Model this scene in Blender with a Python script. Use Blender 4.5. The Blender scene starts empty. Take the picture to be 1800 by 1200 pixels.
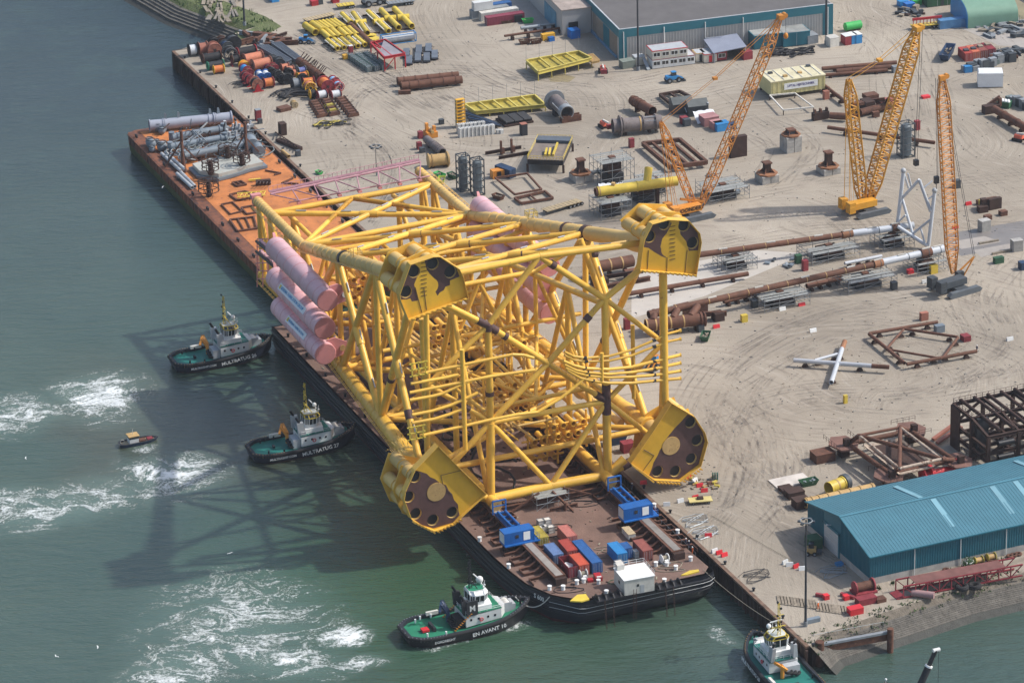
import bpy,bmesh,math,random
from mathutils import Vector,Matrix
from mathutils.geometry import delaunay_2d_cdt
random.seed(7)
sc=bpy.context.scene
COL=sc.collection
R=math.radians
FPX=7085.954;YAW,PIT,ROL=2.75162617,.41128269,-.02644261
CF=Vector((math.cos(PIT)*math.cos(YAW),math.cos(PIT)*math.sin(YAW),-math.sin(PIT)))
_r=CF.cross(Vector((0,0,1))).normalized();_u=_r.cross(CF)
CR=math.cos(ROL)*_r+math.sin(ROL)*_u
CU=-math.sin(ROL)*_r+math.cos(ROL)*_u
CP=Vector((775.3606715,-346.46883907,405.0))
cam=bpy.data.cameras.new('camera');co=bpy.data.objects.new('camera',cam);COL.objects.link(co)
cam.sensor_width=36;cam.lens=FPX/1800*36;cam.clip_start=5;cam.clip_end=9000
m3=Matrix((CR,CU,-CF)).transposed()
co.matrix_world=Matrix.Translation(CP)@m3.to_4x4()
sc.camera=co
SUN=Vector((0.19,0.66,0.72)).normalized()
w=bpy.data.worlds.new('World');sc.world=w;w.use_nodes=True
nt=w.node_tree;bg=nt.nodes['Background']
sky=nt.nodes.new('ShaderNodeTexSky');sky.sky_type='NISHITA';sky.sun_disc=False
sky.sun_elevation=math.asin(SUN.z);sky.sun_rotation=math.atan2(SUN.x,SUN.y)
sky.air_density=1.2;sky.dust_density=2.5;sky.ozone_density=1.0
nt.links.new(sky.outputs[0],bg.inputs[0]);bg.inputs[1].default_value=0.15
sl=bpy.data.lights.new('sun','SUN');sl.energy=3.7;sl.angle=R(1.2);sl.color=(1,.95,.88)
so=bpy.data.objects.new('sun',sl);COL.objects.link(so)
so.rotation_euler=SUN.to_track_quat('Z','Y').to_euler();so.location=(0,0,300)
sc.view_settings.view_transform='Standard';sc.view_settings.look='None'
sc.view_settings.exposure=0.22;sc.view_settings.gamma=1;sc.view_settings.use_curve_mapping=False
sc.render.engine='CYCLES';sc.cycles.max_bounces=5
def ray(x,y):return CF*FPX+CR*(x-900)-CU*(y-600)
def G(x,y,z=0.0):
 v=ray(x,y);return CP+v*((z-CP.z)/v.z)
def PX(x,y,ax,val):
 v=ray(x,y);return CP+v*((val-CP[ax])/v[ax])
def yaw(a,b,z=0.0):
 d=G(*b,z)-G(*a,z);return math.atan2(d.y,d.x)
WZ=-5.5
class MB:
 def __init__(s):s.v=[];s.f=[]
 def add(s,vs,fs):
  o=len(s.v);s.v+=[tuple(v)for v in vs];s.f+=[tuple(i+o for i in f)for f in fs];return s
 def box(s,c,d,rz=0.0,top=1.0):
  cx,cy,cz=c;dx,dy,dz=d[0]/2,d[1]/2,d[2]/2
  cr,sr=math.cos(rz),math.sin(rz);vs=[]
  for z,k in((-dz,1),(dz,top)):
   for x,y in((-dx,-dy),(dx,-dy),(dx,dy),(-dx,dy)):
    x*=k;y*=k;vs.append((cx+x*cr-y*sr,cy+x*sr+y*cr,cz+z))
  return s.add(vs,[(3,2,1,0),(4,5,6,7),(0,1,5,4),(1,2,6,5),(2,3,7,6),(3,0,4,7)])
 def bb(s,x0,x1,y0,y1,z0,z1):return s.box(((x0+x1)/2,(y0+y1)/2,(z0+z1)/2),(x1-x0,y1-y0,z1-z0))
 def frame(s,p,q):
  p=Vector(p);q=Vector(q);d=(q-p)
  L=d.length;d=d/L if L>1e-9 else Vector((0,0,1))
  up=Vector((0,0,1))if abs(d.z)<.95 else Vector((1,0,0))
  a=d.cross(up).normalized();b=a.cross(d)
  return p,q,d,a,b
 def beam(s,p,q,w,h=None):
  h=h or w;p,q,d,a,b=s.frame(p,q);a=a*w/2;b=b*h/2
  vs=[p-a-b,p+a-b,p+a+b,p-a+b,q-a-b,q+a-b,q+a+b,q-a+b]
  return s.add(vs,[(3,2,1,0),(4,5,6,7),(0,1,5,4),(1,2,6,5),(2,3,7,6),(3,0,4,7)])
 def ibeam(s,p,q,w,h):
  p,q,d,a,b=s.frame(p,q)
  t=.12*h
  s.beam(p+b*(h/2-t/2),q+b*(h/2-t/2),w,t);s.beam(p-b*(h/2-t/2),q-b*(h/2-t/2),w,t)
  return s.beam(p,q,w*.2,h-2*t)
 def tube(s,p,q,r,r2=None,n=10,cap=True):
  r2=r if r2 is None else r2
  p,q,d,a,b=s.frame(p,q);vs=[]
  for c,k in((p,r),(q,r2)):
   for i in range(n):
    t=2*math.pi*i/n;vs.append(c+a*(k*math.cos(t))+b*(k*math.sin(t)))
  fs=[(i,(i+1)%n,n+(i+1)%n,n+i)for i in range(n)]
  if cap:fs+=[tuple(range(n-1,-1,-1)),tuple(range(n,2*n))]
  return s.add(vs,fs)
 def hollow(s,p,q,r,t=.12,n=16,r2=None):
  r2=r2 or r
  p,q,d,a,b=s.frame(p,q);vs=[]
  for c,k in((p,r),(q,r2),(p,r-t),(q,r2-t)):
   for i in range(n):
    u=2*math.pi*i/n;vs.append(c+a*(k*math.cos(u))+b*(k*math.sin(u)))
  fs=[]
  for i in range(n):
   j=(i+1)%n
   fs+=[(i,j,n+j,n+i),(2*n+j,2*n+i,3*n+i,3*n+j),(j,i,2*n+i,2*n+j),(n+i,n+j,3*n+j,3*n+i)]
  return s.add(vs,fs)
 def path(s,pts,r,n=6):
  for a,b in zip(pts,pts[1:]):s.tube(a,b,r,n=n)
  return s
 def prism(s,pts,z0,z1):
  n=len(pts)
  vs=[(p[0],p[1],z0)for p in pts]+[(p[0],p[1],z1)for p in pts]
  return s.add(vs,[tuple(range(n-1,-1,-1)),tuple(range(n,2*n))]+[(i,(i+1)%n,n+(i+1)%n,n+i)for i in range(n)])
 def slab(s,pts,off):
  """polygon of 3-D points thickened by the vector off"""
  n=len(pts);off=Vector(off);pts=[Vector(p)for p in pts]
  return s.add(pts+[p+off for p in pts],[tuple(range(n-1,-1,-1)),tuple(range(n,2*n))]+[(i,(i+1)%n,n+(i+1)%n,n+i)for i in range(n)])
 def loft(s,rings,cap=True):
  n=len(rings[0]);vs=[p for r in rings for p in r];fs=[]
  for k in range(len(rings)-1):
   for i in range(n):
    j=(i+1)%n;fs.append((k*n+i,k*n+j,(k+1)*n+j,(k+1)*n+i))
  if cap:fs+=[tuple(range(n-1,-1,-1)),tuple(range((len(rings)-1)*n,len(rings)*n))]
  return s.add(vs,fs)
 def torus(s,c,R0,r,axis='z',n=18,m=8):
  c=Vector(c);vs=[];fs=[]
  ax={'z':(Vector((1,0,0)),Vector((0,1,0)),Vector((0,0,1))),'x':(Vector((0,1,0)),Vector((0,0,1)),Vector((1,0,0))),'y':(Vector((0,0,1)),Vector((1,0,0)),Vector((0,1,0)))}[axis]
  for i in range(n):
   t=2*math.pi*i/n;e=ax[0]*math.cos(t)+ax[1]*math.sin(t)
   for j in range(m):
    u=2*math.pi*j/m;vs.append(c+e*(R0+r*math.cos(u))+ax[2]*(r*math.sin(u)))
  for i in range(n):
   for j in range(m):
    fs.append((i*m+j,((i+1)%n)*m+j,((i+1)%n)*m+(j+1)%m,i*m+(j+1)%m))
  return s.add(vs,fs)
 def sphere(s,c,r,n=10,m=6,zs=1.0):
  c=Vector(c);rings=[]
  for j in range(m+1):
   t=math.pi*j/m-math.pi/2;k=max(math.cos(t),.02)
   rings.append([c+Vector((r*k*math.cos(2*math.pi*i/n),r*k*math.sin(2*math.pi*i/n),zs*r*math.sin(t)))for i in range(n)])
  return s.loft(rings)
 def build(s,name,mat,parent=None,world=False,smooth=True,kind=None,label=None):
  me=bpy.data.meshes.new(name)
  vs=s.v
  if parent is not None and world:
   inv=parent_m(parent).inverted();vs=[tuple(inv@Vector(v))for v in s.v]
  me.from_pydata(vs,[],s.f);me.materials.append(mat)
  if smooth:
   me.polygons.foreach_set('use_smooth',[True]*len(me.polygons));me.set_sharp_from_angle(angle=R(38))
  me.update()
  o=bpy.data.objects.new(name,me);COL.objects.link(o)
  if parent is not None:o.parent=parent
  if kind:o['kind']=kind
  if label:o['label']=label
  return o
def parent_m(o):
 m=Matrix.LocRotScale(o.location,o.rotation_euler,o.scale)
 return parent_m(o.parent)@m if o.parent else m
def T(name,label,cat,loc=(0,0,0),rz=0.0,group=None):
 o=bpy.data.objects.new(name,None);COL.objects.link(o);o.empty_display_size=.5
 o.location=loc;o.rotation_euler=(0,0,rz);o['label']=label;o['category']=cat
 if group:o['group']=group
 return o
def tag(o,label,cat,group=None):
 o['label']=label;o['category']=cat
 if group:o['group']=group
 return o
def inst(src,parent,loc=(0,0,0),rz=0.0):
 c=src.copy();COL.objects.link(c);c.parent=parent;c.location=loc;c.rotation_euler=(0,0,rz);return c
def dup(root,label,loc,rz=0.0,sc_=None,group=None):
 def cp(o,par):
  c=o.copy();COL.objects.link(c);c.parent=par
  for ch in list(o.children):cp(ch,c)
  return c
 r=cp(root,None);r.location=loc;r.rotation_euler=(0,0,rz);r['label']=label
 if sc_:r.scale=(sc_,)*3 if not isinstance(sc_,tuple)else sc_
 if group:r['group']=group
 return r
def struct(mb,name,mat,**k):return mb.build(name,mat,kind='structure',**k)
def text(name,s,size,mat,parent,loc,rot,depth=.03,align='CENTER',sx=1.0):
 cu=bpy.data.curves.new(name,'FONT');cu.body=s;cu.size=size;cu.extrude=depth;cu.offset=size*.012
 cu.align_x=align;cu.align_y='CENTER';cu.resolution_u=2
 t=bpy.data.objects.new('tmp',cu);COL.objects.link(t)
 me=bpy.data.meshes.new_from_object(t.evaluated_get(bpy.context.evaluated_depsgraph_get()));bpy.data.objects.remove(t)
 me.materials.clear();me.materials.append(mat)
 o=bpy.data.objects.new(name,me);COL.objects.link(o);o.parent=parent;o.location=loc
 o.rotation_euler=rot;o.scale=(sx,1,1);return o
def srgb(h):
 h=h.lstrip('#');c=[int(h[i:i+2],16)/255 for i in(0,2,4)]
 return tuple(((x+.055)/1.055)**2.4 if x>.04045 else x/12.92 for x in c)
ordn='first second third fourth fifth sixth seventh eighth ninth tenth eleventh twelfth thirteenth fourteenth fifteenth sixteenth seventeenth eighteenth nineteenth twentieth'.split();ordn+=['twenty '+o for o in ordn[:9]]+['thirtieth']
_M={}
def M(name,col,rough=.6,metal=0.0,var=.25,scale=.35,rust=0.0,rcol=(.11,.045,.025),bump=0.0,bscale=3.0,streak=1.0,spec=.4):
 if name in _M:return _M[name]
 if isinstance(col,str):col=srgb(col)
 m=bpy.data.materials.new(name);m.use_nodes=True;n=m.node_tree.nodes;l=m.node_tree.links
 b=n['Principled BSDF'];b.inputs['Roughness'].default_value=rough;b.inputs['Metallic'].default_value=metal
 b.inputs['Specular IOR Level'].default_value=spec
 tc=n.new('ShaderNodeNewGeometry');mp=n.new('ShaderNodeMapping');l.new(tc.outputs['Position'],mp.inputs[0])
 mp.inputs['Scale'].default_value=(1,1,streak)
 no=n.new('ShaderNodeTexNoise');no.inputs['Scale'].default_value=scale;no.inputs['Detail'].default_value=7;no.inputs['Roughness'].default_value=.65
 l.new(mp.outputs[0],no.inputs['Vector'])
 mx=n.new('ShaderNodeMix');mx.data_type='RGBA'
 r=n.new('ShaderNodeMapRange');r.inputs[1].default_value=.3;r.inputs[2].default_value=.7;l.new(no.outputs[0],r.inputs[0])
 l.new(r.outputs[0],mx.inputs[0])
 mx.inputs[6].default_value=tuple(c*(1-var)for c in col)+(1,);mx.inputs[7].default_value=tuple(min(1,c*(1+var*.7))for c in col)+(1,)
 out=mx.outputs[2]
 if rust>0:
  n2=n.new('ShaderNodeTexNoise');n2.inputs['Scale'].default_value=scale*3.1;n2.inputs['Detail'].default_value=9;n2.inputs['Roughness'].default_value=.7
  l.new(mp.outputs[0],n2.inputs['Vector'])
  r2=n.new('ShaderNodeMapRange');r2.inputs[1].default_value=.72-rust*.42;r2.inputs[2].default_value=.78-rust*.38;l.new(n2.outputs[0],r2.inputs[0])
  m2=n.new('ShaderNodeMix');m2.data_type='RGBA';l.new(r2.outputs[0],m2.inputs[0]);l.new(out,m2.inputs[6]);m2.inputs[7].default_value=rcol+(1,)
  out=m2.outputs[2]
 oi=n.new('ShaderNodeObjectInfo');rv=n.new('ShaderNodeMapRange');rv.inputs[3].default_value=.84;rv.inputs[4].default_value=1.12;l.new(oi.outputs['Random'],rv.inputs[0])
 hs=n.new('ShaderNodeHueSaturation');l.new(rv.outputs[0],hs.inputs['Value']);l.new(out,hs.inputs['Color']);out=hs.outputs[0]
 l.new(out,b.inputs['Base Color'])
 if bump>0:
  n3=n.new('ShaderNodeTexNoise');n3.inputs['Scale'].default_value=bscale;n3.inputs['Detail'].default_value=5;l.new(tc.outputs['Position'],n3.inputs['Vector'])
  bu=n.new('ShaderNodeBump');bu.inputs['Strength'].default_value=bump;bu.inputs['Distance'].default_value=.3
  l.new(n3.outputs[0],bu.inputs['Height']);l.new(bu.outputs[0],b.inputs['Normal'])
 _M[name]=m;return m
yel=M('jacket_yellow',(.78,.455,.065),.4,var=.2,scale=.2,rust=.24,rcol=(.45,.22,.06))
yel2=M('pale_yellow_leg',(.70,.47,.16),.55,var=.12,scale=.15,rust=.16,rcol=(.42,.24,.09))
ylem=M('lemon_yellow',(.62,.46,.06),.5,var=.15,scale=.6,rust=.12)
ydirty=M('dirty_yellow',(.42,.34,.06),.7,var=.35,scale=.7,rust=.35,rcol=(.16,.11,.05))
coat=M('bare_brown_coat',(.085,.042,.038),.65,var=.25,scale=.5)
pink=M('pink_paint',(.68,.41,.44),.42,var=.14,scale=.3,rust=.16,rcol=(.42,.18,.2))
pinkd=M('deep_pink_paint',(.58,.24,.24),.5,var=.12,scale=.4)
rusty=M('rusty_steel',(.115,.052,.034),.85,var=.4,scale=.6,rust=.4,rcol=(.20,.085,.045))
rustd=M('dark_rusty_steel',(.05,.026,.020),.85,var=.4,scale=.5,rust=.25,rcol=(.10,.045,.03))
rpipe=M('rusty_pipe',(.13,.055,.032),.75,var=.35,scale=.5,rust=.3,rcol=(.075,.035,.028))
black=M('black_paint',(.012,.013,.017),.45,var=.3,scale=.4)
blackm=M('faded_black',(.025,.027,.032),.7,var=.35,scale=.5)
hullb=M('barge_black',(.014,.016,.024),.42,var=.4,scale=.2,rust=.12,rcol=(.05,.03,.025),streak=.3)
dred=M('boot_red',(.13,.028,.032),.6,var=.3,scale=.4)
white=M('white_paint',(.72,.73,.72),.5,var=.08,scale=.6,rust=.06,rcol=(.45,.38,.30))
whited=M('dirty_white',(.60,.58,.53),.6,var=.18,scale=.8,rust=.22,rcol=(.30,.17,.09))
grey=M('grey_paint',(.22,.24,.26),.6,var=.2,scale=.6)
lgrey=M('light_grey_paint',(.42,.44,.46),.5,var=.15,scale=.5)
bgrey=M('blue_grey_paint',(.165,.20,.235),.5,var=.2,scale=.4,rust=.08)
dgrey=M('dark_slate',(.055,.065,.075),.6,var=.25,scale=.6)
galv=M('galvanised',(.30,.33,.35),.5,metal=.3,var=.2,scale=1)
concrete=M('concrete',(.36,.35,.33),.9,var=.25,scale=.8,bump=.2)
timber=M('timber',(.26,.22,.17),.9,var=.35,scale=1.2)
wood=M('pale_wood',(.42,.33,.20),.85,var=.3,scale=1.5)
redp=M('red_paint',(.42,.022,.03),.5,var=.2,scale=.8)
redd=M('dull_red_paint',(.25,.035,.045),.65,var=.3,scale=.7,rust=.15)
redb=M('bright_red_plastic',(.62,.03,.04),.45,var=.1)
cred=M('container_red',(.42,.07,.055),.6,var=.15,scale=.7,rust=.1,rcol=(.2,.06,.04))
cred2=M('container_pale_red',(.42,.15,.125),.65,var=.2,scale=.7,rust=.14)
cbrown=M('container_brown_red',(.27,.085,.07),.65,var=.2,scale=.6,rust=.16)
cblue=M('container_blue',(.03,.12,.33),.5,var=.2,scale=.7,rust=.08,rcol=(.08,.08,.12))
cblue2=M('container_faded_blue',(.12,.20,.38),.6,var=.25,scale=.6,rust=.14,rcol=(.18,.17,.2))
blue=M('royal_blue',(.015,.13,.42),.4,var=.15,scale=.6)
blue2=M('bright_blue',(.03,.22,.50),.5,var=.15)
dblue=M('navy_blue',(.02,.045,.10),.55,var=.25)
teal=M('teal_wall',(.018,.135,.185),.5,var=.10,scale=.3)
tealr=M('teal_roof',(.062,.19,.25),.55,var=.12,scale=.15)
orange=M('crane_orange',(.60,.24,.035),.5,var=.15,scale=.6)
orc=M('cable_orange',(.62,.18,.045),.6,var=.15,scale=1)
orp=M('cable_salmon',(.52,.19,.11),.65,var=.15,scale=1)
green=M('deck_green',(.02,.22,.12),.6,var=.18,scale=.4)
greent=M('deck_teal_green',(.015,.17,.14),.6,var=.2,scale=.4)
greend=M('dark_green',(.03,.10,.05),.7,var=.3)
greenb=M('bright_green',(.05,.42,.10),.6,var=.2)
cream=M('cream',(.55,.47,.30),.6,var=.12,scale=.8,rust=.08)
sandy=M('tan_paint',(.46,.30,.12),.6,var=.2,scale=.6,rust=.3,rcol=(.2,.09,.04))
rubber=M('rubber',(.018,.018,.02),.85,var=.3)
glass=M('dark_glass',(.015,.02,.025),.12,var=.1,spec=.8)
rope=M('rope',(.28,.25,.19),.9,var=.3)
foil=M('white_tarpaulin',(.68,.70,.72),.5,var=.08,scale=.8)
leaf=M('leaf_green',(.05,.10,.025),.8,var=.45,scale=2)
# SETTING
def nodes_mat(name):
 m=bpy.data.materials.new(name);m.use_nodes=True;return m,m.node_tree.nodes,m.node_tree.links,m.node_tree.nodes['Principled BSDF']
class NB:
 def __init__(s,n,l):s.n=n;s.l=l
 def _in(s,sock,v):
  if hasattr(v,'is_output')or isinstance(v,bpy.types.NodeSocket):s.l.new(v,sock)
  else:sock.default_value=v
 def math(s,op,a,b=0.0,clamp=False):
  x=s.n.new('ShaderNodeMath');x.operation=op;x.use_clamp=clamp;s._in(x.inputs[0],a);s._in(x.inputs[1],b);return x.outputs[0]
 def mix(s,f,a,b):
  x=s.n.new('ShaderNodeMix');x.data_type='RGBA';s._in(x.inputs[0],f);s._in(x.inputs[6],a);s._in(x.inputs[7],b);return x.outputs[2]
 def mr(s,v,a,b,c=0.0,d=1.0,smooth=False):
  x=s.n.new('ShaderNodeMapRange');s._in(x.inputs[0],v);x.inputs[1].default_value=a;x.inputs[2].default_value=b;x.inputs[3].default_value=c;x.inputs[4].default_value=d
  if smooth:x.interpolation_type='SMOOTHSTEP'
  return x.outputs[0]
 def noise(s,vec,sc_,det=4,rough=.55,dist=0.0):
  x=s.n.new('ShaderNodeTexNoise');s._in(x.inputs['Vector'],vec);x.inputs['Scale'].default_value=sc_;x.inputs['Detail'].default_value=det;x.inputs['Roughness'].default_value=rough;x.inputs['Distortion'].default_value=dist;return x.outputs[0]
 def mapping(s,vec,loc=(0,0,0),rot=(0,0,0),scl=(1,1,1),t='TEXTURE'):
  x=s.n.new('ShaderNodeMapping');x.vector_type=t;s._in(x.inputs[0],vec);x.inputs[1].default_value=loc;x.inputs[2].default_value=rot;x.inputs[3].default_value=scl;return x.outputs[0]
 def vlen(s,v):
  x=s.n.new('ShaderNodeVectorMath');x.operation='LENGTH';s._in(x.inputs[0],v);return x.outputs['Value']
 def warp(s,vec,sc_,amt):
  x=s.n.new('ShaderNodeTexNoise');s._in(x.inputs['Vector'],vec);x.inputs['Scale'].default_value=sc_;x.inputs['Detail'].default_value=2
  y=s.n.new('ShaderNodeVectorMath');y.operation='MULTIPLY_ADD';s._in(y.inputs[0],x.outputs[1]);y.inputs[1].default_value=(amt,amt,0);s._in(y.inputs[2],vec);return y.outputs[0]
 def bump(s,h,strength,dist,normal=None):
  x=s.n.new('ShaderNodeBump');s._in(x.inputs['Height'],h);x.inputs['Strength'].default_value=strength;x.inputs['Distance'].default_value=dist
  if normal is not None:s.l.new(normal,x.inputs['Normal'])
  return x.outputs[0]
def sand_material():
 m,n,l,b=nodes_mat('sand');k=NB(n,l);P=n.new('ShaderNodeNewGeometry').outputs['Position']
 big=k.noise(P,.018,5,.6);mid=k.noise(P,.12,6,.6)
 def streaks(rot,sc_,seed,stretch=14):
  v=k.warp(P,.012,60+seed);v=k.mapping(v,(seed*37.,seed*11.,0),(0,0,rot),(stretch,1,1));return k.noise(v,sc_,4,.62)
 s1=streaks(R(28),.9,1);s2=streaks(R(75),.8,2);s3=streaks(R(-20),1.1,3)
 sel=k.mr(k.noise(P,.012,2),.44,.56,smooth=True)
 s=k.mix(sel,s1,s2);s=k.mix(k.mr(k.noise(k.mapping(P,(300,80,0)),.015,2),.5,.6,smooth=True),s,s3)
 c=k.mix(k.mr(big,.3,.7),(.235,.203,.163,1),(.40,.352,.288,1))
 c=k.mix(k.mr(s,.54,.68,0,.6),c,(.175,.148,.12,1))
 c=k.mix(k.mr(s,.45,.32,0,.5),c,(.43,.385,.33,1))
 damp=k.mr(mid,.56,.74,0,.5);c=k.mix(damp,c,(.22,.185,.155,1))
 fine=k.noise(P,2.2,5,.7);c=k.mix(k.mr(fine,.55,.72,0,.55),c,(.17,.15,.13,1));c=k.mix(k.mr(fine,.38,.25,0,.35),c,(.50,.46,.41,1))
 l.new(c,b.inputs['Base Color']);b.inputs['Roughness'].default_value=.95;b.inputs['Specular IOR Level'].default_value=.15
 nn=k.bump(s,.35,.5);l.new(k.bump(fine,.5,.25,nn),b.inputs['Normal'])
 return m
def wake_pts(a,bq,half):
 A=G(*a,WZ);B=G(*bq,WZ);c=(A+B)/2;d=B-A;return(c.x,c.y),math.atan2(d.y,d.x),d.length/2,half
def water_material():
 m,n,l,b=nodes_mat('harbour_water');k=NB(n,l);P=n.new('ShaderNodeNewGeometry').outputs['Position']
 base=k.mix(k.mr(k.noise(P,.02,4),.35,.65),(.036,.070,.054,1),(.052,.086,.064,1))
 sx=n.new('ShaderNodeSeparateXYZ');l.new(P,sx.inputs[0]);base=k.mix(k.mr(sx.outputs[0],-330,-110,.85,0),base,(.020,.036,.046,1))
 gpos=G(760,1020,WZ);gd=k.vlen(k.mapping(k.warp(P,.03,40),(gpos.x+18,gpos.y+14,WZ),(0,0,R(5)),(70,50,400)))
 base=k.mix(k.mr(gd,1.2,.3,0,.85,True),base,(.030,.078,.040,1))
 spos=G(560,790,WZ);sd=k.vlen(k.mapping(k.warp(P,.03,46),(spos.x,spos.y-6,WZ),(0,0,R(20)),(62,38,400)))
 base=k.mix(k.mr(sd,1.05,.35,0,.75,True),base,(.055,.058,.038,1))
 mott=k.noise(k.warp(P,.05,25),.09,6,.65);base=k.mix(k.mr(mott,.5,.68,0,.35),base,(.045,.078,.065,1))
 foam=None;milk=None
 fw=k.mapping(k.warp(k.warp(P,.035,24),.16,7),(0,0,0),(0,0,R(-6)),(1,2.3,1))
 r1=k.math('ABSOLUTE',k.math('SUBTRACT',k.noise(fw,.13,6,.62),.5));r1=k.mr(r1,.0,.11,1,0)
 r2=k.math('ABSOLUTE',k.math('SUBTRACT',k.noise(k.mapping(fw,(40,9,0)),.38,6,.7),.5));r2=k.mr(r2,.0,.14,1,0)
 r3=k.mr(k.math('ABSOLUTE',k.math('SUBTRACT',k.noise(k.warp(fw,.5,2),1.0,5,.7),.5)),0,.13,1,0)
 fine=k.noise(P,1.7,5,.8)
 pat=k.math('ADD',k.math('ADD',k.math('MULTIPLY',r1,.42),k.math('MULTIPLY',r2,.36)),k.math('MULTIPLY',r3,.30));pat=k.math('ADD',pat,k.math('MULTIPLY',k.math('SUBTRACT',fine,.5),1.5))
 for a,bq,half,amp in(((60,715),(290,668),16,.62),((-120,760),(170,700),15,.42),((60,735),(270,690),20,.36),((-60,905),(120,860),14,.38),((170,850),(430,815),18,.62),((-80,935),(330,828),14,.46),((250,830),(425,818),13,.30),((190,1110),(650,1090),34,.40),((330,1150),(650,1165),12,.50),((540,1120),(655,1108),7,.6),((560,1170),(700,1150),5,.5),((200,1180),(420,1190),22,.45),((700,1140),(960,1085),4,.45),((215,790),(275,770),4,.5),((1252,1098),(1290,1140),2,.34)):
  c,an,L,h=wake_pts(a,bq,half)
  d=k.vlen(k.mapping(k.warp(P,.06,12),(c[0]+6,c[1]+6,WZ),(0,0,an),(L*1.12,h*1.15,400)))
  d=k.mr(d,1.0,.15,0,amp,True)
  foam=d if foam is None else k.math('MAXIMUM',foam,d)
 f=k.mr(k.math('ADD',pat,foam),1.0,1.42,0,1);f=k.math('MULTIPLY',f,k.mr(foam,.02,.2))
 base=k.mix(k.math('MULTIPLY',foam,.9),base,(.15,.24,.205,1))
 sparse=k.mr(k.math('ADD',pat,k.math('MULTIPLY',k.mr(k.noise(P,.03,3),.5,.75),.35)),1.42,1.6,0,.55)
 f=k.math('MAXIMUM',f,sparse)
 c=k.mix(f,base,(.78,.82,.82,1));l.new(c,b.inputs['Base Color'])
 l.new(k.mr(f,0,1,.13,.7),b.inputs['Roughness']);b.inputs['IOR'].default_value=1.45;b.inputs['Specular IOR Level'].default_value=1.0
 w1=k.noise(k.mapping(k.warp(P,.02,10),(0,0,0),(0,0,R(70)),(3.0,1,1)),.42,5,.6);w2=k.noise(k.mapping(P,(0,0,0),(0,0,R(50)),(2.2,1,1)),1.5,4,.6)
 h=k.math('ADD',w1,k.math('MULTIPLY',w2,.35));h=k.math('ADD',h,k.math('MULTIPLY',f,.35))
 l.new(k.bump(h,.8,.75),b.inputs['Normal'])
 return m
sand=sand_material();waterm=water_material()
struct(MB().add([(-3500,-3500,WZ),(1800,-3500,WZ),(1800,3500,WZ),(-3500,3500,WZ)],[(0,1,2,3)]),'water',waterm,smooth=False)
QX0,QX1=-331.0,94.0
bank_far=[(QX0,.4),(-334.5,13),(-341,30),(-356,25),(-374,19),(-400,15),(-440,8),(-640,-40),(-1500,-300)]
bank_near=[(QX1,0.4),(90.5,5),(87.5,20),(84,42),(83.5,62),(82.5,80),(60,200),(0,420),(-60,900)]
struct(MB().add([(x,y,0)for x,y in bank_far[::-1]]+[(x,y,0)for x,y in bank_near]+[(-1500,1500,0)],[tuple(range(len(bank_far)+len(bank_near)+1))]),'ground',sand,smooth=False)
stone=M('bank_stone',(.125,.115,.10),.95,var=.4,scale=.5,rust=.2,rcol=(.09,.10,.05),bump=.8,bscale=1.5)
wetstone=M('wet_stone',(.045,.046,.04),.7,var=.4,scale=.6,bump=.6)
grassm=M('bank_grass',(.10,.125,.045),.95,var=.45,scale=.6,rust=.4,rcol=(.19,.17,.10),bump=1,bscale=2)
weedy=M('weedy_gravel',(.17,.145,.115),.95,var=.35,scale=.7,rust=.28,rcol=(.10,.12,.05),bump=.6)
def offs(line,d):
 out=[]
 for i,p in enumerate(line):
  a=Vector(line[max(i-1,0)]);c=Vector(line[min(i+1,len(line)-1)]);t=(c-a).normalized();nrm=Vector((t.y,-t.x));out.append((p[0]+nrm.x*d,p[1]+nrm.y*d))
 return out
def strip(name,line,d0,z0,d1,z1,mat):
 a=offs(line,d0);b=offs(line,d1);n=len(a)
 struct(MB().add([(x,y,z0)for x,y in a]+[(x,y,z1)for x,y in b],[(i,i+1,n+i+1,n+i)for i in range(n-1)]),name,mat,smooth=False)
def dens(line,step):
 out=[]
 for a,b in zip(line,line[1:]):
  a=Vector(a);b=Vector(b);k=max(1,int((b-a).length/step))
  out+=[tuple(a+(b-a)*(i/k))for i in range(k)]
 return out+[line[-1]]
nb=dens(bank_near[:7],5)
strip('bank_slope',nb,0,.0,1.6,-1.3,weedy)
for i in range(10):
 strip('bank_stone_course',nb,1.6+i*.33,-1.3-i*.31,1.93+i*.33,-1.5-i*.31,stone)
 strip('bank_stone_course',nb,1.93+i*.33,-1.5-i*.31,1.93+i*.33,-1.61-i*.31,stone)
strip('bank_foot',nb,4.9,-4.4,7.6,-6.4,wetstone)
fb=dens([(QX0-3,18),(-341,30)]+bank_far[3:8],5)[::-1]
strip('far_grass_bank',fb,-8,.03,0,.02,grassm);strip('far_bank_slope',fb,0,.0,2.6,-1.5,grassm)
for i in range(5):
 strip('far_bank_course',fb,2.6+i*.95,-1.5-i*.62,3.55+i*.95,-1.62-i*.62,stone);strip('far_bank_course',fb,3.55+i*.95,-1.62-i*.62,3.55+i*.95,-2.12-i*.62,stone)
strip('far_bank_foot',fb,7.35,-4.6,11,-6.4,wetstone)
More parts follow.
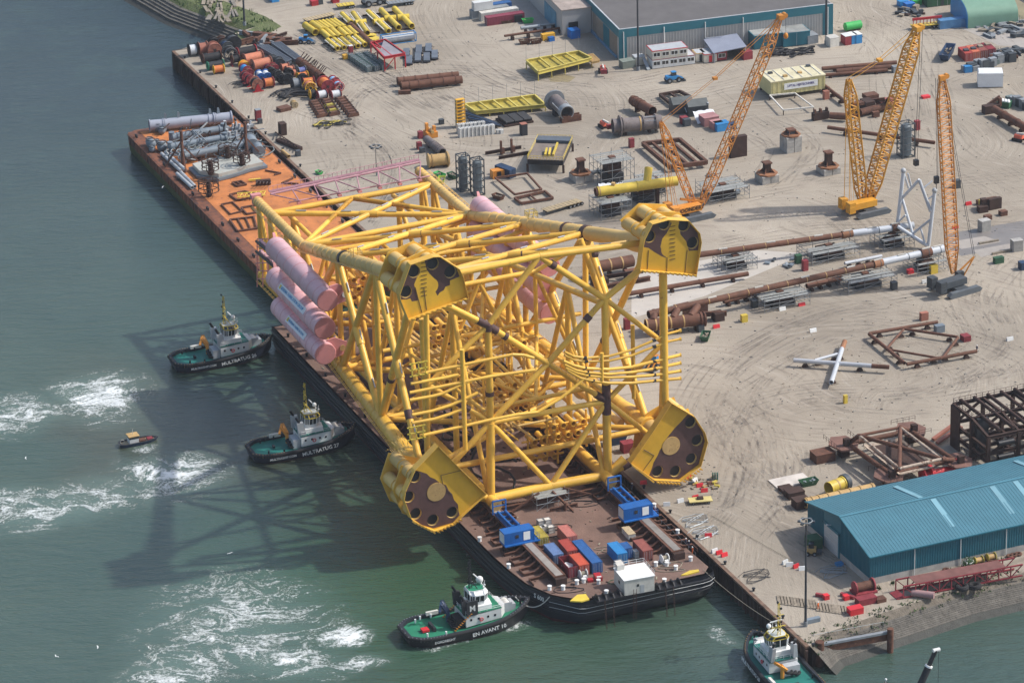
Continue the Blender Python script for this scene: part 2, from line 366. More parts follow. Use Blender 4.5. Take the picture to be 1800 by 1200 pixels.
def tufts(name,spots,mat,hmin=.25,hmax=.8,per=9):
 mb=MB()
 for(x,y,z,rr)in spots:
  for _ in range(per):
   a=random.random()*6.283;d=random.random()*rr;px,py=x+math.cos(a)*d,y+math.sin(a)*d
   h=random.uniform(hmin,hmax);w_=random.uniform(.12,.3);t=random.random()*3.14;lx,ly=random.uniform(-.3,.3),random.uniform(-.3,.3)
   mb.add([(px-w_*math.cos(t),py-w_*math.sin(t),z-.05),(px+w_*math.cos(t),py+w_*math.sin(t),z-.05),(px+lx,py+ly,z+h)],[(0,1,2)])
 o=mb.build(name,mat,kind='stuff',smooth=False);return o
sp=[]
for i in range(420):
 t=random.random();k=random.randrange(len(fb)-1);a=Vector(fb[k]);b_=Vector(fb[k+1]);p=a+(b_-a)*random.random();d=random.uniform(-8,2)
 nn=Vector(((b_-a).y,-(b_-a).x)).normalized();sp.append((p.x+nn.x*d,p.y+nn.y*d,min(0,-d*.58),1.6))
tag(tufts('bank_grass',sp,leaf,.3,1.2,8),'rough green grass along the top of the far stone bank','grass')
sp=[]
for i in range(190):
 k=random.randrange(16);a=Vector(nb[k]);b_=Vector(nb[k+1]);p=a+(b_-a)*random.random();d=random.uniform(-2,2.4)
 nn=Vector(((b_-a).y,-(b_-a).x)).normalized();sp.append((p.x+nn.x*d,p.y+nn.y*d,min(0,-max(d,0)*.58),.9))
tag(tufts('bank_weeds',sp,leaf,.1,.5,7),'low weeds on the gravel slope beside the near water','weeds')
field=M('dry_field',(.23,.20,.13),.95,var=.25,scale=.1,rust=.2,rcol=(.16,.19,.09));asph=M('asphalt',(.06,.062,.068),.9,var=.2)
pf=[G(1727,-10),G(1800,42),G(2200,330),G(2400,-200),G(1900,-400)]
struct(MB().add([(p.x,p.y,.02)for p in pf],[tuple(range(5))]),'dry_field',field,smooth=False)
pr=[G(1772,-12),G(1800,6),G(1900,75),G(1930,55),G(1800,-25)]
struct(MB().add([(p.x,p.y,.03)for p in pr],[tuple(range(5))]),'road',asph,smooth=False)
wet=M('wet_concrete',(.20,.185,.175),.45,var=.15,scale=.15);paved=M('paved_yard',(.36,.33,.30),.9,var=.12,scale=.3)
def patch(name,pts,mat,z=.012):
 q=[G(*p)for p in pts];struct(MB().add([(p.x,p.y,z)for p in q],[tuple(range(len(q)))]),name,mat,smooth=False)
patch('wet_concrete_slab',[(1660,412),(1815,385),(1830,425),(1690,450),(1670,440)],wet)
patch('concrete_strip',[(1672,425),(1730,415),(1760,425),(1690,438)],paved,.02)
patch('concrete_strip',[(1710,440),(1820,420),(1830,428),(1725,452)],paved,.02)
patch('paved_yard',[(1640,62),(1765,28),(1850,78),(1800,84),(1755,80),(1690,50)],paved)
patch('paved_yard',[(860,0),(990,-10),(1010,52),(930,60)],paved)
patch('paved_yard',[(1110,480),(1330,440),(1420,445),(1240,520),(1110,560)],M('pale_slab',(.42,.39,.35),.9,var=.10,scale=.2))
patch('puddle',[(962,135),(990,130),(1012,136),(1000,145),(968,144)],M('muddy_puddle',(.30,.25,.15),.25,var=.1))
def track_material():
 m,n,l,b=nodes_mat('tyre_track');k=NB(n,l);P=n.new('ShaderNodeNewGeometry').outputs['Position']
 c=k.mix(k.mr(k.noise(P,.25,4),.4,.6),(.20,.172,.145,1),(.33,.29,.245,1));l.new(c,b.inputs['Base Color']);b.inputs['Roughness'].default_value=.95
 l.new(k.mr(k.noise(P,.10,5,.7),.42,.68,.0,.36),b.inputs['Alpha']);return m
def tracks():
 fam=[([(430,-20),(560,70),(690,150),(800,205)],26,16),([(640,255),(620,200),(660,160),(780,150),(960,170)],10,12),([(520,170),(620,210),(700,290),(640,420)],14,10),
           ([(760,-10),(800,60),(900,140),(1100,170),(1330,120)],16,12),([(700,60),(770,150),(860,250),(780,350)],8,9),([(1250,160),(1330,210),(1400,260),(1350,330)],10,10),
           ([(1460,30),(1560,70),(1600,160),(1640,260),(1800,360)],14,12),([(1300,350),(1500,320),(1640,330),(1800,310)],8,10),([(1240,420),(1380,400),(1560,390),(1800,400)],8,8),
           ([(1200,720),(1350,620),(1500,560),(1680,590),(1800,640)],16,16),([(1190,900),(1230,760),(1300,640),(1450,560),(1640,520)],14,18),([(1200,760),(1400,700),(1600,690),(1800,650)],14,8),
           ([(1260,960),(1330,880),(1350,780),(1300,700)],16,10),([(1480,1000),(1400,930),(1330,840),(1250,780)],10,6),([(1800,440),(1760,520),(1790,600),(1700,680)],14,10),
           ([(1640,40),(1720,60),(1760,110),(1690,150)],10,8),([(560,240),(600,300),(560,360),(700,400)],6,6)]
 mb=MB();rnd=random.Random(3);zc=0
 def cr(p,t):
  n=len(p)-1;i=min(int(t*n),n-1);u=t*n-i;a=p[max(i-1,0)];b=p[i];c=p[i+1];d=p[min(i+2,n)]
  return(b*2+(c-a)*u+(a*2-b*5+c*4-d)*(u*u)+(b*3-a-c*3+d)*(u*u*u))*.5
 for pts,cnt,sprd in fam:
  W=[G(*p).to_2d()for p in pts]
  for _ in range(cnt):
   off=rnd.gauss(0,sprd*.5);skew=rnd.gauss(0,sprd*.4);t0=rnd.uniform(0,.5);t1=min(1,t0+rnd.uniform(.35,.9));wv=rnd.uniform(.3,.75);wob=rnd.uniform(0,3);ph=rnd.random()*6
   N=40;cl=[]
   for i in range(N+1):
    t=t0+(t1-t0)*i/N;p=cr(W,t);q=cr(W,min(1,t+.01))-cr(W,max(0,t-.01));q.normalize();nr=Vector((-q.y,q.x))
    cl.append((p+nr*(off+skew*t+wob*math.sin(t*7+ph)),nr))
   zc+=1;z=.024+.0006*zc
   for side in(-1.0,1.0):
    vs=[]
    for p,nr in cl:
     a=p+nr*(side-wv/2);b=p+nr*(side+wv/2);vs+=[(a.x,a.y,z),(b.x,b.y,z)]
    mb.add([v for v in vs],[(2*i,2*i+1,2*i+3,2*i+2)for i in range(N)])
 keep=[f for f in mb.f if all(mb.v[i][1]>2.5 and mb.v[i][0]<88 and mb.v[i][0]>-330-0*mb.v[i][1]for i in f)]
 mb.f=keep
 struct(mb,'tyre_tracks',track_material(),smooth=False)
tracks()
qt=T('quay_wall','long rusty sheet pile quay wall with a steel capping edge','quay wall',(QX0,0,0))
mb=MB();x=QX0;vs=[];k=0
prof=[(0,0),(.35,-.45),(.95,-.45),(1.3,0)]
xs=[]
while x<QX1:
 for dx,dy in prof:xs.append((x+dx,dy))
 x+=1.9
for(x0,y0),(x1,y1)in zip(xs,xs[1:]):
 mb.add([(x0,y0,-6.5),(x1,y1,-6.5),(x1,y1,-.35),(x0,y0,-.35)],[(0,1,2,3)])
pilem=M('sheet_pile',(.05,.032,.025),.85,var=.5,scale=.35,rust=.3,rcol=(.10,.06,.04),streak=.15)
mb.build('sheet_piling',pilem,qt,world=True,smooth=False)
MB().bb(QX0,QX1,-.55,.35,-.45,.06).build('capping_beam',M('cap_steel',(.16,.10,.07),.85,var=.5,scale=.4,rust=.3),qt,world=True)
mb=MB()
for i in range(58):
 xx=QX0+4+i*7.4;mb.tube((xx,-.75,-6.3),(xx,-.75,-.9),.22,n=6);mb.box((xx,-.75,-.7),(.7,.5,.5))
mb.build('fender_pile',rustd,qt,world=True)
for i in range(30):
 b=tag(MB().tube((0,0,0),(0,0,.55),.28,.22,n=10).tube((0,0,.5),(0,0,.7),.4,n=10).build('bollard',black),'bollard','bollard')if i==0 else b0.copy()
 if i==0:b0=b
 else:COL.objects.link(b)
 b.location=(QX0+8+i*14.4,.9,.05);b['label']=f'small black mooring bollard on the quay edge, {ordn[i]} from the far corner';b['group']='bollards along the quay edge'
MB().bb(QX0-.35,QX0,-.5,14,-6.5,.1).build('end_wall',pilem,qt,world=True)
jt=T('jetty_wale','steel waling beam on rusty piles along the near bank beside the tug','waling beam',(98,4,0))
a=G(1438,1133,-1.0);b=G(1562,1110,-1.0)
MB().beam(a,b,.9,.5).build('top_beam',grey,jt,world=True);MB().beam(a+Vector((.1,0,-1.1)),b+Vector((.1,0,-1.1)),.35,1.5).build('wale',rusty,jt,world=True)
for i,(q,r_)in enumerate(((a,.95),(b,.7))):
 MB().tube((q.x+.8,q.y,-6.5),(q.x+.8,q.y,.2),r_,n=14).build('pile',rusty,jt,world=True)
MB().box((a.x-1.2,a.y-1,-3.4),(4,1.6,5.6)).build('corner_wall',pilem,jt,world=True)
mb=MB()
for i in range(7):
 q=a+(b-a)*(i/6)+Vector((-2.2,0,.9));mb.tube((q.x,q.y,q.z-.6),(q.x,q.y,q.z+.5),.05,n=4)
mb.tube(a+Vector((-2.2,0,1.4)),b+Vector((-2.2,0,1.4)),.05,n=4).build('handrail',galv,jt,world=True)
# LARGE BARGE UNDER THE JACKET
BX0,BX1,BY0,BY1,DZ=-118.0,57.0,-45.2,-3.4,.45
bt=T('cargo_barge','long black flat deck barge carrying the yellow jacket, with a brown rusty deck','barge',(-30,-24,WZ))
def outline(ins=0.0,rake=0.0):
 y0,y1,x0,x1=BY0+ins,BY1-ins,BX0+ins,BX1-ins-rake
 return[(x0,y0),(11,y0),(30,y0+.3),(42,y0+1.6),(50,y0+4.2),(x1-.6,y0+8.6),(x1,y0+10),(x1,y1-4),(x1-.4,y1-2),(x1-1.6,y1-.5),(x1-3.5,y1),(x0,y1)]
def sheer(x):return max(0,(x-34)/23)**2*1.0
def ring(z,ins,rake,sh=True):return[(x,y,z+(sheer(x)if sh else 0))for x,y in outline(ins,rake)]
MB().loft([ring(-4.7,.25,1.6,False),ring(-3.2,.1,.7,False),ring(-1.0,0,.1,False),ring(DZ,0,0)],cap=False).build('hull',hullb,bt,world=True)
MB().loft([ring(-8,2,8,False),ring(-5.2,.45,2.3,False),ring(-4.65,.27,1.65,False)]).build('boot_topping',dred,bt,world=True)
deckm=M('rusty_brown_deck',(.20,.125,.098),.85,var=.28,scale=.16,rust=.28,rcol=(.13,.065,.05),bump=.3)
o=[(x,y,DZ+.03+sheer(x))for x,y in outline(.7,.3)]
vs=[];xs_=[BX0+.5]+[BX0+8*i for i in range(1,19)]+[34,38,42,46,50,53,56]
def yr(x):
 pts=outline(.5,.2);ys=[]
 for(a,b),(c,d)in zip(pts,pts[1:]+pts[:1]):
  if(a-x)*(c-x)<=0 and a!=c:ys.append(b+(d-b)*(x-a)/(c-a))
 return min(ys),max(ys)
for x in xs_:
 a_,b_=yr(min(x,56.2));vs+=[(x,a_,DZ+.04+sheer(x)),(x,b_,DZ+.04+sheer(x))]
MB().add(vs,[(2*i,2*i+2,2*i+3,2*i+1)for i in range(len(xs_)-1)]).build('deck',deckm,bt,world=True,smooth=False)
for zz,rr in((-.55,.28),(-1.9,.2),(-3.1,.2)):
 MB().path([Vector((x,y,zz+(sheer(x)*.8)))for x,y in outline(-.05,.15 if zz>-1 else .6)[0:11]],rr,n=6).build('rubbing_strake',black,bt,world=True)
sm=M('strake_line',(.45,.46,.46),.6)
for zz,dx in((-.95,.0),(-2.2,.45)):
 MB().path([Vector((x,y,zz+sheer(x)*.7))for x,y in outline(-.22,dx)[4:10]],.06,n=4).build('painted_line',sm,bt,world=True)
bollm=MB()
def deckz(x):return DZ+.04+sheer(x)
def boll(name,x,y,h=.9,mat=white,r=.45):
 return MB().tube((x,y,deckz(x)),(x,y,deckz(x)+h),r,r*.85,n=12).tube((x,y,deckz(x)+h),(x,y,deckz(x)+h*1.2),r*1.15,n=12).build(name,mat,bt,world=True)
for px in((843,944),(894,991),(990,1032),(1014,1022),(1026,1019),(1052,1022),(1153,990),(1172,991),(1188,998),(1191,931),(1214,981),(1150,885),(966,1032),(1168,1024),(1066,1044)):
 p=G(*px,DZ+1);boll('bitt',p.x,p.y)
for i in range(9):
 x=-110+i*13.5
 boll('bitt',x,BY0+1.6,.8,black,.35);boll('bitt',x,BY1-1.3,.8,black,.35)
rail=MB()
for i in range(46):
 x=BX0+2+i*3.6
 if x<48:rail.tube((x,BY1-.45,DZ),(x,BY1-.45,DZ+1.1),.05,n=4)
rail.tube((BX0+2,BY1-.45,DZ+1.1),(46,BY1-.45,DZ+1.1),.045,n=4);rail.build('guard_rail',grey,bt,world=True)
ty=MB()
for i in range(5):ty.torus((-100+i*30,BY1+.45,-.8),.75,.33,'y',16,6)
ty.build('tyre_fender',rubber,bt,world=True)
cl=M('skid_plate',(.27,.25,.23),.5,var=.2,scale=.6)
SK=(-36.6,-7.9)
for yc in SK:
 MB().ibeam((-112,yc,1.6),(45.5,yc,1.6),2.9,2.2).build('skid_beam',rusty,bt,world=True)
 MB().bb(-112,45.3,yc-.85,yc+.85,2.71,2.78).build('skid_plate',cl,bt,world=True)
 MB().bb(45.5,46.5,yc-1.3,yc+1.3,.5,2.4).build('end_stop',rustd,bt,world=True)
brk0=None
for yc in SK:
 for side in(-1,1):
  n_=0
  for i in range(56):
   x=-110+i*2.75
   if side*(1 if yc<-20 else-1)>0 and x>13 and x<20:continue
   far=5.6 if x>14 else 4.2
   m_=MB();yy=yc+side*1.3;y2=yc+side*far
   m_.slab([(x-.09,yy,.5),(x-.09,y2,.5),(x-.09,y2,1.15),(x-.09,yc+side*(far*.55),1.3),(x-.09,yy,2.4)],(.18,0,0))
   m_.beam((x,yy,2.4),(x,yc+side*far*.55,1.32),.55,.12);m_.beam((x,yc+side*far*.55,1.32),(x,y2,1.2),.55,.12)
   if i%2:m_.beam((x,y2,.85),(x+2.75,y2,.85),.15,.7)
   m_.build('deck_bracket',rusty,bt,world=True)
def rail_box(mb,x0,x1,y0,y1,z,h=1.1,step=1.5,r=.05,sides='nsew'):
 def run(a,b):
  a=Vector(a);b=Vector(b);n=max(1,int((b-a).length/step))
  for i in range(n+1):
   p=a+(b-a)*(i/n);mb.tube(p,p+Vector((0,0,h)),r,n=4)
  for hh in(h,h*.5):mb.tube(a+Vector((0,0,hh)),b+Vector((0,0,hh)),r*.8,n=4)
 if 'w' in sides:run((x0,y0,z),(x0,y1,z))
 if 'e' in sides:run((x1,y0,z),(x1,y1,z))
 if 's' in sides:run((x0,y0,z),(x1,y0,z))
 if 'n' in sides:run((x0,y1,z),(x1,y1,z))
 return mb
p=G(1117,1034,1.2)
hz=deckz(p.x)
dh=T('winch_house','white boxy deck house with roof railing near the bow corner of the black barge','deck house',(p.x-.6,p.y,hz),R(-4))
MB().bb(-3.3,3.3,-3.5,3.5,0,3.6).build('wall',whited,dh);MB().bb(-3.45,3.45,-3.65,3.65,3.6,3.75).build('roof',white,dh)
MB().bb(3.3,3.36,.2,1.1,0,2).build('door',lgrey,dh);MB().bb(3.3,3.35,-.6,-.1,1.7,2.3).build('window',glass,dh);MB().bb(-.4,.4,-3.56,-3.5,1.5,2.2).build('window',glass,dh)
rail_box(MB(),-3.3,3.3,-3.5,3.5,3.75,sides='wn').build('railing',white,dh)
MB().bb(-2.9,-1.6,-3.3,-1.6,3.75,5).build('locker',whited,dh)
m_=MB()
for s_ in(-1.6,-.9):m_.tube((3.4,s_,-6),(3.9,s_,1.5),.06,n=4)
for i in range(14):m_.beam((3.4+.035*i,-1.6,-6+i*.5),(3.4+.035*i,-.9,-6+i*.5),.07)
m_.build('ladder',rustd,dh)
def power_pack(yc,lab):
 t=T('skid_jack',lab,'skidding unit',(12,yc,2.8))
 m_=MB()
 for s_ in(-1.25,1.25):m_.beam((0,s_,.5),(9.5,s_,.5),.45,.6)
 for x in(0,2.4,5,7.4,9.5):m_.beam((x,-1.5,.5),(x,1.5,.5),.4,.5)
 m_.build('push_frame',blue,t)
 m_=MB()
 for s_ in(-.9,.9):m_.tube((.5,s_,1.1),(8.5,s_,1.1),.3,n=10)
 m_.build('hydraulic_cylinder',blue,t)
 m_=MB()
 for s_ in(-1.6,1.6):m_.beam((-.8,s_,0),(-.8,s_,3.3),.3)
 m_.beam((-.8,-1.6,3.3),(-.8,1.6,3.3),.3);m_.beam((-.8,-1.6,2.0),(-.8,1.6,2.0),.2).build('goal_frame',blue,t)
 return t
power_pack(SK[0],'blue hydraulic pushing frame on the port skid beam behind the left yellow leg end')
power_pack(SK[1],'blue hydraulic pushing frame on the skid beam nearest the quay')
def cont_body(t,L,W_,H_,mat,dm=None,door_end=1,ribs=True,open_top=False):
 mb=MB()
 if open_top:
  mb.bb(-L/2,L/2,-W_/2,W_/2,0,.15);mb.bb(-L/2,L/2,-W_/2,-W_/2+.08,.15,H_);mb.bb(-L/2,L/2,W_/2-.08,W_/2,.15,H_);mb.bb(-L/2,-L/2+.08,-W_/2+.08,W_/2-.08,.15,H_);mb.bb(L/2-.08,L/2,-W_/2+.08,W_/2-.08,.15,H_)
 else:mb.bb(-L/2+.04,L/2-.04,-W_/2+.04,W_/2-.04,.1,H_-.05)
 mb.build('body',mat,t)
 fr=MB()
 for x in(-L/2+.08,L/2-.08):
  for y in(-W_/2+.08,W_/2-.08):fr.box((x,y,H_/2),(.18,.18,H_))
 for z in(.08,H_-.06):
  for y in(-W_/2+.06,W_/2-.06):fr.bb(-L/2+.17,L/2-.17,y-.07,y+.07,z-.07,z+.07)
  for x in(-L/2+.06,L/2-.06):fr.bb(x-.07,x+.07,-W_/2+.17,W_/2-.17,z-.07,z+.07)
 fr.build('corner_frame',mat,t)
 if ribs:
  rb=MB();n=int(L/.5)
  for i in range(1,n):
   x=-L/2+L*i/n
   for y in(-W_/2+.02,W_/2-.02):rb.box((x,y,H_/2),(.2,.06,H_-.4))
   if not open_top:rb.box((x,0,H_-.04),(.2,W_-.4,.05))
  rb.build('corrugation',mat,t)
 dr=MB();x=door_end*(L/2-.02)
 for y in(-W_/4,W_/4):dr.box((x,y,H_/2),(.06,W_/2-.2,H_-.35))
 dr.build('door',dm or mat,t)
 lk=MB()
 for y in(-W_*.36,-W_*.15,W_*.15,W_*.36):lk.tube((x+door_end*.06,y,.3),(x+door_end*.06,y,H_-.3),.035,n=4)
 lk.build('lock_rod',lgrey,t)
def container(label,mat,c,z,L=6.06,rz=0.0,W_=2.44,H_=2.59,name='shipping_container',cat='container',group=None,**k):
 """c = pixel of the centre of the roof"""
 p=G(c[0],c[1],z+H_);t=T(name,label,cat,(p.x,p.y,z),rz,group);cont_body(t,L,W_,H_,mat,**k);return t
gb='containers on the bow deck of the barge'
dk=DZ+.06
t=container('long blue forty foot container between the red ones and the open deck',cblue,(1032,968),dk+.3,12.19,R(-2),group=gb);
t=container('faded light blue container beside the end of the port skid beam',cblue2,(973,964),dk+.1,group=gb,rz=R(-2))
t=container('red container with a pale border round its roof, between the two blue ones',cred,(998,957),dk+.1,group=gb,rz=R(-3))
t=container('pale red container standing alone furthest up the deck',cred2,(997,932),dk,group=gb,rz=R(-2))
t=container('red container with orange roof at the lower end of the row',M('container_orange_red',(.50,.09,.05),.6,var=.15),(1018,982),dk+.3,group=gb,rz=R(-2))
t=container('open topped red container holding white sheets',redd,(999,986),dk+.1,group=gb,rz=R(-2),open_top=True)
m_=MB()
for i in range(5):m_.box((.8-i*.35,.2*(-1)**i,1.0+i*.12),(2.2,1.5,.1),R(8*i))
m_.build('white_sheet',white,t)
t=container('medium blue container with a smaller blue one behind it',blue2,(1085,962),dk+.15,group=gb,rz=R(-2))
t=container('short blue container half hidden behind the medium blue one',cblue,(1098,958),dk+.1,3.2,group=gb,rz=R(-2))
t=container('brown red container next to the starboard deck brackets',cbrown,(1130,957),dk+.1,group=gb,rz=R(-2))
t=container('yellow stained container behind the left blue power pack',ydirty,(947,934),dk+.1,group=gb,rz=R(-2))
def pack(label,c):
 p=G(*c,7.0);t=T('power_container',label,'power pack',(p.x,p.y,3.0),R(90),'blue power pack containers on the skid beams')
 cont_body(t,7.2,3.0,2.9,blue,door_end=1)
 MB().bb(-3.66,-3.6,-1.3,1.3,.3,2.6).build('end_panel',white,t)
 MB().bb(1.0,2.6,-1.56,-1.5,.5,2.5).build('white_panel',white,t);MB().bb(-1.0,-.2,-1.55,-1.5,1.3,2.1).build('window',glass,t)
 rail_box(MB(),3.7,4.9,-1.6,1.6,0,sides='nse').build('railing',blue,t);MB().bb(-3.6,4.9,-1.9,1.6,-.3,0).build('platform',blue,t)
 m_=MB()
 for x in(-3,0,3):m_.box((x,-.9,-1.4),(.3,.3,2.2));m_.box((x,.9,-1.4),(.3,.3,2.2))
 m_.build('leg',rustd,t)
 return t
pack('left blue power pack container with two white panels, above the port skid beam',(908,921))
pack('right blue power pack container with two white panels, near the quay side of the barge',(1117,878))
def tank_cage(label,px,z,group,s=1.1):
 p=G(*px,z+s);t=T('tank_cage',label,'cage tank',(p.x,p.y,z),0,group)
 MB().box((0,0,s/2),(s*.86,s*.86,s*.9)).build('tank',whited,t)
 m_=MB()
 for a in(-1,1):
  for b in(-1,1):m_.box((a*s*.48,b*s*.48,s*.5),(.07,.07,s))
 for z_ in(.05,s*.5,s):
  for a in(-1,1):m_.box((a*s*.48,0,z_),(.06,s*.96,.06));m_.box((0,a*s*.48,z_),(s*.96,.06,.06))
 m_.build('cage',galv,t);return t
for i,(px,lb)in enumerate((((950,913),'far left'),((962,911),'far right'),((957,923),'middle'),((968,924),'near right'),((952,925),'near left'))):
 tank_cage(lb+' white tank in a wire cage in the group behind the containers',px,dk,'caged tanks on the barge deck',1.5)
tank_cage('stack of grey cage tank beside the white deck house',(1088,986),dk,'caged tanks on the barge deck',1.8)
tank_cage('grey caged tank between the blue and brown red containers',(1119,966),dk,'caged tanks on the barge deck',1.7)
def drum_winch(label,px,mat,z=None,s=1.0):
 p=G(*px,1.2);z=deckz(p.x)if z is None else z
 t=T('winch',label,'winch',(p.x,p.y,z),random.uniform(-.3,.3))
 MB().bb(-1.1*s,1.1*s,-.8*s,.8*s,0,.2*s).build('base',grey,t)
 m_=MB()
 for y in(-.65,.65):m_.tube((0,(y-.06)*s,.95*s),(0,(y+.06)*s,.95*s),.8*s,n=16)
 m_.build('flange',mat,t);MB().tube((0,-.6*s,.95*s),(0,.6*s,.95*s),.45*s,n=12).build('drum',rope,t)
 MB().box((.9*s,0,.5*s),(.5*s,.7*s,.8*s)).build('motor',mat,t);return t
drum_winch('white capstan winch near the small red machines on the bow deck',(1025,1012),white,s=1.2)
drum_winch('white winch next to the white deck house towards the quay',(1168,985),white,s=1.2)
t=T('pump_unit','small red pump units standing on the bow deck near the white winches','pump',tuple(G(1045,1017,1))[:2]+(dk,),R(-10))
MB().box((0,.8,.7),(2.6,1.5,1.3)).build('housing',redp,t);MB().box((.6,-1.1,.5),(1.2,1.2,.9)).build('housing',redp,t);MB().box((1.0,.8,1.4),(.5,1.0,.15)).build('lid',white,t)
def hatch(label,pts,z):
 q=[G(*p_,z)for p_ in pts];c=sum(q,Vector())/len(q);zz=deckz(c.x)
 t=T('yellow_plate',label,'deck plate',(c.x,c.y,zz));MB().prism([(v.x,v.y)for v in q],zz+.05,zz+.35).build('plate',ylem,t,world=True);return t
hatch('yellow bent deck plate at the left of the bow, by the chain brackets',[(1002,1061),(1015,1050),(1030,1049),(1036,1058),(1022,1062)],.9)
hatch('yellow flat strip lying at the right corner of the bow',[(1197,1013),(1212,1005),(1228,1003),(1229,1006),(1208,1012)],1.2)
for lb,px in(('left',(1066,1047)),('right',(1172,1027))):
 p=G(*px,1.4);z=deckz(p.x);t=T('tow_bracket',lb+' black towing bracket with hanging chain on the bow edge','tow bracket',(p.x,p.y,z))
 MB().bb(-.6,2.6,-3.2,3.2,0,.35).build('base',black,t);
 for y in(-2.6,-.9,.9,2.6):MB().slab([(-.4,y-.15,.35),(2.3,y-.15,.35),(1.6,y-.15,1.1),(0,y-.15,1.1)],(0,.3,0)).build('lug',black,t)
 for y in(-1.7,0.2):
  m_=MB()
  for i in range(16):m_.torus((3.0+.05*i,y,.5-i*.42),.2,.06,'x' if i%2 else 'y',8,4)
  m_.build('chain',rustd,t)
def scaffold(t,x0,x1,y0,y1,z0,z1,nx,ny,nz,r=.045,deck=True,mat=galv,up=.9,name='scaffold_frame'):
 m_=MB()
 for i in range(nx+1):
  for j in range(ny+1):
   x=x0+(x1-x0)*i/nx;y=y0+(y1-y0)*j/ny
   if 0<i<nx and 0<j<ny:continue
   m_.tube((x,y,z0),(x,y,z1+up*random.uniform(.4,1.3)),r,n=3,cap=False)
 for k in range(1,nz+1):
  z=z0+(z1-z0)*k/nz
  for y in(y0,y1):m_.tube((x0,y,z),(x1,y,z),r,n=3,cap=False)
  for x in(x0,x1):m_.tube((x,y0,z),(x,y1,z),r,n=3,cap=False)
 for k in range(nz):
  za=z0+(z1-z0)*k/nz;zb=z0+(z1-z0)*(k+1)/nz;i=k%nx
  m_.tube((x0+(x1-x0)*i/nx,y0,za),(x0+(x1-x0)*(i+1)/nx,y0,zb),r,n=3,cap=False);m_.tube((x1,y0+(y1-y0)*(k%ny)/ny,za),(x1,y0+(y1-y0)*((k%ny)+1)/ny,zb),r,n=3,cap=False)
 m_.build(name,mat,t,world=True)
 if deck:
  n=max(2,int((x1-x0)/.5))
  for i in range(n):
   if random.random()<.62:
    xx=x0+(x1-x0)*(i+.5)/n;MB().box((xx,(y0+y1)/2,z1+.03+.01*(i%2)),((x1-x0)/n*.9,(y1-y0)*random.uniform(.85,1.02),.05)).build('scaffold_board',planks,t,world=True)
planks=M('scaffold_plank',(.27,.28,.27),.85,var=.3,scale=1.5)
p=G(968,884,dk);t=T('centre_trestle','rusty braced trestle with scaffolding on the deck under the lowest yellow brace','trestle',(p.x,p.y,dk))
scaffold(t,p.x-2.5,p.x+2.5,p.y-4.5,p.y+3.5,dk,dk+3,2,3,2)
m_=MB();m_.ibeam((p.x,p.y-15,dk+1),(p.x,p.y+14,dk+1),.6,1.2)
m_.beam((p.x+1,p.y-11,dk),(p.x+.5,p.y-3,dk+3.5),.4);m_.beam((p.x+1,p.y+10,dk+.5),(p.x+.5,p.y+3,dk+3.5),.4);m_.beam((p.x+6,p.y+3,dk),(p.x+1,p.y,dk+3.5),.45);m_.tube((p.x+5,p.y+1.5,dk),(p.x+5,p.y+1.5,dk+2),.35)
m_.ibeam((p.x+4,p.y-2,dk+.4),(p.x+4,p.y+5,dk+.4),.5,.8).build('beam',rusty,t,world=True)
for i,(a,b)in enumerate((((920,790),(1005,765)),((1000,815),(1040,800)),((905,730),(975,700)))):
 a=G(*a,dk+.6);b=G(*b,dk+.6);tag(MB().ibeam(a,b,.7,1.2).build('deck_beam',rusty),('long rusty transverse deck beam under the cluster of conductor sleeves','short rusty deck beam near the starboard skidway','rusty deck beam deep under the jacket')[i],'beam')
MB_=MB()
pale=G(1105,939,1.5);t=T('timber_crate','pale timber crate on the deck above the brown red container','crate',(pale.x,pale.y+8.2 if False else pale.y,dk),R(-3))
p=G(1126,942,1.2);t.location=(p.x-2.5,p.y-1.8,dk)
MB().box((0,0,.7),(4.2,1.7,1.3)).build('side',whited,t);MB().box((0,0,1.4),(4.3,1.8,.1)).build('lid',wood,t)
tx=text('hull_lettering','S 600',1.5,white,bt,(0,0,0),(0,0,0));
inv=parent_m(bt).inverted()
q=Vector((47.2,BY0+3.0,-.6));d=Vector((8,2.6,0)).normalized();nrm=d.cross(Vector((0,0,1)))
tm=Matrix((d,Vector((0,0,1)),nrm)).transposed().to_4x4();tm.translation=inv@(q+nrm*.25)
tx.matrix_local=tm
# THE JACKET
jt=T('steel_jacket','huge yellow tubular steel jacket lying on its side across the black barge','offshore jacket',(-40,-22,4))
def V3(*a):return Vector(a)
XP=11.0
FT={'TL':PX(757,500,0,XP),'TR':PX(1183,433,0,XP),'BL':PX(767,864,0,XP),'BR':PX(1179.5,783,0,XP)}
KN={'TL':V3(-98,-42.7,29.6),'TR':V3(-98,1.7,29.9),'BL':V3(-98,-42.5,9.2),'BR':V3(-98,1.7,9.2)}
EN={k:V3(-132,v.y,v.z)for k,v in KN.items()}
LD={k:(FT[k]-KN[k]).normalized()for k in FT}
def LP(k,x):
 """point of leg k at station x"""
 if x<=-98:return V3(x,KN[k].y,KN[k].z)
 t=(x+98)/(FT[k].x+98);return KN[k]+(FT[k]-KN[k])*t
shade=M('jacket_far_leg',(.62,.45,.12),.55,var=.12,scale=.15,rust=.14,rcol=(.42,.24,.09))
bandm=coat
nbr=[0]
def J(a,b,r,mat=None,name='brace',n=12,r2=None):
 nbr[0]+=1
 if name in('brace','end_brace')and r<1:r*=.88
 return MB().tube(a,b,r,r2,n=n).build(name,mat or yel,jt,world=True)
def band(a,b,t,L,r):
 a=Vector(a);b=Vector(b);d=(b-a).normalized();c=a+(b-a)*t
 MB().tube(c-d*L/2,c+d*L/2,r+.03,n=12).build('coating_band',coat,jt,world=True)
AN=MB()
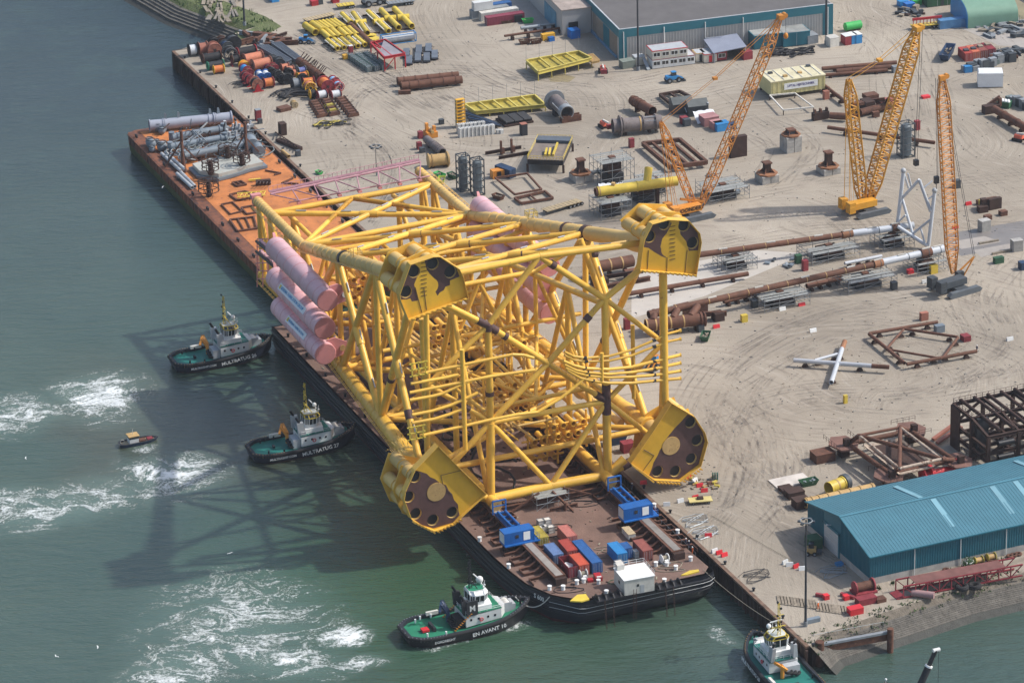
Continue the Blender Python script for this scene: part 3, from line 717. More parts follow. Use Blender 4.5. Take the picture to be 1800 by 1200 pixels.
def anodes(a,b,r,n=3,side=(.3,.25,.9)):
 a=Vector(a);b=Vector(b);d=(b-a).normalized();s=Vector(side);s=(s-d*s.dot(d)).normalized()
 for i in range(n):
  c=a+(b-a)*((i+.7)/(n+.4))+s*(r+.12)
  AN.tube(c-d*1.3,c+d*1.3,.16,n=5)
for k in('TL','TR','BL','BR'):
 top=k[0]=='T';mt=yel2 if top else yel
 st=[(-132,1.15),(-98,1.25),(-86,1.5),(-60,1.65),(-30,1.75),(-14,1.9),(-7,2.6),(0,2.7)]
 for(x0,r0),(x1,r1)in zip(st,st[1:]):
  J(LP(k,x0),LP(k,x1),r0,mt,'leg_can',20,r1)
 x=-96
 while x<-18:
  p,q=LP(k,x),LP(k,x+.12);MB().tube(p,q,(1.52 if x<-86 else 1.78)+.04*(x>-40),n=16).build('leg_ring',mt,jt,world=True);x+=4.3
 x=-131
 while x<-99:MB().tube(LP(k,x),LP(k,x+.35),1.3,n=16).build('leg_ring',mt,jt,world=True);x+=1.5
 d=LD[k];off=V3(0,-1,-.35)if k in('TL','BL')else V3(0,1,.2)
 m_=MB();
 for s_ in(1.9,2.2):m_.path([LP(k,x)+off*s_ for x in(-130,-98,-50,-10)],.08,n=5)
 for i in range(60):x=-128+i*2;m_.beam(LP(k,x)+off*1.5,LP(k,x)+off*2.3,.12)
 m_.build('leg_pipe_rack',mt,jt,world=True)
for(a,b,k)in((-60,-58.6,'TL'),(-9,-7.6,'TR'),(-33,-31,'TR'),(-43,-42,'TR'),(-58,-57.2,'BR')):
 m_=MB().tube(LP(k,a),LP(k,b),1.92,n=18)if k!='BR' else MB().tube(LP(k,a),LP(k,b),1.8,n=18)
 m_.build('coating_band',black if k=='TL' else coat,jt,world=True)
ST=[-122,-98,-66,-33,0]
for x in(-122,-98):
 a,b=LP('TL',x),LP('TR',x);J(a,b,.85,yel)
J(LP('TL',-6),LP('TR',-6),.75,yel2)
def X(a0,b0,a1,b1,r,mat=None,an=2,bandp=.5):
 """crossed braces a0-b1 and b0-a1 with a joint can in the middle"""
 J(a0,b1,r,mat);J(b0,a1,r,mat)
 c=(a0+b1)/2;d=(b1-a0).normalized()
 J(c-d*2.2,c+d*2.2,r+.1,mat,'joint_can')
 anodes(a0,b1,r,an);anodes(b0,a1,r,an)
for x0,x1 in zip(ST,ST[1:]):
 X(LP('TL',x0),LP('TR',x0),LP('TL',x1),LP('TR',x1),.82,yel,4)
 c=(LP('TL',x0)+LP('TR',x1))/2
 if x0>-100:
  for t in(.47,.53):band(LP('TL',x0),LP('TR',x1),t,1.2,.84)
m98=(LP('TL',-122)+LP('TR',-122))/2
for k in('TL','TR'):J(m98,LP(k,-110)*.5+(LP('TL',-110)+LP('TR',-110))*.25,.7)
J(m98,LP('TL',-98),.7);J(m98,LP('TR',-98),.7)
for u,l in(('TL','BL'),('TR','BR')):
 for x in(-130,-122,-110,-98):J(LP(u,x),LP(l,x),.85 if x>-125 else .95,yel)
 J(LP(u,-130),LP(l,-122),.55);J(LP(u,-110),LP(l,-98),.6);J(LP(u,-122),LP(l,-110),.6)
 for x0,x1 in((-98,-66),(-66,-33),(-33,0)):
  X(LP(u,x0),LP(l,x0),LP(u,x1),LP(l,x1),.95,yel,3)
 for x in(-66,-33):J(LP(u,x),LP(l,x),.8);
 band(LP(u,-33),LP(l,0),.72,2.2,.97);band(LP(l,-33),LP(u,0),.3,1.2,.97)
for x in(-122,-98,-66,-33,0):
 J(LP('BL',x),LP('BR',x),.8)
for x0,x1 in((-98,-66),(-66,-33),(-33,0)):X(LP('BL',x0),LP('BR',x0),LP('BL',x1),LP('BR',x1),.8,None,2)
RY=(-36.6,-7.9)
def topz(x):return KN['TL'].z+(57.6-KN['TL'].z)*(x+98)/109 if x>-98 else KN['TL'].z
def rowz(x):return min(topz(x)-1.0,29.5+(46.5-29.5)*(x+98)/100)if x>-98 else 27
XF=5.2
for y in RY:
 MB().tube((-126,y,4.1),(9.0,y,4.1),1.25,n=18).build('launch_runner',yel,jt,world=True)
 MB().tube((9.0,y,4.1),(9.6,y,4.1),1.45,n=18).build('runner_end_cap',sandy,jt,world=True)
 MB().bb(-126,9,y-.7,y+.7,2.8,3.2).build('runner_shoe',sandy,jt,world=True)
 J(V3(-98,y,rowz(-98)),V3(XF,y,47.2),.85);J(V3(-126,y,27),V3(-98,y,rowz(-98)),.7)
 sts=[-122,-98,-82,-66,-50,-33,-14,XF]
 for i,(x0,x1)in enumerate(zip(sts,sts[1:])):
  z0,z1=rowz(x0),rowz(x1);J(V3(x0,y,z0),V3(x0,y,4.1),.8 if i%2==0 else .6)
  if i%2:J(V3(x0,y,4.1),V3(x1,y,z1),.7)
  else:J(V3(x0,y,z0),V3(x1,y,4.1),.7)
  zm0,zm1=(z0+4)/2,(z1+4)/2
  if x0>-99:J(V3(x0,y,zm0),V3(x1,y,zm1),.55)
J(V3(-96,-1.5,9.5),V3(-8,2.4,9.5),1.0,yel2,'leg_pipe',14);J(V3(-96,-4.2,8.6),V3(-12,-2.0,8.2),.7,yel2,'leg_pipe',14)
for x in(-84,-72,-58,-44,-30):
 MB().tube((x,2.0+.02*x*0,9.3),(x+1,2.0,9.3),2.1,n=18).build('leg_ring',yel2,jt,world=True)
for x in(-98,-66,-33):
 zt=topz(x);y0,y1=LP('BL',x).y,LP('BR',x).y
 zr=rowz(x)
 for ya,za,yb,zb in((y0,9,RY[0],zr),(RY[0],9,RY[0]/2+RY[1]/2,zr),(RY[1],9,(RY[0]+RY[1])/2,zr),(y1,9,RY[1],zr),(RY[0],zr,y0,zt-1),(RY[1],zr,y1,zt-1)):
  J(V3(x,ya,za),V3(x,yb,zb),.6)
 J(V3(x,y0+1,(9+zt)/2),V3(x,y1-1,(9+zt)/2),.6);J(V3(x,RY[0],zr),V3(x,RY[1],zr),.7)
for x0,x1,z in((-66,-33,24),(-33,0,24),(-98,-66,20)):
 J(V3(x0,RY[0],z),V3(x1,(RY[0]+RY[1])/2,z),.5);J(V3(x0,RY[1],z),V3(x1,(RY[0]+RY[1])/2,z),.5)
 J(V3(x1,RY[0],z),V3(x1,RY[1],z),.55);J(V3(x0,(RY[0]+RY[1])/2,z),V3(x1,(RY[0]+RY[1])/2,z),.45)
def N(px,py,x=None):return PX(px,py,0,XF if x is None else x)
n1,n2,n3,n4,nc=N(858,572),N(1066,705),N(1063,525),N(862,742),N(963,638)
tm_,ml,mr_=N(948,450),N(752,676),N(1166,602)
bl,br,kb=N(862.5,877),N(1068.4,835),N(968,853)
FL,FR,BLf,BRf=V3(XF,FT['TL'].y+1,57),V3(XF,FT['TR'].y,57),V3(XF,FT['BL'].y,9),V3(XF,FT['BR'].y,9)
for a,b,r in((n1,n4,.95),(n3,n2,.95),(n4,bl,1.0),(n2,br,1.0),(n3,nc,.8),(nc,n4,.8),(n1,nc,.8),(nc,n2,.8),(n4,n2,.75),
    (tm_,n1,.8),(tm_,n3,.85),(FR,n3,.85),(FL,n1,.8),(n3,mr_,.7),(mr_,n2,.7),(n1,ml,.7),(ml,n4,.7),(n2,kb,.75),(n4,kb,.75),
    (n2,BRf,.7),(n4,BLf,.8),(br,BRf,.95),(bl,BLf,.95),(FL,ml,.7),(FR,mr_,.7),(ml,BLf,.7),(mr_,BRf,.7)):
 J(a,b,r,None,'end_brace',14)
J(PX(806,480,0,XF),tm_,.85,None,'end_brace',14);J(tm_,PX(1127,427.5,0,XF),.9,None,'end_brace',14)
J(bl,kb,1.15,None,'end_brace',16);J(kb,br,1.15,None,'end_brace',16)
J(N(839,868),bl,1.1,None,'end_brace',16);J(br,N(1098,806),1.1,None,'end_brace',16)
for a,b,t,L,r in((n3,n2,.93,5.0,1.0),(n2,br,.06,4.0,1.05),(nc,n2,.92,4,.85),(n1,nc,.06,3.2,.9),(n1,nc,.28,1,.85),(FL,n1,.95,4.5,.85),(tm_,n3,.2,1.4,.9),(n4,n1,.3,1,.98),(n3,nc,.3,1.6,.85),(br,BRf,.35,2.2,1.05),(n1,n4,0.02,1.5,1.0),(tm_,FR,.45,1,.85),(ml,n4,.55,4.0,.75)):
 band(a,b,t,L,r)
J(PX(1165.4,479,0,8),PX(1168.6,712,0,8),.95,None,'caisson',14);J(PX(1112,571,0,4),PX(1114,700,0,4),.55)
J(LP('TR',-33),PX(1135,742,0,-4),1.1);J(PX(1020,420,0,-20),PX(1100,640,0,-10),.8)
XR=XF+3.2
for pts in([(732,658),(790,646),(856,632),(900,623),(920,624),(938,629)],[(722,674),(780,664),(806,658)],[(720,690),(790,676),(858,662),(905,655),(940,650)],
   [(720,703),(760,696),(776,692),(806,678),(828,668)],[(724,729),(760,722),(792,712),(840,690)],[(724,743),(764,736),(790,728),(812,719)],
   [(738,766),(800,752),(860,738),(910,728),(945,724)],[(945,724),(968,710),(985,700),(1010,680),(1026,665)],
   [(992,618),(1008,626),(1028,629),(1070,626),(1110,615),(1150,598),(1172,587),(1195,581)],[(992,624),(1010,633),(1030,635),(1070,634),(1110,625),(1150,609),(1175,600),(1195,596)],
   [(990,634),(1008,642),(1028,647),(1070,649),(1110,645),(1150,635),(1195,624)],[(992,640),(1012,650),(1032,654),(1070,657),(1110,654),(1150,648),(1195,638)],
   [(994,646),(1014,655),(1034,660),(1070,663),(1110,662),(1150,659),(1195,652)],[(996,650),(1020,664),(1042,669),(1070,673),(1110,673),(1150,669),(1195,665)]):
 P_=[PX(x,y,0,XR)for x,y in pts];m_=MB()
 for a,b in zip(P_,P_[1:]):m_.tube(a,b,.38 if len(pts)<8 else .3,n=10)
 m_.build('riser_pipe',yel,jt,world=True)
 if len(pts)>6:
  for i in(2,5):MB().tube(P_[i]-V3(0,.4,0),P_[i]+V3(0,.4,0),.4,n=8).build('pipe_clamp',black,jt,world=True)
  MB().tube(P_[-1]-V3(0,.3,0),P_[-1]+V3(0,.25,0),.3,.5,n=8).build('bell_mouth',yel,jt,world=True)
J(PX(812,614,0,XR),PX(818,790,0,XR),.62);J(PX(742,560,0,1),PX(752,800,0,1),.8);J(PX(1058,620,0,XR),PX(1058,668,0,XR),.5)
for x_,y_ in((736,648),(732,760)):
 m_=MB();c=PX(x_,y_,0,XR+.5)
 for dy in(-1.6,0,1.6):
  m_.beam(c+V3(0,dy,-1.6),c+V3(0,dy,1.6),.25)
 for dz in(-1.5,0,1.5):m_.beam(c+V3(0,-2.2,dz),c+V3(0,2.2,dz),.25)
 m_.build('clamp_frame',ylem,jt,world=True)
def cluster(cx,cy,x,ny,nz,sp=2.5,r=.72,L=4.5):
 c=PX(cx,cy,0,x)
 for j in range(nz):
  for i in range(ny):
   p=c+V3((j%2)*.6,(i-(ny-1)/2)*sp+(.9 if j%2 else 0),(j-(nz-1)/2)*sp*.92)
   MB().hollow(p+V3(-L,0,0),p,r,.14,12).build('guide_sleeve',yel,jt,world=True)
 for j in range(nz):J(c+V3(-1.3,-(ny)*sp/2-1.5,(j-(nz-1)/2)*sp*.92),c+V3(-1.3,ny*sp/2+1.5,(j-(nz-1)/2)*sp*.92),.3)
 for i in(-1,1):J(c+V3(-1.3,i*ny*sp/2,-nz*sp/2-1),c+V3(-1.3,i*ny*sp/2,nz*sp/2+1),.3)
for a in((781,590,-30,3,3),(796,675,-14,3,2),(880,688,-10,3,2),(916,700,-16,2,3),(1000,762,-6,4,3),(958,790,-8,3,3),(600,0,0,0,0),(685,480,-62,3,3),(640,505,-70,3,3),(868,735,-22,3,2),(905,612,-30,2,2),(845,605,-40,2,2)):
 if a[3]:cluster(*a)
cl_=[(700,552),(700,562),(700,572)]
for i,dz in enumerate((0,1.4,2.8)):
 for dy in(0,1.7):
  J(V3(-92,-33+dy,16+dz),V3(-20,-31+dy,19+dz),.32,yel2,'conductor',8)
  J(V3(-70,-22+dy,9+dz),V3(-10,-24+dy,12+dz),.32,yel2,'conductor',8)
for i in range(9):J(V3(-88+i*8,-34,16.4+i*.33),V3(-88+i*8,-30,19.4+i*.33),.3,yel2,'conductor_clamp',8)
for i in range(10):
 a=V3(-44+i*3.5,-33+random.uniform(0,5),4+random.random()*4);pts=[a+V3(j*2.2,1.1*math.sin(j*.9+i)*2,1.4*math.sin(j*.7+i*2))for j in range(8)]
 MB().path(pts,.3,n=7).build('hose',black,jt,world=True)
for i in range(44):
 x=random.uniform(-60,-4);y=random.uniform(-33,-10);z=random.uniform(6,20);L=random.uniform(5,12);dr=random.choice([V3(0,1,0),V3(1,.1,0),V3(0,0,1),V3(0,.7,.6),V3(0,-.7,.6),V3(.8,0,.5)])
 J(V3(x,y,z),V3(x,y,z)+dr*L,random.choice((.2,.28,.4)),random.choice((yel,yel,yel2)),'pipe',8)
def foot(k,outer,holes,hr,disc,dr_,brown,back=12.5,teeth=None,nv=None):
 c=FT[k];P2=[PX(x,y,0,XP)for x,y in outer];H=[PX(x,y,0,XP)for x,y in holes]
 d=LD[k]
 BS=[[PX(x,y,0,XP)for x,y in b_]for b_ in(brown if isinstance(brown[0],list)else[brown])];dc=PX(*disc,0,XP)
 polys=[P2]+BS+[[h+V3(0,hr*math.cos(t*math.pi/10),hr*math.sin(t*math.pi/10))for t in range(20)]for h in H]+[[dc+V3(0,dr_*math.cos(t*math.pi/14),dr_*math.sin(t*math.pi/14))for t in range(28)]]
 vs=[];es=[]
 for P_ in polys:
  o_=len(vs);vs+=[Vector((p.y,p.z))for p in P_];es+=[(o_+i,o_+(i+1)%len(P_))for i in range(len(P_))]
 ov,_,of,_,_,_=delaunay_2d_cdt(vs,es,[],0,1e-4)
 def inside(q,P_):
  r_=False;n_=len(P_)
  for i in range(n_):
   a,b=P_[i],P_[(i+1)%n_]
   if(a.z>q[1])!=(b.z>q[1])and q[0]<(b.y-a.y)*(q[1]-a.z)/(b.z-a.z)+a.y:r_=not r_
  return r_
 my,mbs=MB(),[MB()for _ in BS];my.v=[(XP,v.x,v.y)for v in ov]
 for m_ in mbs:m_.v=list(my.v)
 bk=MB();bk.v=[(XP-.3,v.x,v.y)for v in ov]
 for f_ in of:
  q=((ov[f_[0]]+ov[f_[1]]+ov[f_[2]])/3)
  if not inside(q,P2)or any((q-Vector((h.y,h.z))).length<hr*.985 for h in H):continue
  ib=[i for i,B in enumerate(BS)if inside(q,B)];br_=ib and(q-Vector((dc.y,dc.z))).length>dr_*.99
  (mbs[ib[0]]if br_ else my).f.append(tuple(f_));bk.f.append(tuple(reversed(f_)))
 for m_ in[my,bk]+mbs:
  us=sorted({i for f_ in m_.f for i in f_});mp={i:j for j,i in enumerate(us)};m_.v=[m_.v[i]for i in us];m_.f=[tuple(mp[i]for i in f_)for f_ in m_.f]
 my.build('foot_plate',ydk,jt,world=True,smooth=False);[m_.build('unpainted_area',coat,jt,world=True,smooth=False)for m_ in mbs];bk.build('plate_back',yel,jt,world=True,smooth=False)
 d=V3(1,0,.10 if k[0]=='T' else .03).normalized()
 m_=MB()
 for a,b in zip(P2,P2[1:]+P2[:1]):m_.slab([a+V3(.9,0,0),b+V3(.9,0,0),b+V3(-1.2,0,0),a+V3(-1.2,0,0)],(c-(a+b)/2).normalized()*.12)
 m_.build('plate_rim',yel,jt,world=True)
 for h in H:
  MB().hollow(h-d*back,h-V3(.2,0,0),hr+.1,.15,18).build('pile_sleeve',yel2,jt,world=True)
  for s_ in(.12,.55):MB().hollow(h-d*(back*s_),h-d*(back*s_-.03),hr+.3,.28,18).build('sleeve_ring',yel,jt,world=True)
  MB().tube(h-d*(back*.06),h-d*(back*.06-.05),hr-.05,n=16).build('sleeve_shade_disc',black,jt,world=True)  # black disc near the mouth stands in for the shade inside the sleeve
 sh=-d*back;cen=sum(H,Vector())/len(H);rear=[]
 cc=(cen*.6+c*.4)
 hull_=sorted([(math.atan2(h.z-c.z,h.y-c.y),h)for h in H],key=lambda t:t[0])
 pts=[]
 an0=math.atan2(cen.z-c.z,cen.y-c.y)
 hs=sorted(H,key=lambda h:(math.atan2(h.z-c.z,h.y-c.y)-an0+math.pi)%(2*math.pi))
 for h in hs:pts.append(h+(h-c).normalized()*(hr+.7)+sh)
 perp=(hs[-1]-hs[0]).normalized();back_c=c-(cen-c).normalized()*2.6
 pts.append(back_c+perp*2.4+sh);pts.append(back_c-perp*2.4+sh)
 for off,nm in((0,'yoke_plate'),(back*.62,'yoke_plate')):
  MB().slab([p_+d*off for p_ in pts],d*.3).build(nm,yel,jt,world=True)
 m_=MB()
 for h in hs:m_.slab([c-d*(back-.4),h-d*(back-.4),h-d*(back*.42),c-d*(back*.42)],(0,.12,.12))
 m_.build('shear_plate',yel,jt,world=True)
 J(c-d*back*1.2,c-V3(.4,0,0),2.4,yel2,'leg_can',20)
 if teeth:
  m_=MB()
  for(a,b,n)in teeth:
   a=PX(*a,0,XP);b=PX(*b,0,XP)
   for i in range(n):
    p=a+(b-a)*((i+.15)/n);q=a+(b-a)*((i+.75)/n);e=(b-a).normalized()
    m_.slab([p+V3(.95,0,0),q+V3(.95,0,0),q+V3(1.9,0,0)],e.cross(V3(1,0,0))*.35)
  m_.build('skirt_rib',yel,jt,world=True)
 return P2
ydk=M('jacket_foot_yellow',(.70,.40,.03),.5,var=.12,scale=.3,rust=.1,rcol=(.35,.18,.04))
foot('TL',[(719,463),(760,449),(772,449),(806,471),(812,484),(822,522),(758,545),(716,561),(702,526),(700,516)],[(728,477.5),(761,463.5),(791.5,478),(714,513)],1.45,(756,503),1.95,
     [[(718,466),(728,463),(736,470),(734,485),(728,500),(735,528),(724,530),(721,524),(716,526),(703,527),(701,517),(713,490)],[(746,457),(770,451),(802,471),(808,486),(791,493),(791,501),(783,504),(780,510),(773,514),(769,520),(765,512),(768,500),(764,490),(756,482),(750,474)]],teeth=[((718,558),(818,520),11)])
foot('TR',[(1130,420),(1144,392),(1173,384),(1209,386),(1228,408),(1231,424),(1222,482),(1122,474),(1128,430)],[(1142.5,416),(1168,394),(1202.5,396.5),(1217.5,427)],1.45,(1176,437),1.95,
     [[(1131,421),(1146,395),(1171,387),(1181,392),(1172,410),(1164,420),(1161,434),(1166,446),(1172,454),(1162,450),(1150,443),(1140,436),(1130,434)],[(1193,387),(1208,388),(1226,409),(1229,424),(1227,440),(1211,441),(1206,424),(1196,412)]],teeth=[((1124,472),(1221,480),12)])
foot('BL',[(768,781),(727,824),(710,862),(708,876),(721,910),(741,924),(763,931),(797,920),(810,906),(853,866),(812,826)],[(729.5,838),(718.5,873),(731,902.5),(761,913.5),(795,900)],1.42,(767,864),2.3,
     [(738,828),(750,832),(756,838),(764,841),(772,847),(784,852),(789,862),(795,868),(798,878),(805,886),(806,897),(808,905),(796,918),(762,928),(741,922),(723,909),(710,876),(712,862),(729,826)],teeth=[((722,911),(762,931),7),((764,931),(808,907),8)])
foot('BR',[(1178,706),(1219,730),(1237,758),(1242,775),(1230,817),(1194,844),(1148,842),(1106,812),(1119,794),(1148,752)],[(1214,742),(1225.5,773.5),(1215,806),(1187,828),(1156,828)],1.42,(1179.5,783),2.3,
     [(1209,728),(1217,731),(1235,759),(1239,775),(1228,816),(1193,842),(1150,840),(1141,835),(1146,822),(1149,812),(1156,800),(1160,790),(1168,782),(1170,772),(1178,762),(1186,752),(1196,742),(1204,733)],teeth=[((1108,812),(1146,842),8),((1150,843),(1192,845),7),((1196,843),(1230,818),7)])
for disc,(u,v)in(((767,864),(0,0)),((1179.5,783),(0,0))):
 c=PX(*disc,0,XP);MB().tube(c+V3(-.2,0,0),c+V3(.12,0,0),2.25,n=28).build('cover_disc',sandy,jt,world=True)
for seam in([(793,868),(779,852),(775,835),(812,826)],[(1132,790),(1150,800),(1128,830)],[(745,505),(750,545)],[(730,505),(742,550)],[(1140,440),(1138,473)],[(1173,452),(1172,478)],[(1208,440),(1204,480)]):
 MB().path([PX(x,y,0,XP+.06)for x,y in seam],.07,n=4).build('weld_seam',coat,jt,world=True)
for base,n in(((745,462),9),((1182,398),9)):
 m_=MB()
 for i in range(n):
  c=PX(base[0],base[1]+i*7.2,0,XP+.05);m_.beam(c-V3(0,.7,0),c+V3(0,.7,0),.12)
 m_.build('draught_mark',rustd,jt,world=True)
for x0 in(-16,-11):
 m_=MB()
 for i in range(14):
  t=-1.4+i*.22;c=LP('BL',x0+(i%3)*1.3);rr=3.0
  p=c+V3(0,-rr*math.cos(t),rr*math.sin(t));m_.beam(p,p+V3(2.2,0,0),.1);m_.beam(p,p*.93+c*.07+V3(0,-1.0*math.cos(t),1.0*math.sin(t)),.1);m_.beam(p,c+(p-c)*1.35,.1)
 m_.build('access_cage',yel2,jt,world=True)
m_=MB();q=LP('TR',-62)+V3(0,0,2)
rail_box(m_,q.x-1.2,q.x+1.2,q.y-1.2,q.y+1.2,q.z,1.5,.8,.09).build('access_cage',ylem,jt,world=True)
q=LP('TL',-50)+V3(0,0,2);rail_box(MB(),q.x-1.5,q.x+1.5,q.y-1,q.y+1.2,q.z-.3,1.3,.8,.09).build('access_cage',yel2,jt,world=True)
AN.build('anodes',lgrey,jt,world=True,kind='stuff')
def tank(label,a,b,r,group,band=None):
 a=Vector(a);b=Vector(b);t=T('buoyancy_tank',label,'buoyancy tank',a,0,group);d=(b-a).normalized()
 MB().tube(a,b,r,n=32).build('shell',pink,t,world=True)
 MB().tube(a-d*.15,a,r*.93,r,n=32).build('end_cap',pinkd,t,world=True);MB().tube(b,b+d*.7,r,r*.55,n=32).build('nose_cone',pinkd,t,world=True)
 for s_ in(.08,.2,.33,.5,.64,.78,.92):c=a+(b-a)*s_;MB().tube(c-d*.06,c+d*.06,r+.04,n=32).build('weld_ring',pinkd,t,world=True)
 MB().slab([b+V3(0,-.5,r*.8),b+V3(0,.5,r*.8),b+V3(-.9,.3,r*1.25),b+V3(-.9,-.3,r*1.25)],(-.3,0,.1)).build('lifting_lug',pinkd,t,world=True)
 return t
DP=V3(-1,-.02,0)
ends=[PX(576,528,1,-50.5),PX(571,577,1,-50.5),PX(572,622,1,-50.5)]
LN=[47,36,33];LB=['top','middle','lowest']
for i,e in enumerate(ends):
 bk=[PX(488,437,1,-50.0),PX(489,489,1,-50.0),PX(497,532,1,-50.0)][i]
 d=V3(-1,.01,(bk.z-e.z)/abs(bk.x-e.x)if i==0 else 0)
 L_=abs(bk.x-e.x)+1
 t=tank(f'{LB[i]} pink buoyancy tank on the water side of the jacket'+(', with white name banner' if i else ''),e,e+d.normalized()*L_,2.75,'pink buoyancy tanks on the port side')
 if i:
  n0=V3(0,-.80,.60)
  bl_=18 if i==1 else 13
  c=e+d*(8+bl_/2)+n0*2.83;m_=MB();u=V3(0,.60,.80)
  m_.slab([c-V3(bl_/2,0,0)-u*.85,c+V3(bl_/2,0,0)-u*.85,c+V3(bl_/2,0,0)+u*.85,c-V3(bl_/2,0,0)+u*.85],n0*.05);bn=m_.build('name_banner',foil,t,world=True)
  tx=text('lettering','HEEREMA FABRICATION GROUP' if i==1 else 'HEEREMA FABRICATION',1.05 if i==1 else .85,M('banner_blue',(.10,.30,.52),.6),t,(0,0,0),(0,0,0),sx=1)
  mt=Matrix((V3(1,0,0),u,n0*-1 if V3(1,0,0).cross(u).dot(n0)<0 else n0)).transposed().to_4x4();mt.translation=parent_m(t).inverted()@(c+n0*.08)
  s_=(bl_-2.5)/max(tx.dimensions.x,1);tx.matrix_local=mt@Matrix.Diagonal((s_,1,1,1))
  MB().box((0,0,0),(1,1,.05)).build('logo',ylem,t).matrix_local=(lambda q_:(setattr(q_,'translation',parent_m(t).inverted()@(c+V3(-bl_/2+.9,0,0)+n0*.08)),q_)[1])(mt.copy())
for i,(z_,lab)in enumerate(((ends[0],'x'),(ends[2],'y'))):
 c=z_+V3(-1.2,3.6,.3);m_=MB()
 m_.slab([c+V3(0,-2.5,-2.8),c+V3(0,2.2,-1.6),c+V3(0,2.6,1.2),c+V3(0,-.5,2.9),c+V3(0,-2.5,2.6)],(-.5,0,0));m_.build('hinge_plate',pinkd,jt,world=True)
 MB().tube(c+V3(.1,1.2,0),c+V3(.35,1.2,0),.75,n=16).build('hinge_pin',sandy if i else white,jt,world=True)
for i,(x,y)in enumerate(((966,468),(960,510),(967,551))):
 e=PX(x,y,1,4.2 if i!=1 else 2.5)
 tank(f'{LB[i]} pink buoyancy tank of the stack on the quay side, seen through the frame',e,e+V3(-44,0,0),2.7,'pink buoyancy tanks on the quay side')
pinkt=M('mauve_truss_paint',(.42,.22,.25),.6,var=.2,scale=.6,rust=.3,rcol=(.2,.09,.09))
tr=T('pink_truss','pink triangular lattice truss lying across the far end of the jacket top','truss',tuple((EN['TL']+EN['TR'])/2))
A0,A1=LP('TL',-131.5)+V3(0,3.6,1.2),LP('TR',-131.5)+V3(0,.4,2.6);B0,B1=LP('TL',-123)+V3(0,5.5,1.6),LP('TR',-123)+V3(0,-.5,1.8);C0,C1=A0+V3(-1.3,0,.35),A1+V3(-1.3,0,.35)
for a,b,r in((A0,A1,.3),(B0,B1,.2),(C0,C1,.2)):MB().tube(a,b,r,n=8).build('chord',pinkt,tr,world=True)
n=7
for i in range(n):
 a=A0+(A1-A0)*(i/n);a2=A0+(A1-A0)*((i+1)/n);b=B0+(B1-B0)*((i+.5)/n)
 for p,q in((a,b),(b,a2)):MB().tube(p,q,.17,n=8).build('lattice_brace',pinkt,tr,world=True)
 MB().tube(b,B0+(B1-B0)*(i/n),.2,n=8).build('lattice_brace',pinkt,tr,world=True);MB().box(tuple(b+V3(0,0,-.6)),(1,1,.5)).build('saddle',pinkd,tr,world=True)
 MB().tube(a,C0+(C1-C0)*((i+.5)/n),.18,n=6).build('lattice_brace',pinkt,tr,world=True)
m_=MB()
for i in range(34):
 p=C0+(C1-C0)*(i/33);m_.tube(p,p+V3(0,0,1.2),.07,n=4)
m_.tube(C0+V3(0,0,1.2),C1+V3(0,0,1.2),.07,n=4).build('railing',pinkt,tr,world=True)
MB().slab([A0+V3(-.2,0,.3),A1+V3(-.2,0,.3),C1,C0],(0,0,.12)).build('walkway',M('dark_pink_steel',(.32,.16,.19),.7),tr,world=True)  # walkway plate in a darker pink than the chords
m_=MB().box(LP('TL',-132.6)+V3(0,0,.9),(1.6,2.6,1.2)).box(LP('TL',-133),(1,1.6,2.6));m_.build('end_fitting',pinkd,jt,world=True)
gt=T('pink_gangway','pair of pink walkways with dark rollers at the far upper end of the jacket','gangway',(-120,-46,16))
for k,(a,b)in enumerate((((455,425),(497,462)),((455,443),(498,480)))):
 a=PX(*a,1,-47.5);b=PX(*b,1,-47.5)
 MB().beam(a,b,1.2,.3).build('walkway',blackm,gt,world=True);MB().tube(a+V3(0,-.7,.3),b+V3(0,-.7,.3),.35,n=8).build('fender_tube',black,gt,world=True)
 m_=MB()
 for i in range(14):c=a+(b-a)*((i+.5)/14);m_.box(tuple(c+V3(0,.3,.4)),(.8,.8,.5))
 m_.build('roller',pink,gt,world=True)
m_=MB()
for i in range(6):
 for j in range(3):
  p=PX(452+j*10,420+i*14,1,-46.5);q=PX(452+j*10,434+i*14,1,-46.5);m_.beam(p,q,.22)
  if j<2:m_.beam(p,PX(462+j*10,420+i*14,1,-46.5),.22)
m_.build('frame',pinkd,gt,world=True)
# RUSTY ORANGE DECK BARGE
OX0,OX1,OY0,OY1,OZ=-271.0,-134.0,-34.6,-2.2,0.0
ob=T('deck_barge','rusty orange deck barge with a green waterline, moored ahead of the black barge','barge',(-200,-18,WZ))
orust=M('orange_rusty_side',(.17,.065,.035),.85,var=.45,scale=.22,rust=.5,rcol=(.075,.04,.035),streak=.3)
odeck=M('orange_deck',(.50,.18,.055),.85,var=.3,scale=.2,rust=.36,rcol=(.24,.10,.055),bump=.2)
algae=M('green_waterline',(.07,.085,.02),.7,var=.4,scale=.2,rust=.3,rcol=(.03,.035,.02),streak=.3)
def oring(z,i=0.0):return[(OX0+i+2,OY0+i,z),(OX1-i,OY0+i,z),(OX1-i,OY1-i,z),(OX0+i+1,OY1-i,z),(OX0+i,OY1-i-2,z),(OX0+i,OY0+i+2.5,z)]
MB().loft([oring(-2.9,.08),oring(OZ)]).build('hull',orust,ob,world=True);MB().loft([oring(-7,1),oring(-5.0,.3),oring(-2.95,.1)]).build('boot_topping',algae,ob,world=True)
MB().bb(OX0+2.2,OX1-.5,OY0+3.6,OY1-.5,OZ,OZ+.06).build('deck',odeck,ob,world=True)
MB().bb(OX0+1,OX1-.3,OY0+.3,OY0+3.5,OZ,OZ+.05).build('deck_edge',orust,ob,world=True)
m_=MB()
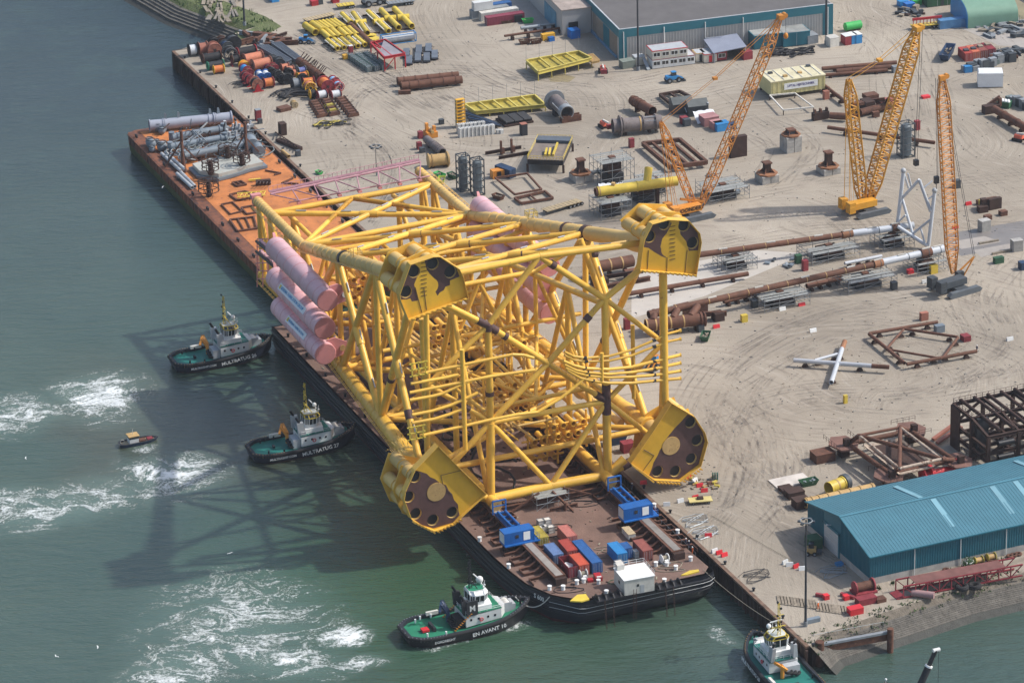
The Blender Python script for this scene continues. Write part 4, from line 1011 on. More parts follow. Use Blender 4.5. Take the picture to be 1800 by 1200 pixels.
for i in range(44):m_.bb(OX0+4+i*3.1,OX0+4.25+i*3.1,OY0-.12,OY0+.02,-2.8,-.1)
m_.bb(OX0+2,OX1,OY0-.18,OY0+.05,-.35,-.05);m_.build('side_frame',orust,ob,world=True)
for i in range(11):
 for y in(OY0+1.3,OY1-1.2):
  x=OX0+6+i*12.5;m_=MB()
  for dx in(-.5,.5):m_.tube((x+dx,y,OZ),(x+dx,y,OZ+.8),.26,n=10).tube((x+dx,y,OZ+.8),(x+dx,y,OZ+.9),.34,n=10)
  m_.build('mooring_bitt',blackm if y<-20 else dgrey,ob,world=True)
for i in range(4):MB().torus((OX0+20+i*30,OY1+.5,-.9),.8,.35,'y',16,6).build('tyre_fender',rubber,ob,world=True)
OD=OZ+.07
def og(x,y,z=None):return G(x,y,OD if z is None else OD+z)
def ptube(label,a,b,r,mat,h=0.0,flanges=(),cat='pipe',name='steel_pipe',hollow=True,supports=0,group=None,n=16,ztop=None):
 """pipe whose centre line projects on pixels a-b, at height h above the ground/deck given by ztop"""
 z=(ztop or 0)+h+r;A=G(*a,z);B=G(*b,z);t=T(name,label,cat,((A.x+B.x)/2,(A.y+B.y)/2,ztop or 0),0,group)
 (MB().hollow(A,B,r,min(.12,r*.2),n)if hollow else MB().tube(A,B,r,n=n)).build('pipe_shell',mat,t,world=True)
 d=(B-A).normalized()
 for f in flanges:
  s_,k=f if isinstance(f,tuple)else(f,1.12);c=A+(B-A)*s_;MB().hollow(c-d*.18,c+d*.18,r*k,r*(k-.99),n).build('ring',mat if k>1.05 else sandy,t,world=True)
 if h>.25:
  for i in range(max(2,supports)):
   c=A+(B-A)*((i+.5)/max(2,supports));pd=d.cross(V3(0,0,1)).normalized()
   MB().box((c.x,c.y,(ztop or 0)+h/2),(.7,1.6,h*1.0),math.atan2(d.y,d.x)).build('support',rustd,t,world=True)
 return t,A,B
t,A,B=ptube('biggest light grey pipe with lifting eyes, right across the far end of the orange barge',(262,221),(408,206),1.55,M('grey_lilac',(.31,.33,.39),.5,var=.1),.4,((.01,1.15),(.17,1.12),(.19,1.15),(.72,1.12),(.78,1.2),(.80,1.15),(.99,1.2)),ztop=OD,supports=4)
for s_ in(.2,.36,.74,.84):
 c=A+(B-A)*s_;MB().slab([c+V3(-.1,-.5,1.4),c+V3(-.1,.5,1.4),c+V3(-.1,.2,3.2),c+V3(-.1,-.3,3.4)],(.2,0,0)).build('lifting_eye',bgrey,t,world=True)
for lb,a,b,r,h in(('second grey pipe with thick flanges behind the long lilac one',(300,242),(395,226),1.1,.3),('third grey pipe on the orange barge, running to the rusty posts',(297,258),(398,241),.95,.8),('fourth grey pipe with rounded ends in front of the hose coils',(320,275),(440,251),1.15,.9)):
 t,A,B=ptube(lb,a,b,r,bgrey,h,((.03,1.25),(.12,1.15),(.55,1.08),(.9,1.2),(.98,1.25)),ztop=OD,group='grey pipes laid on the orange barge')
 for s_ in(.02,.98):MB().tube(A+(B-A)*s_-V3(0,0,r+h*.9),A+(B-A)*s_+V3(0,0,r*1.5),r*.8,n=12).build('branch',bgrey,t,world=True)
for lb,a,b,r in(('left thin grey pipe by the water side of the orange barge',(284,270),(318,301),.5),('right thin grey pipe by the water side of the orange barge',(291,268),(326,299),.5),('lower left grey pipe near the octagonal platform',(311,305),(338,330),.5),('lower right grey pipe near the octagonal platform',(318,303),(343,328),.5)):
 ptube(lb,a,b,r,lgrey,.2,ztop=OD,group='thin grey pipes on the orange barge')
for lb,px,s_ in(('large dark grey drum at the quay side of the orange barge',(441,252),2.0),('dark grey drum with a flat end beside the large one',(453,262),1.6)):
 p=og(*px,s_);t=T('pipe_drum',lb,'drum',(p.x,p.y,OD));MB().tube((-2.2,.4,s_),(2.2,-.4,s_),s_,n=20).build('shell',bgrey,t);MB().tube((2.2,-.4,s_),(2.5,-.45,s_),s_*1.12,n=20).tube((-2.5,.45,s_),(-2.2,.4,s_),s_*1.12,n=20).build('flange',grey,t)
P8=[og(339,300),og(352,313),og(385,318),og(409,312),og(436,303),og(463,297),og(446,283),og(371,290)]
t=T('platform_module','grey octagonal steel platform with rust rings, lying on the orange barge','platform',tuple(sum(P8,Vector())/8));t.location.z=OD
lift=1.0
MB().prism([(p.x,p.y)for p in P8],OD+lift,OD+lift+1.1).build('deck_slab',M('platform_grey',(.36,.37,.34),.7,var=.15,scale=.3,rust=.3,rcol=(.33,.17,.08)),t,world=True)
c8=sum(P8,Vector())/8
MB().prism([(c8.x+(p.x-c8.x)*1.12,c8.y+(p.y-c8.y)*1.12)for p in P8],OD+.2,OD+lift-.05).build('grillage',bgrey,t,world=True)
def basket(label,px,z,r=2.4,h=2.6):
 p=og(*px,z);t=T('guide_funnel',label,'steel basket',(p.x,p.y,OD+z),0,'rusty ring baskets on the orange barge')
 m_=MB()
 for zz in(.3,h*.5,h):m_.torus((0,0,zz),r,.13,'z',18,5)
 m_.build('ring',rustd,t);m_=MB()
 for i in range(8):a=i*math.pi/4;m_.tube((math.cos(a)*r,math.sin(a)*r,.3),(math.cos(a)*r,math.sin(a)*r,h),.1,n=5);m_.beam((0,0,h),(math.cos(a)*r,math.sin(a)*r,h),.14);m_.beam((math.cos(a)*.6,math.sin(a)*.6,-1.6),(math.cos(a+.1)*1.2,math.sin(a+.1)*1.2,.3),.12)
 m_.tube((0,0,-1.6),(0,0,h),.7,n=10).build('spoke',rustd,t);return t
basket('rusty ring basket at the left end of the octagonal platform',(370,298),3.2)
basket('rusty ring basket at the right end of the octagonal platform',(425,284),3.2)
basket('rusty ring basket behind the middle of the octagonal platform',(400,272),3.0,2.6)
basket('largest rusty ring basket, on the deck in front of the octagonal platform',(367,336),1.6,2.9,3.0)
def post(label,px,h):
 p=og(*px);t=T('rusty_mast',label,'post',(p.x,p.y,OD),0,'rusty braced posts on the orange barge')
 MB().tube((0,0,0),(0,0,h),.45,n=10).build('post',rusty,t);m_=MB()
 m_.beam((0,0,h*.72),(5.5,-1,.2),.35);m_.beam((0,0,h*.72),(-1,-5,.2),.35);m_.beam((0,0,h*.6),(-1,5,.2),.35);m_.build('stay',rusty,t)
post('tall rusty post with slanted stays at the left of the hose coils',(322,292),10.5);post('tall rusty post with slanted stays at the right of the hose coils',(434,282),11.5)
rnd=random.Random(5);hc=M('hose_grey',(.17,.20,.21),.7,var=.3)
cc=og(385,268)
for i in range(26):
 m_=MB();x,y=cc.x+rnd.uniform(-8,7),cc.y+rnd.uniform(-10,10);r0=rnd.uniform(1.2,3);ph=rnd.random()*6
 pts=[(x+math.cos(ph+j*.42)*r0*(1+.05*j),y+math.sin(ph+j*.42)*r0*1.5*(1+.03*j),OD+.3+.1*(j%5)+rnd.random()*.3+.03*i)for j in range(26)]
 o_=m_.path(pts,.17,n=5).build('hose_coil',hc if i%3 else galv,None)
 tag(o_,'grey coiled hose tangled with others between the posts on the orange barge','hose','tangled hoses on the orange barge')
def oframe(label,pts,w=.35,mat=rusty,z=.3,cross=0,cat='frame',name='deck_grid',g=og,grp=None,close=True,zd=None):
 q=[g(*p)for p in pts];c=sum(q,Vector())/len(q);t=T(name,label,cat,(c.x,c.y,OD if zd is None else zd),0,grp)
 prs=list(zip(q,q[1:]+(q[:1]if close else[])))
 if not close:prs=list(zip(q,q[1:]))
 for a,b in prs:MB().beam(a+V3(0,0,z),b+V3(0,0,z),w,w*1.3).build('beam',mat,t,world=True)
 if close and len(q)==4:
  for i in range(cross):
   s_=(i+1)/(cross+1);MB().beam(q[0]+(q[1]-q[0])*s_+V3(0,0,z),q[3]+(q[2]-q[3])*s_+V3(0,0,z),w*.8).build('beam',mat,t,world=True)
 return t
oframe('empty rectangular rusty frame in the middle of the orange deck',[(389,361),(409,357),(426,373),(405,378)],.3)
oframe('rusty double frame beside the pink gangways on the orange deck',[(404,388),(446,383),(452,403),(418,408)],.4,cross=2)
oframe('small grey and rusty square tray in front of the octagonal platform',[(408,323),(424,320),(433,326),(417,329)],.4,cross=1)
oframe('flat rusty tray under the yellow lattice on the orange deck',[(404,344),(430,338),(462,346),(417,354)],.4)
oframe('rusty tray with pale pipes near the jacket on the orange deck',[(424,367),(462,360),(468,372),(434,378)],.4,cross=1)
oframe('angular rusty bent rod at the middle of the orange deck',[(466,301),(494,306),(482,309)],.3,close=False)
oframe('second angular rusty bar nearer the quay on the orange deck',[(495,324),(515,315),(497,323),(525,325)],.35,close=False)
t=T('lattice_section','short yellow lattice section lying beside the jacket tip on the orange deck','lattice section',tuple(og(440,344)))
for k in(0,1):
 a=og(417,340+k*7,.8+k*.4);b=og(467,336+k*7,.8+k*.4);MB().tube(a,b,.16,n=6).build('chord',ylem,t,world=True)
 m_=MB()
 for i in range(6):m_.tube(og(417+i*8.3,340-i*.7,1.2),og(421+i*8.3,347-i*.7,1.2),.1,n=5);m_.tube(og(421+i*8.3,347-i*.7,1.2),og(425+i*8.3,340-i*.7,1.2),.1,n=5)
 if k==0:m_.build('lacing',ylem,t,world=True)
t=T('scrap_pile','rusty frame with a yellow bar and scaffold in front of the octagonal platform','frame',tuple(og(463,322)))
a,b=og(450,326),og(476,324);MB().beam(a+V3(0,0,.8),b+V3(0,0,.8),1.2,1.4).build('beam',rustd,t,world=True);MB().beam(og(437,317,.5),og(458,315,.5),.5).build('bar',ylem,t,world=True)
m_=MB()
for i in range(5):m_.beam(og(450+i*6,324),og(452+i*6,320,2.0),.2)
m_.build('strut',grey,t,world=True)
rnd=random.Random(8)
for i in range(16):
 p=og(rnd.uniform(392,440),rnd.uniform(222,246));t=T('deck_fitting','small grey steel fitting among the pipes at the quay side of the orange barge','fitting',(p.x,p.y,OD),rnd.random()*3,'grey fittings on the orange barge')
 s_=rnd.uniform(.8,1.9);MB().box((0,0,s_*.3),(s_*1.8,s_,s_*.6)).build('base',rnd.choice((bgrey,dgrey,grey)),t);MB().tube((0,0,s_*.6),(.3,0,s_*1.5),s_*.25,n=8).build('stub',lgrey,t)
for i in range(10):
 p=og(rnd.uniform(262,300),rnd.uniform(228,270));t=T('deck_valve','rounded grey valve body by the water side ends of the grey pipes','valve',(p.x,p.y,OD),rnd.random()*3,'grey valve bodies on the orange barge')
 s_=rnd.uniform(.8,1.6);MB().sphere((0,0,s_),s_,10,6).build('body',bgrey,t);MB().torus((0,0,s_*1.9),s_*.8,.15,'z',12,5).build('ring',dgrey,t)
t=T('white_bracing','light grey crossed ladder-like braces on top of the orange barge pipes','bracing',tuple(og(350,246,2)))
m_=MB()
for k in(0,1):
 m_.beam(og(325+k*7,250,2.6),og(350+k*7,232,2.6),.25);m_.beam(og(338+k*7,232,2.7),og(356+k*7,248,2.7),.25)
for i in range(6):m_.beam(og(327+i*4.5,249-i*3,2.65),og(334+i*4.5,249-i*3,2.65),.18)
m_.build('brace',galv,t,world=True)
for i in range(60):
 a=og(rnd.uniform(285,450),rnd.uniform(226,285),rnd.uniform(.3,3.2));dx,dy,dz=rnd.choice(((0,1,0),(1,0,0),(.7,.7,0),(0,.5,.6),(.4,0,.7),(-.7,.7,.1)));L=rnd.uniform(1.5,6)
 tag(MB().beam(a,a+V3(dx*L,dy*L,dz*L),rnd.uniform(.15,.35)).build('steel_offcut',rnd.choice((bgrey,galv,dgrey,rustd))),'grey steel strut in the tangle between the pipes on the orange barge','strut','steel struts tangled on the orange barge')
# TUGS
winm=glass
def hull_ring(L,B,z,bowx,sternx,n=14,full=.55):
 pts=[]
 for i in range(n+1):
  u=i/n;x=bowx+(sternx-bowx)*u
  s_=min(1,(u/.38))**.5 if u<.38 else(1 if u<.80 else max(0,1-((u-.80)/.20)**3*(1-full))**1.0)
  if u<.38:s_=math.sin(min(1,u/.38)*math.pi/2)**.75
  pts.append((x,B/2*s_,z))
 return pts+[(x,-y,zz)for x,y,zz in pts[::-1]]
def tug(label,stern,bow,nm,sub,style=0,nm2=None):
 A=Vector(stern);Bv=Vector(bow);L=(Bv-A).length;rz=math.atan2(Bv.y-A.y,Bv.x-A.x);c=(A+Bv)/2
 t=T('tugboat',label,'tugboat',(c.x,c.y,WZ),rz,'tugboats around the barge');W=L*.385;h=L/2
 grn=greent if style==0 else green;dk_=1.7;fw=3.6
 def shr(x):u=(x+h)/L;return 0 if u<.42 else((u-.42)/.58)**1.3*1.9
 def hr(z,b,x0,x1,sh):return[(x,y,zz+(shr(x)if sh else 0))for x,y,zz in hull_ring(L,b,z,x1,x0)]
 MB().loft([hr(-1,W*.7,-h*.8,h*.7,0),hr(.25,W*.93,-h*.97,h*.93,0)]).build('boot_topping',dred,t)
 MB().loft([hr(.25,W*.93,-h*.97,h*.93,0),hr(1.2,W*.985,-h*.99,h*.97,0),hr(2.6,W,-h,h,1)],cap=False).build('hull',black if style else M('tug_blue_black',(.014,.019,.035),.4,var=.3),t)
 inner=hr(2.6,W*.91,-h*.95,h*.95,1)
 outer=hr(2.6,W,-h,h,1);dkr=hr(1.75,W*.91,-h*.95,h*.95,1)
 n=len(outer);MB().add(outer+inner+dkr,[(i,(i+1)%n,n+(i+1)%n,n+i)for i in range(n)]+[(n+i,n+(i+1)%n,2*n+(i+1)%n,2*n+i)for i in range(n)]).build('bulwark',M('bulwark_black',(.02,.024,.034),.6),t)
 m_=MB();k=n//2
 m_.add(dkr,[(i,i+1,n-2-i,n-1-i)for i in range(k-1)]);m_.build('deck',grn,t,smooth=False)
 m_=MB();m_.path([(x,y,z-.35)for x,y,z in outer]+[(outer[0][0],outer[0][1],outer[0][2]-.35)],.38,n=8);m_.build('rubber_fender',rubber,t)
 m_=MB()
 for i,(x,y,z)in enumerate(outer):
  if abs(x)>h*.55:
   x2,y2,z2=outer[(i+1)%n]
   for s_ in(0,.33,.66):m_.box((x+(x2-x)*s_,(y+(y2-y)*s_)*1.0,z+(z2-z)*s_-.33),(.16,.16,.86))
 m_.build('fender_chain',sandy if style==0 else grey,t)
 z0=1.9+.25
 MB().slab([(-h*.10,-W*.30,z0),(h*.46,-W*.30,z0+.6),(h*.55,-W*.17,z0+.8),(h*.55,W*.17,z0+.8),(h*.46,W*.30,z0+.6),(-h*.10,W*.30,z0)],(0,0,2.3)).build('deck_house',white,t)
 m_=MB()
 for s_ in(-1,1):
  for x in(-.02,.1,.25,.36):m_.box((h*x,s_*W*.302,z0+1.6),(.45,.05,.5))
 m_.build('porthole',winm,t)
 zt=z0+2.9
 MB().slab([(-h*.02,-W*.24,zt),(h*.33,-W*.24,zt),(h*.36,0,zt),(h*.33,W*.24,zt),(-h*.02,W*.24,zt)],(0,0,1.2)).build('upper_house',white,t)
 MB().slab([(-h*.12,-W*.3,zt-.15),(h*.47,-W*.3,zt+.05),(h*.47,W*.3,zt+.05),(-h*.12,W*.3,zt-.15)],(0,0,.12)).build('upper_deck',grn,t)
 rail_box(MB(),-h*.10,h*.46,-W*.29,W*.29,zt,.9,1.6,.05).build('railing',white,t)
 zw=zt+1.2
 wx0,wx1,wy=h*.02,h*.29,W*.19
 def oct_(k_,z):return[(wx0,-wy*k_*.7,z),(wx0+.9,-wy*k_,z),(wx1-.9,-wy*k_,z),(wx1*1.0+(k_-1)*1.2,-wy*k_*.6,z),(wx1+(k_-1)*1.2,wy*k_*.6,z),(wx1-.9,wy*k_,z),(wx0+.9,wy*k_,z),(wx0,wy*k_*.7,z)]
 MB().loft([oct_(1,zw),oct_(1.02,zw+.8)]).build('wheelhouse_sill',white,t)
 MB().loft([oct_(1.0,zw+.8),oct_(1.12,zw+2.4)]).build('wheelhouse_window',winm,t)
 m_=MB();a_,b_=oct_(1.01,zw+.8),oct_(1.14,zw+2.4)
 for i in range(8):
  m_.beam(a_[i],b_[i],.2);j=(i+1)%8
  m_.beam(((a_[i][0]+a_[j][0])/2,(a_[i][1]+a_[j][1])/2,zw+.8),((b_[i][0]+b_[j][0])/2,(b_[i][1]+b_[j][1])/2,zw+2.4),.13)
 m_.build('window_post',white,t)
 rc=ylem if style==0 else white
 m_=MB();r0,r1,r2=oct_(1.2,zw+2.4),oct_(1.15,zw+2.6),oct_(.8,zw+3.3)
 m_.loft([r0,r1]);m_.build('roof_edge',rc,t);MB().loft([oct_(1.13,zw+2.6),r2]).build('roof_window' if style==0 else 'roof_slope',winm if style==0 else white,t)
 m_=MB()
 for a_,b_ in zip(r1,r2):m_.beam(a_,b_,.22)
 for a_,b_ in zip(r2,r2[1:]+r2[:1]):m_.beam(a_,b_,.2)
 m_.build('roof_frame',rc,t);MB().slab(oct_(.78,zw+3.3),(0,0,.12)).build('roof',M('tug_roof',(.45,.47,.45),.6)if style==0 else green,t)
 mx=wx0+.8;mz=zw+3.4;mc=ylem if style==0 else black
 m_=MB();H=7.6 if style==0 else 7
 for a_ in((-.35,-.35),(-.35,.35),(.35,0)):m_.tube((mx+a_[0],a_[1],mz),(mx+a_[0]*.35,a_[1]*.35,mz+H),.08,n=5)
 for i in range(9):z_=mz+i*H/9;m_.tube((mx-.35,-.35,z_),(mx+.3,0,z_+.5),.05,n=4);m_.tube((mx-.35,.35,z_),(mx+.3,0,z_+.5),.05,n=4)
 m_.beam((mx,-1.6,mz+H*.25),(mx,1.6,mz+H*.25),.16);m_.beam((mx,-1.2,mz+H*.6),(mx,1.2,mz+H*.6),.14);m_.tube((mx+1.4,-.9,mz-.2),(mx,0,mz+H*.3),.1,n=4);m_.tube((mx+1.4,.9,mz-.2),(mx,0,mz+H*.3),.1,n=4);m_.build('mast',mc,t)
 m_=MB()
 for i in range(5):m_.box((mx-.4,(-1)**i*.4,mz+1.5+i*1.6),(.35,.35,.4))
 m_.build('mast_lamp',black,t)
 MB().beam((mx+1.3,-1.4,mz+2.7),(mx+1.3,1.4,mz+2.5),.22).build('radar_scanner',white,t);MB().sphere((mx+2.6,1.1,mz+1.0),.55 if style==0 else .85).build('radar_dome',white,t)
 m_=MB()
 for a_ in((2.4,-1.6),(2.6,.2),(1.0,1.8),(3.0,-.8)):m_.tube((mx+a_[0],a_[1],mz-.2),(mx+a_[0],a_[1],mz+1.6),.05,n=4).sphere((mx+a_[0],a_[1],mz+.5),.22,6,4)
 m_.build('aerial',white,t)
 for s_ in(-1,1):
  fx=-h*.06;MB().loft([[(fx-1,s_*W*.24-.5,zt-.1),(fx+.9,s_*W*.24-.5,zt-.1),(fx+.9,s_*W*.24+.5,zt-.1),(fx-1,s_*W*.24+.5,zt-.1)],[(fx-1.3,s_*W*.22-.4,zt+3.2),(fx+.3,s_*W*.22-.4,zt+3.2),(fx+.3,s_*W*.22+.4,zt+3.2),(fx-1.3,s_*W*.22+.4,zt+3.2)]]).build('funnel',blackm if style else lgrey,t)
  MB().tube((fx-.6,s_*W*.22,zt+3.2),(fx-1.4,s_*W*.22,zt+4.6),.3,n=8).build('exhaust',black,t)
 wxx=h*.62;zf=1.8+shr(wxx)
 m_=MB()
 for y in(-1.5,1.5):m_.box((wxx,y,zf+1),(2.6,.3,2.2),0,.7)
 m_.box((wxx+1.4,0,zf+.8),(.8,3,1.4));m_.build('winch_frame',lgrey,t);MB().tube((wxx,-1.35,zf+1.1),(wxx,1.35,zf+1.1),.95,n=16).build('winch_drum',whited,t)
 m_=MB()
 for s_ in(-1,1):m_.tube((h*.84,s_*.6,2+shr(h*.84)),(h*.84,s_*.6,3.4+shr(h*.84)),.25,n=8)
 m_.beam((h*.84,-.6,3.3+shr(h*.84)),(h*.84,.6,3.3+shr(h*.84)),.3);m_.build('bow_staple',black,t)
 cxx=-h*.26;m_=MB();cm_=sandy if style==0 else dblue
 m_.tube((cxx,W*.12,1.9),(cxx,W*.12,4.4),.45,n=10);m_.beam((cxx,W*.12,4.4),(cxx-.6,W*.30,6.2),.7);m_.beam((cxx-.6,W*.30,6.2),(cxx-2.0,W*.1,4.6),.5);m_.beam((cxx,W*.05,3.6),(cxx-1.2,W*.2,5.8),.5);m_.build('deck_crane',orange if style==0 else dblue,t)
 MB().box((-h*.18,-W*.1,3.0),(1.8,3.6,2.2)).build('winch_casing',lgrey if style==0 else black,t);m_=MB()
 for i in range(3):m_.torus((-h*.25,-W*.18+i*.9,2.4+.3*i),.75,.3,'z',14,6)
 m_.build('tyre',rubber,t)
 MB().box((-h*.55,0,2.2),(.6,3.4,1.0)if style else(.5,1.2,.5)).build('tow_beam',blackm,t)
 m_=MB()
 for x,s_ in((-.45,1),(-.62,1),(-.45,-1),(-.72,.8),(-.72,-.8)):m_.tube((h*x,s_*W*.40,2.0),(h*x,s_*W*.40,2.9),.22,n=8)
 m_.build('bitt',white if style else black,t);MB().box((-h*.42,W*.435,2.9),(2.8,.6,.8)).build('locker',whited,t)
 for s_ in(-1,1):MB().torus((h*.14,s_*W*.315,z0+1.3),.38,.1,'y',12,5).build('lifebuoy',redb,t)
 for s_ in(-1,1):
  tx=text('lettering',nm,1.3,white,t,(h*.2,s_*(W*.5+.16),1.25+shr(h*.2)*.9),(R(90),0,0 if s_<0 else math.pi));tx.rotation_euler=(R(90),R(-5.5)if s_<0 else R(5.5),0 if s_<0 else math.pi)
  if sub:text('lettering',sub,.8,white,t,(-h*.50,s_*(W*.5+.12),1.3),(R(90),0,0 if s_<0 else math.pi))
 return t,h,W
tug('tugboat with yellow roof and teal deck, furthest up the barge, pushing with its bow',(-117,-72.4,WZ),(-116.6,-45.7,WZ),'MULTRATUG 26','MULTRASHIP.COM')
tug('tugboat with yellow roof and teal deck, midway along the barge beside the launch',(-58,-72.6,WZ),(-57.2,-45.7,WZ),'MULTRATUG 27','MULTRASHIP.COM')
t,h,W=tug('tugboat with bright green decks and a white wheelhouse, at the bow of the black barge',(45.0,-73.6,WZ),(45.2,-43.9,WZ),'EN AVANT 10','DORDRECHT',1)
MB().box((h*.0,-W*.305,6.6),(2.6,.3,3.4)).build('funnel_casing',blackm,t);text('lettering','M',1.9,white,t,(0,-W*.305-.18,6.5),(R(90),0,0))
m_=MB()
for s_ in(-1,1):
 for i in range(10):m_.box((-h*.02-i*.42,s_*W*.31,5.3-i*.36),(.36,.5,.12))
m_.build('striped_stair',orange,t);MB().box((-h*.68,-.6,2.2),(1.6,1.6,.5)).build('red_float',redb,t)
tug('tugboat with yellow roof partly out of the frame beside the near quay corner',(109,-7.2,WZ),(80.2,-6.4,WZ),'MULTRATUG 28','MULTRASHIP.COM')
lt=T('work_launch','small open work launch with a white and yellow cabin among the foam','launch',(-78.4,-94,WZ),R(90))
def lr(z,b,x0,x1):return hull_ring(10,b,z,x1,x0,10)
MB().loft([lr(-.4,2.2,-4.2,4.2),lr(.9,3.4,-5,5.2)],cap=False).build('hull',dblue,lt)
o_,i_=lr(.9,3.4,-5,5.2),lr(.9,2.7,-4.5,4.6);n=len(o_);MB().add(o_+i_,[(i,(i+1)%n,n+(i+1)%n,n+i)for i in range(n)]).build('gunwale',blackm,lt)
f_=lr(.55,2.9,-4.7,4.8);k=n//2;MB().add(f_,[(i,i+1,n-2-i,n-1-i)for i in range(k-1)]).build('deck',wood,lt,smooth=False)
MB().box((-1.3,0,1.4),(2.3,2.2,1.8)).build('cabin',white,lt);MB().box((-1.3,0,2.05),(2.36,2.26,.5)).build('window',glass,lt);MB().box((-1.3,0,2.5),(2.7,2.5,.18)).build('roof',sandy,lt)
MB().box((1.0,0,.75),(1.6,1.6,.4)).build('hatch',rusty,lt);MB().box((2.9,0,.75),(1.4,1.4,.4)).build('hatch',redd,lt)
m_=MB().torus((-4,0,1.2),.5,.06,'y',10,4);m_.tube((-1.3,0,2.5),(-1.3,0,4),.06,n=4).build('mast',whited,lt)
def gull(label,px,z):
 p=G(*px,z);o_=MB()
 o_.sphere((0,0,0),.16,8,5);o_.add([(0,0,.05),(.35,.75,.3),(-.1,.75,.28),(-.3,0,.03),(.3,1.35,.12)],[(0,1,2,3),(1,4,2)]);o_.add([(0,0,.05),(.35,-.75,.3),(-.1,-.75,.28),(-.3,0,.03),(.3,-1.35,.12)],[(3,2,1,0),(2,4,1)])
 o=o_.build('gull',white);o.location=p;o.scale=(.6,)*3;o.rotation_euler=(0,0,random.random()*6);tag(o,label,'gull','gulls flying over the water')
for lb,px in(('white gull low over the water at the left of the near foam',(99,1153)),('white gull over the near foam patch',(262,1138)),('white gull near the bottom left over green water',(172,1137)),('white gull above the water between the foam streaks',(45,805)),('white gull over calm water left of the orange barge',(286,329)),('white gull beside the foam below the jacket shadow',(404,972))):gull(lb,px,4)
t=T('boom_mast','black telescopic boom with a white head, rising from the water at the bottom edge','boom',tuple(G(1618,1215,WZ)))
a=G(1612,1216,WZ);b=PX(1645,1142,0,a.x);MB().tube(a-(b-a)*.3,a+(b-a)*.62,.75,n=14).build('lower_tube',blackm,t,world=True);MB().tube(a+(b-a)*.5,b,.5,n=14).build('upper_tube',black,t,world=True)
MB().tube(a+(b-a)*.60,a+(b-a)*.64,.85,n=14).build('collar',white,t,world=True);MB().tube(b-V3(0,.7,0),b+V3(0,.9,0),.45,n=10).build('boom_head',white,t,world=True);MB().tube(b+V3(0,.7,0),b+V3(0,.7,-14),.05,n=4).build('hoist_wire',black,t,world=True)
t=T('mooring_pile','rusty pile with a white ball on top at the bottom edge of the picture','pile',tuple(G(1557,1200,WZ)))
p=G(1557,1203,-2.5);MB().tube((p.x,p.y,-7),(p.x,p.y,-2.3),.8,n=14).build('pile',rustd,t,world=True);MB().sphere((p.x,p.y,-1.2),.28).tube((p.x,p.y,-2.3),(p.x,p.y,-1.3),.06,n=5).build('lamp',white,t,world=True)
def line(label,a,b,sag,r=.07,mat=rope):
 a=Vector(a);b=Vector(b);pts=[a+(b-a)*(i/14)-V3(0,0,sag*4*(i/14)*(1-i/14))for i in range(15)]
 tag(MB().path(pts,r,n=5).build('mooring_line',mat),label,'mooring line')
line('mooring rope from the right bow corner of the black barge to the near quay',(54.5,-6,1.6),(90,.5,.3),1.5)
line('white tow rope sagging between the green decked tug and the barge bow',(44.7,-47,-.5),(50,-41,.6),2.6,.13,whited)
line('thin rope from the quay edge across the sand towards the shed',tuple(G(1250,905,.2)),tuple(G(1500,1045,.2)),-.0,.05)
# YARD, FAR HALF
def uz(px,h=0.0):return G(px[0],px[1],h)
def thing(name,label,cat,px,rz=0.0,group=None,h=0.0):
 p=uz(px,h);return T(name,label,cat,(p.x,p.y,0),rz,group)
_reel={}
def reel(label,px,axis,Rr,Wd,fl,cb,stand=None,spokes=False):
 x,y=px[0]/5.625+310,px[1]/5.625+60
 p=G(x,y,Rr);key=(Rr,Wd,fl.name,cb.name,bool(stand),spokes)
 t=T('cable_reel',label,'cable reel',(p.x,p.y,0),(0 if axis=='Y' else R(-90))+random.uniform(-.12,.12),'cable reels stored on the quay head')
 z=Rr+(.45 if stand else .03)
 m_=MB()
 for s_ in(-1,1):
  y0=s_*Wd/2
  if spokes:
   f_=MB().torus((0,y0,z),Rr*.93,Rr*.08,'y',20,5)
   for i in range(12):a=i*math.pi/6;f_.beam((0,y0,z),(math.cos(a)*Rr*.9,y0,z+math.sin(a)*Rr*.9),.12)
  else:
   f_=MB().tube((0,y0-.07,z),(0,y0+.07,z),Rr,n=22).torus((0,y0+s_*.06,z),Rr*.97,.09,'y',22,4)
   for i in range(6):a=i*math.pi/3;f_.beam((0,y0+s_*.11,z),(math.cos(a)*Rr*.9,y0+s_*.11,z+math.sin(a)*Rr*.9),.1)
  f_.build('flange',fl,t)
  MB().tube((0,y0+s_*.08,z),(0,y0+s_*.16,z),Rr*.22,n=10).build('hub',blackm,t)
 c_=MB();rc=Rr*.80;n=max(4,int(Wd/.28))
 for i in range(n):
  a=-Wd/2+.1+(Wd-.2)*i/n;b=a+(Wd-.2)/n;c_.tube((0,a,z),(0,(a+b)/2,z),rc-.05,rc,n=18,cap=False).tube((0,(a+b)/2,z),(0,b,z),rc,rc-.05,n=18,cap=False)
 c_.build('cable_winding',cb,t)
 if stand:
  for s_ in(-1,1):
   y0=s_*(Wd/2+.28);MB().slab([(-Rr*.7,y0,0),(Rr*.7,y0,0),(.25,y0,z+.1),(-.25,y0,z+.1)],(0,.14,0)).build('stand',stand,t)
   MB().box((0,y0,.12),(Rr*1.9,.5,.22)).build('stand_foot',stand,t)
 return t
salmon=M('salmon_flange',(.33,.13,.09),.7,var=.2,rust=.2);fgreen=M('flange_green',(.03,.25,.13),.6);wcab=M('white_cable',(.62,.64,.66),.6,var=.12,scale=2);bcab=M('black_cable',(.02,.02,.023),.7,var=.4,scale=3);sky_=M('pale_blue_cable',(.25,.45,.68),.55,var=.3,scale=2);vio=M('violet_cable',(.13,.15,.35),.6)
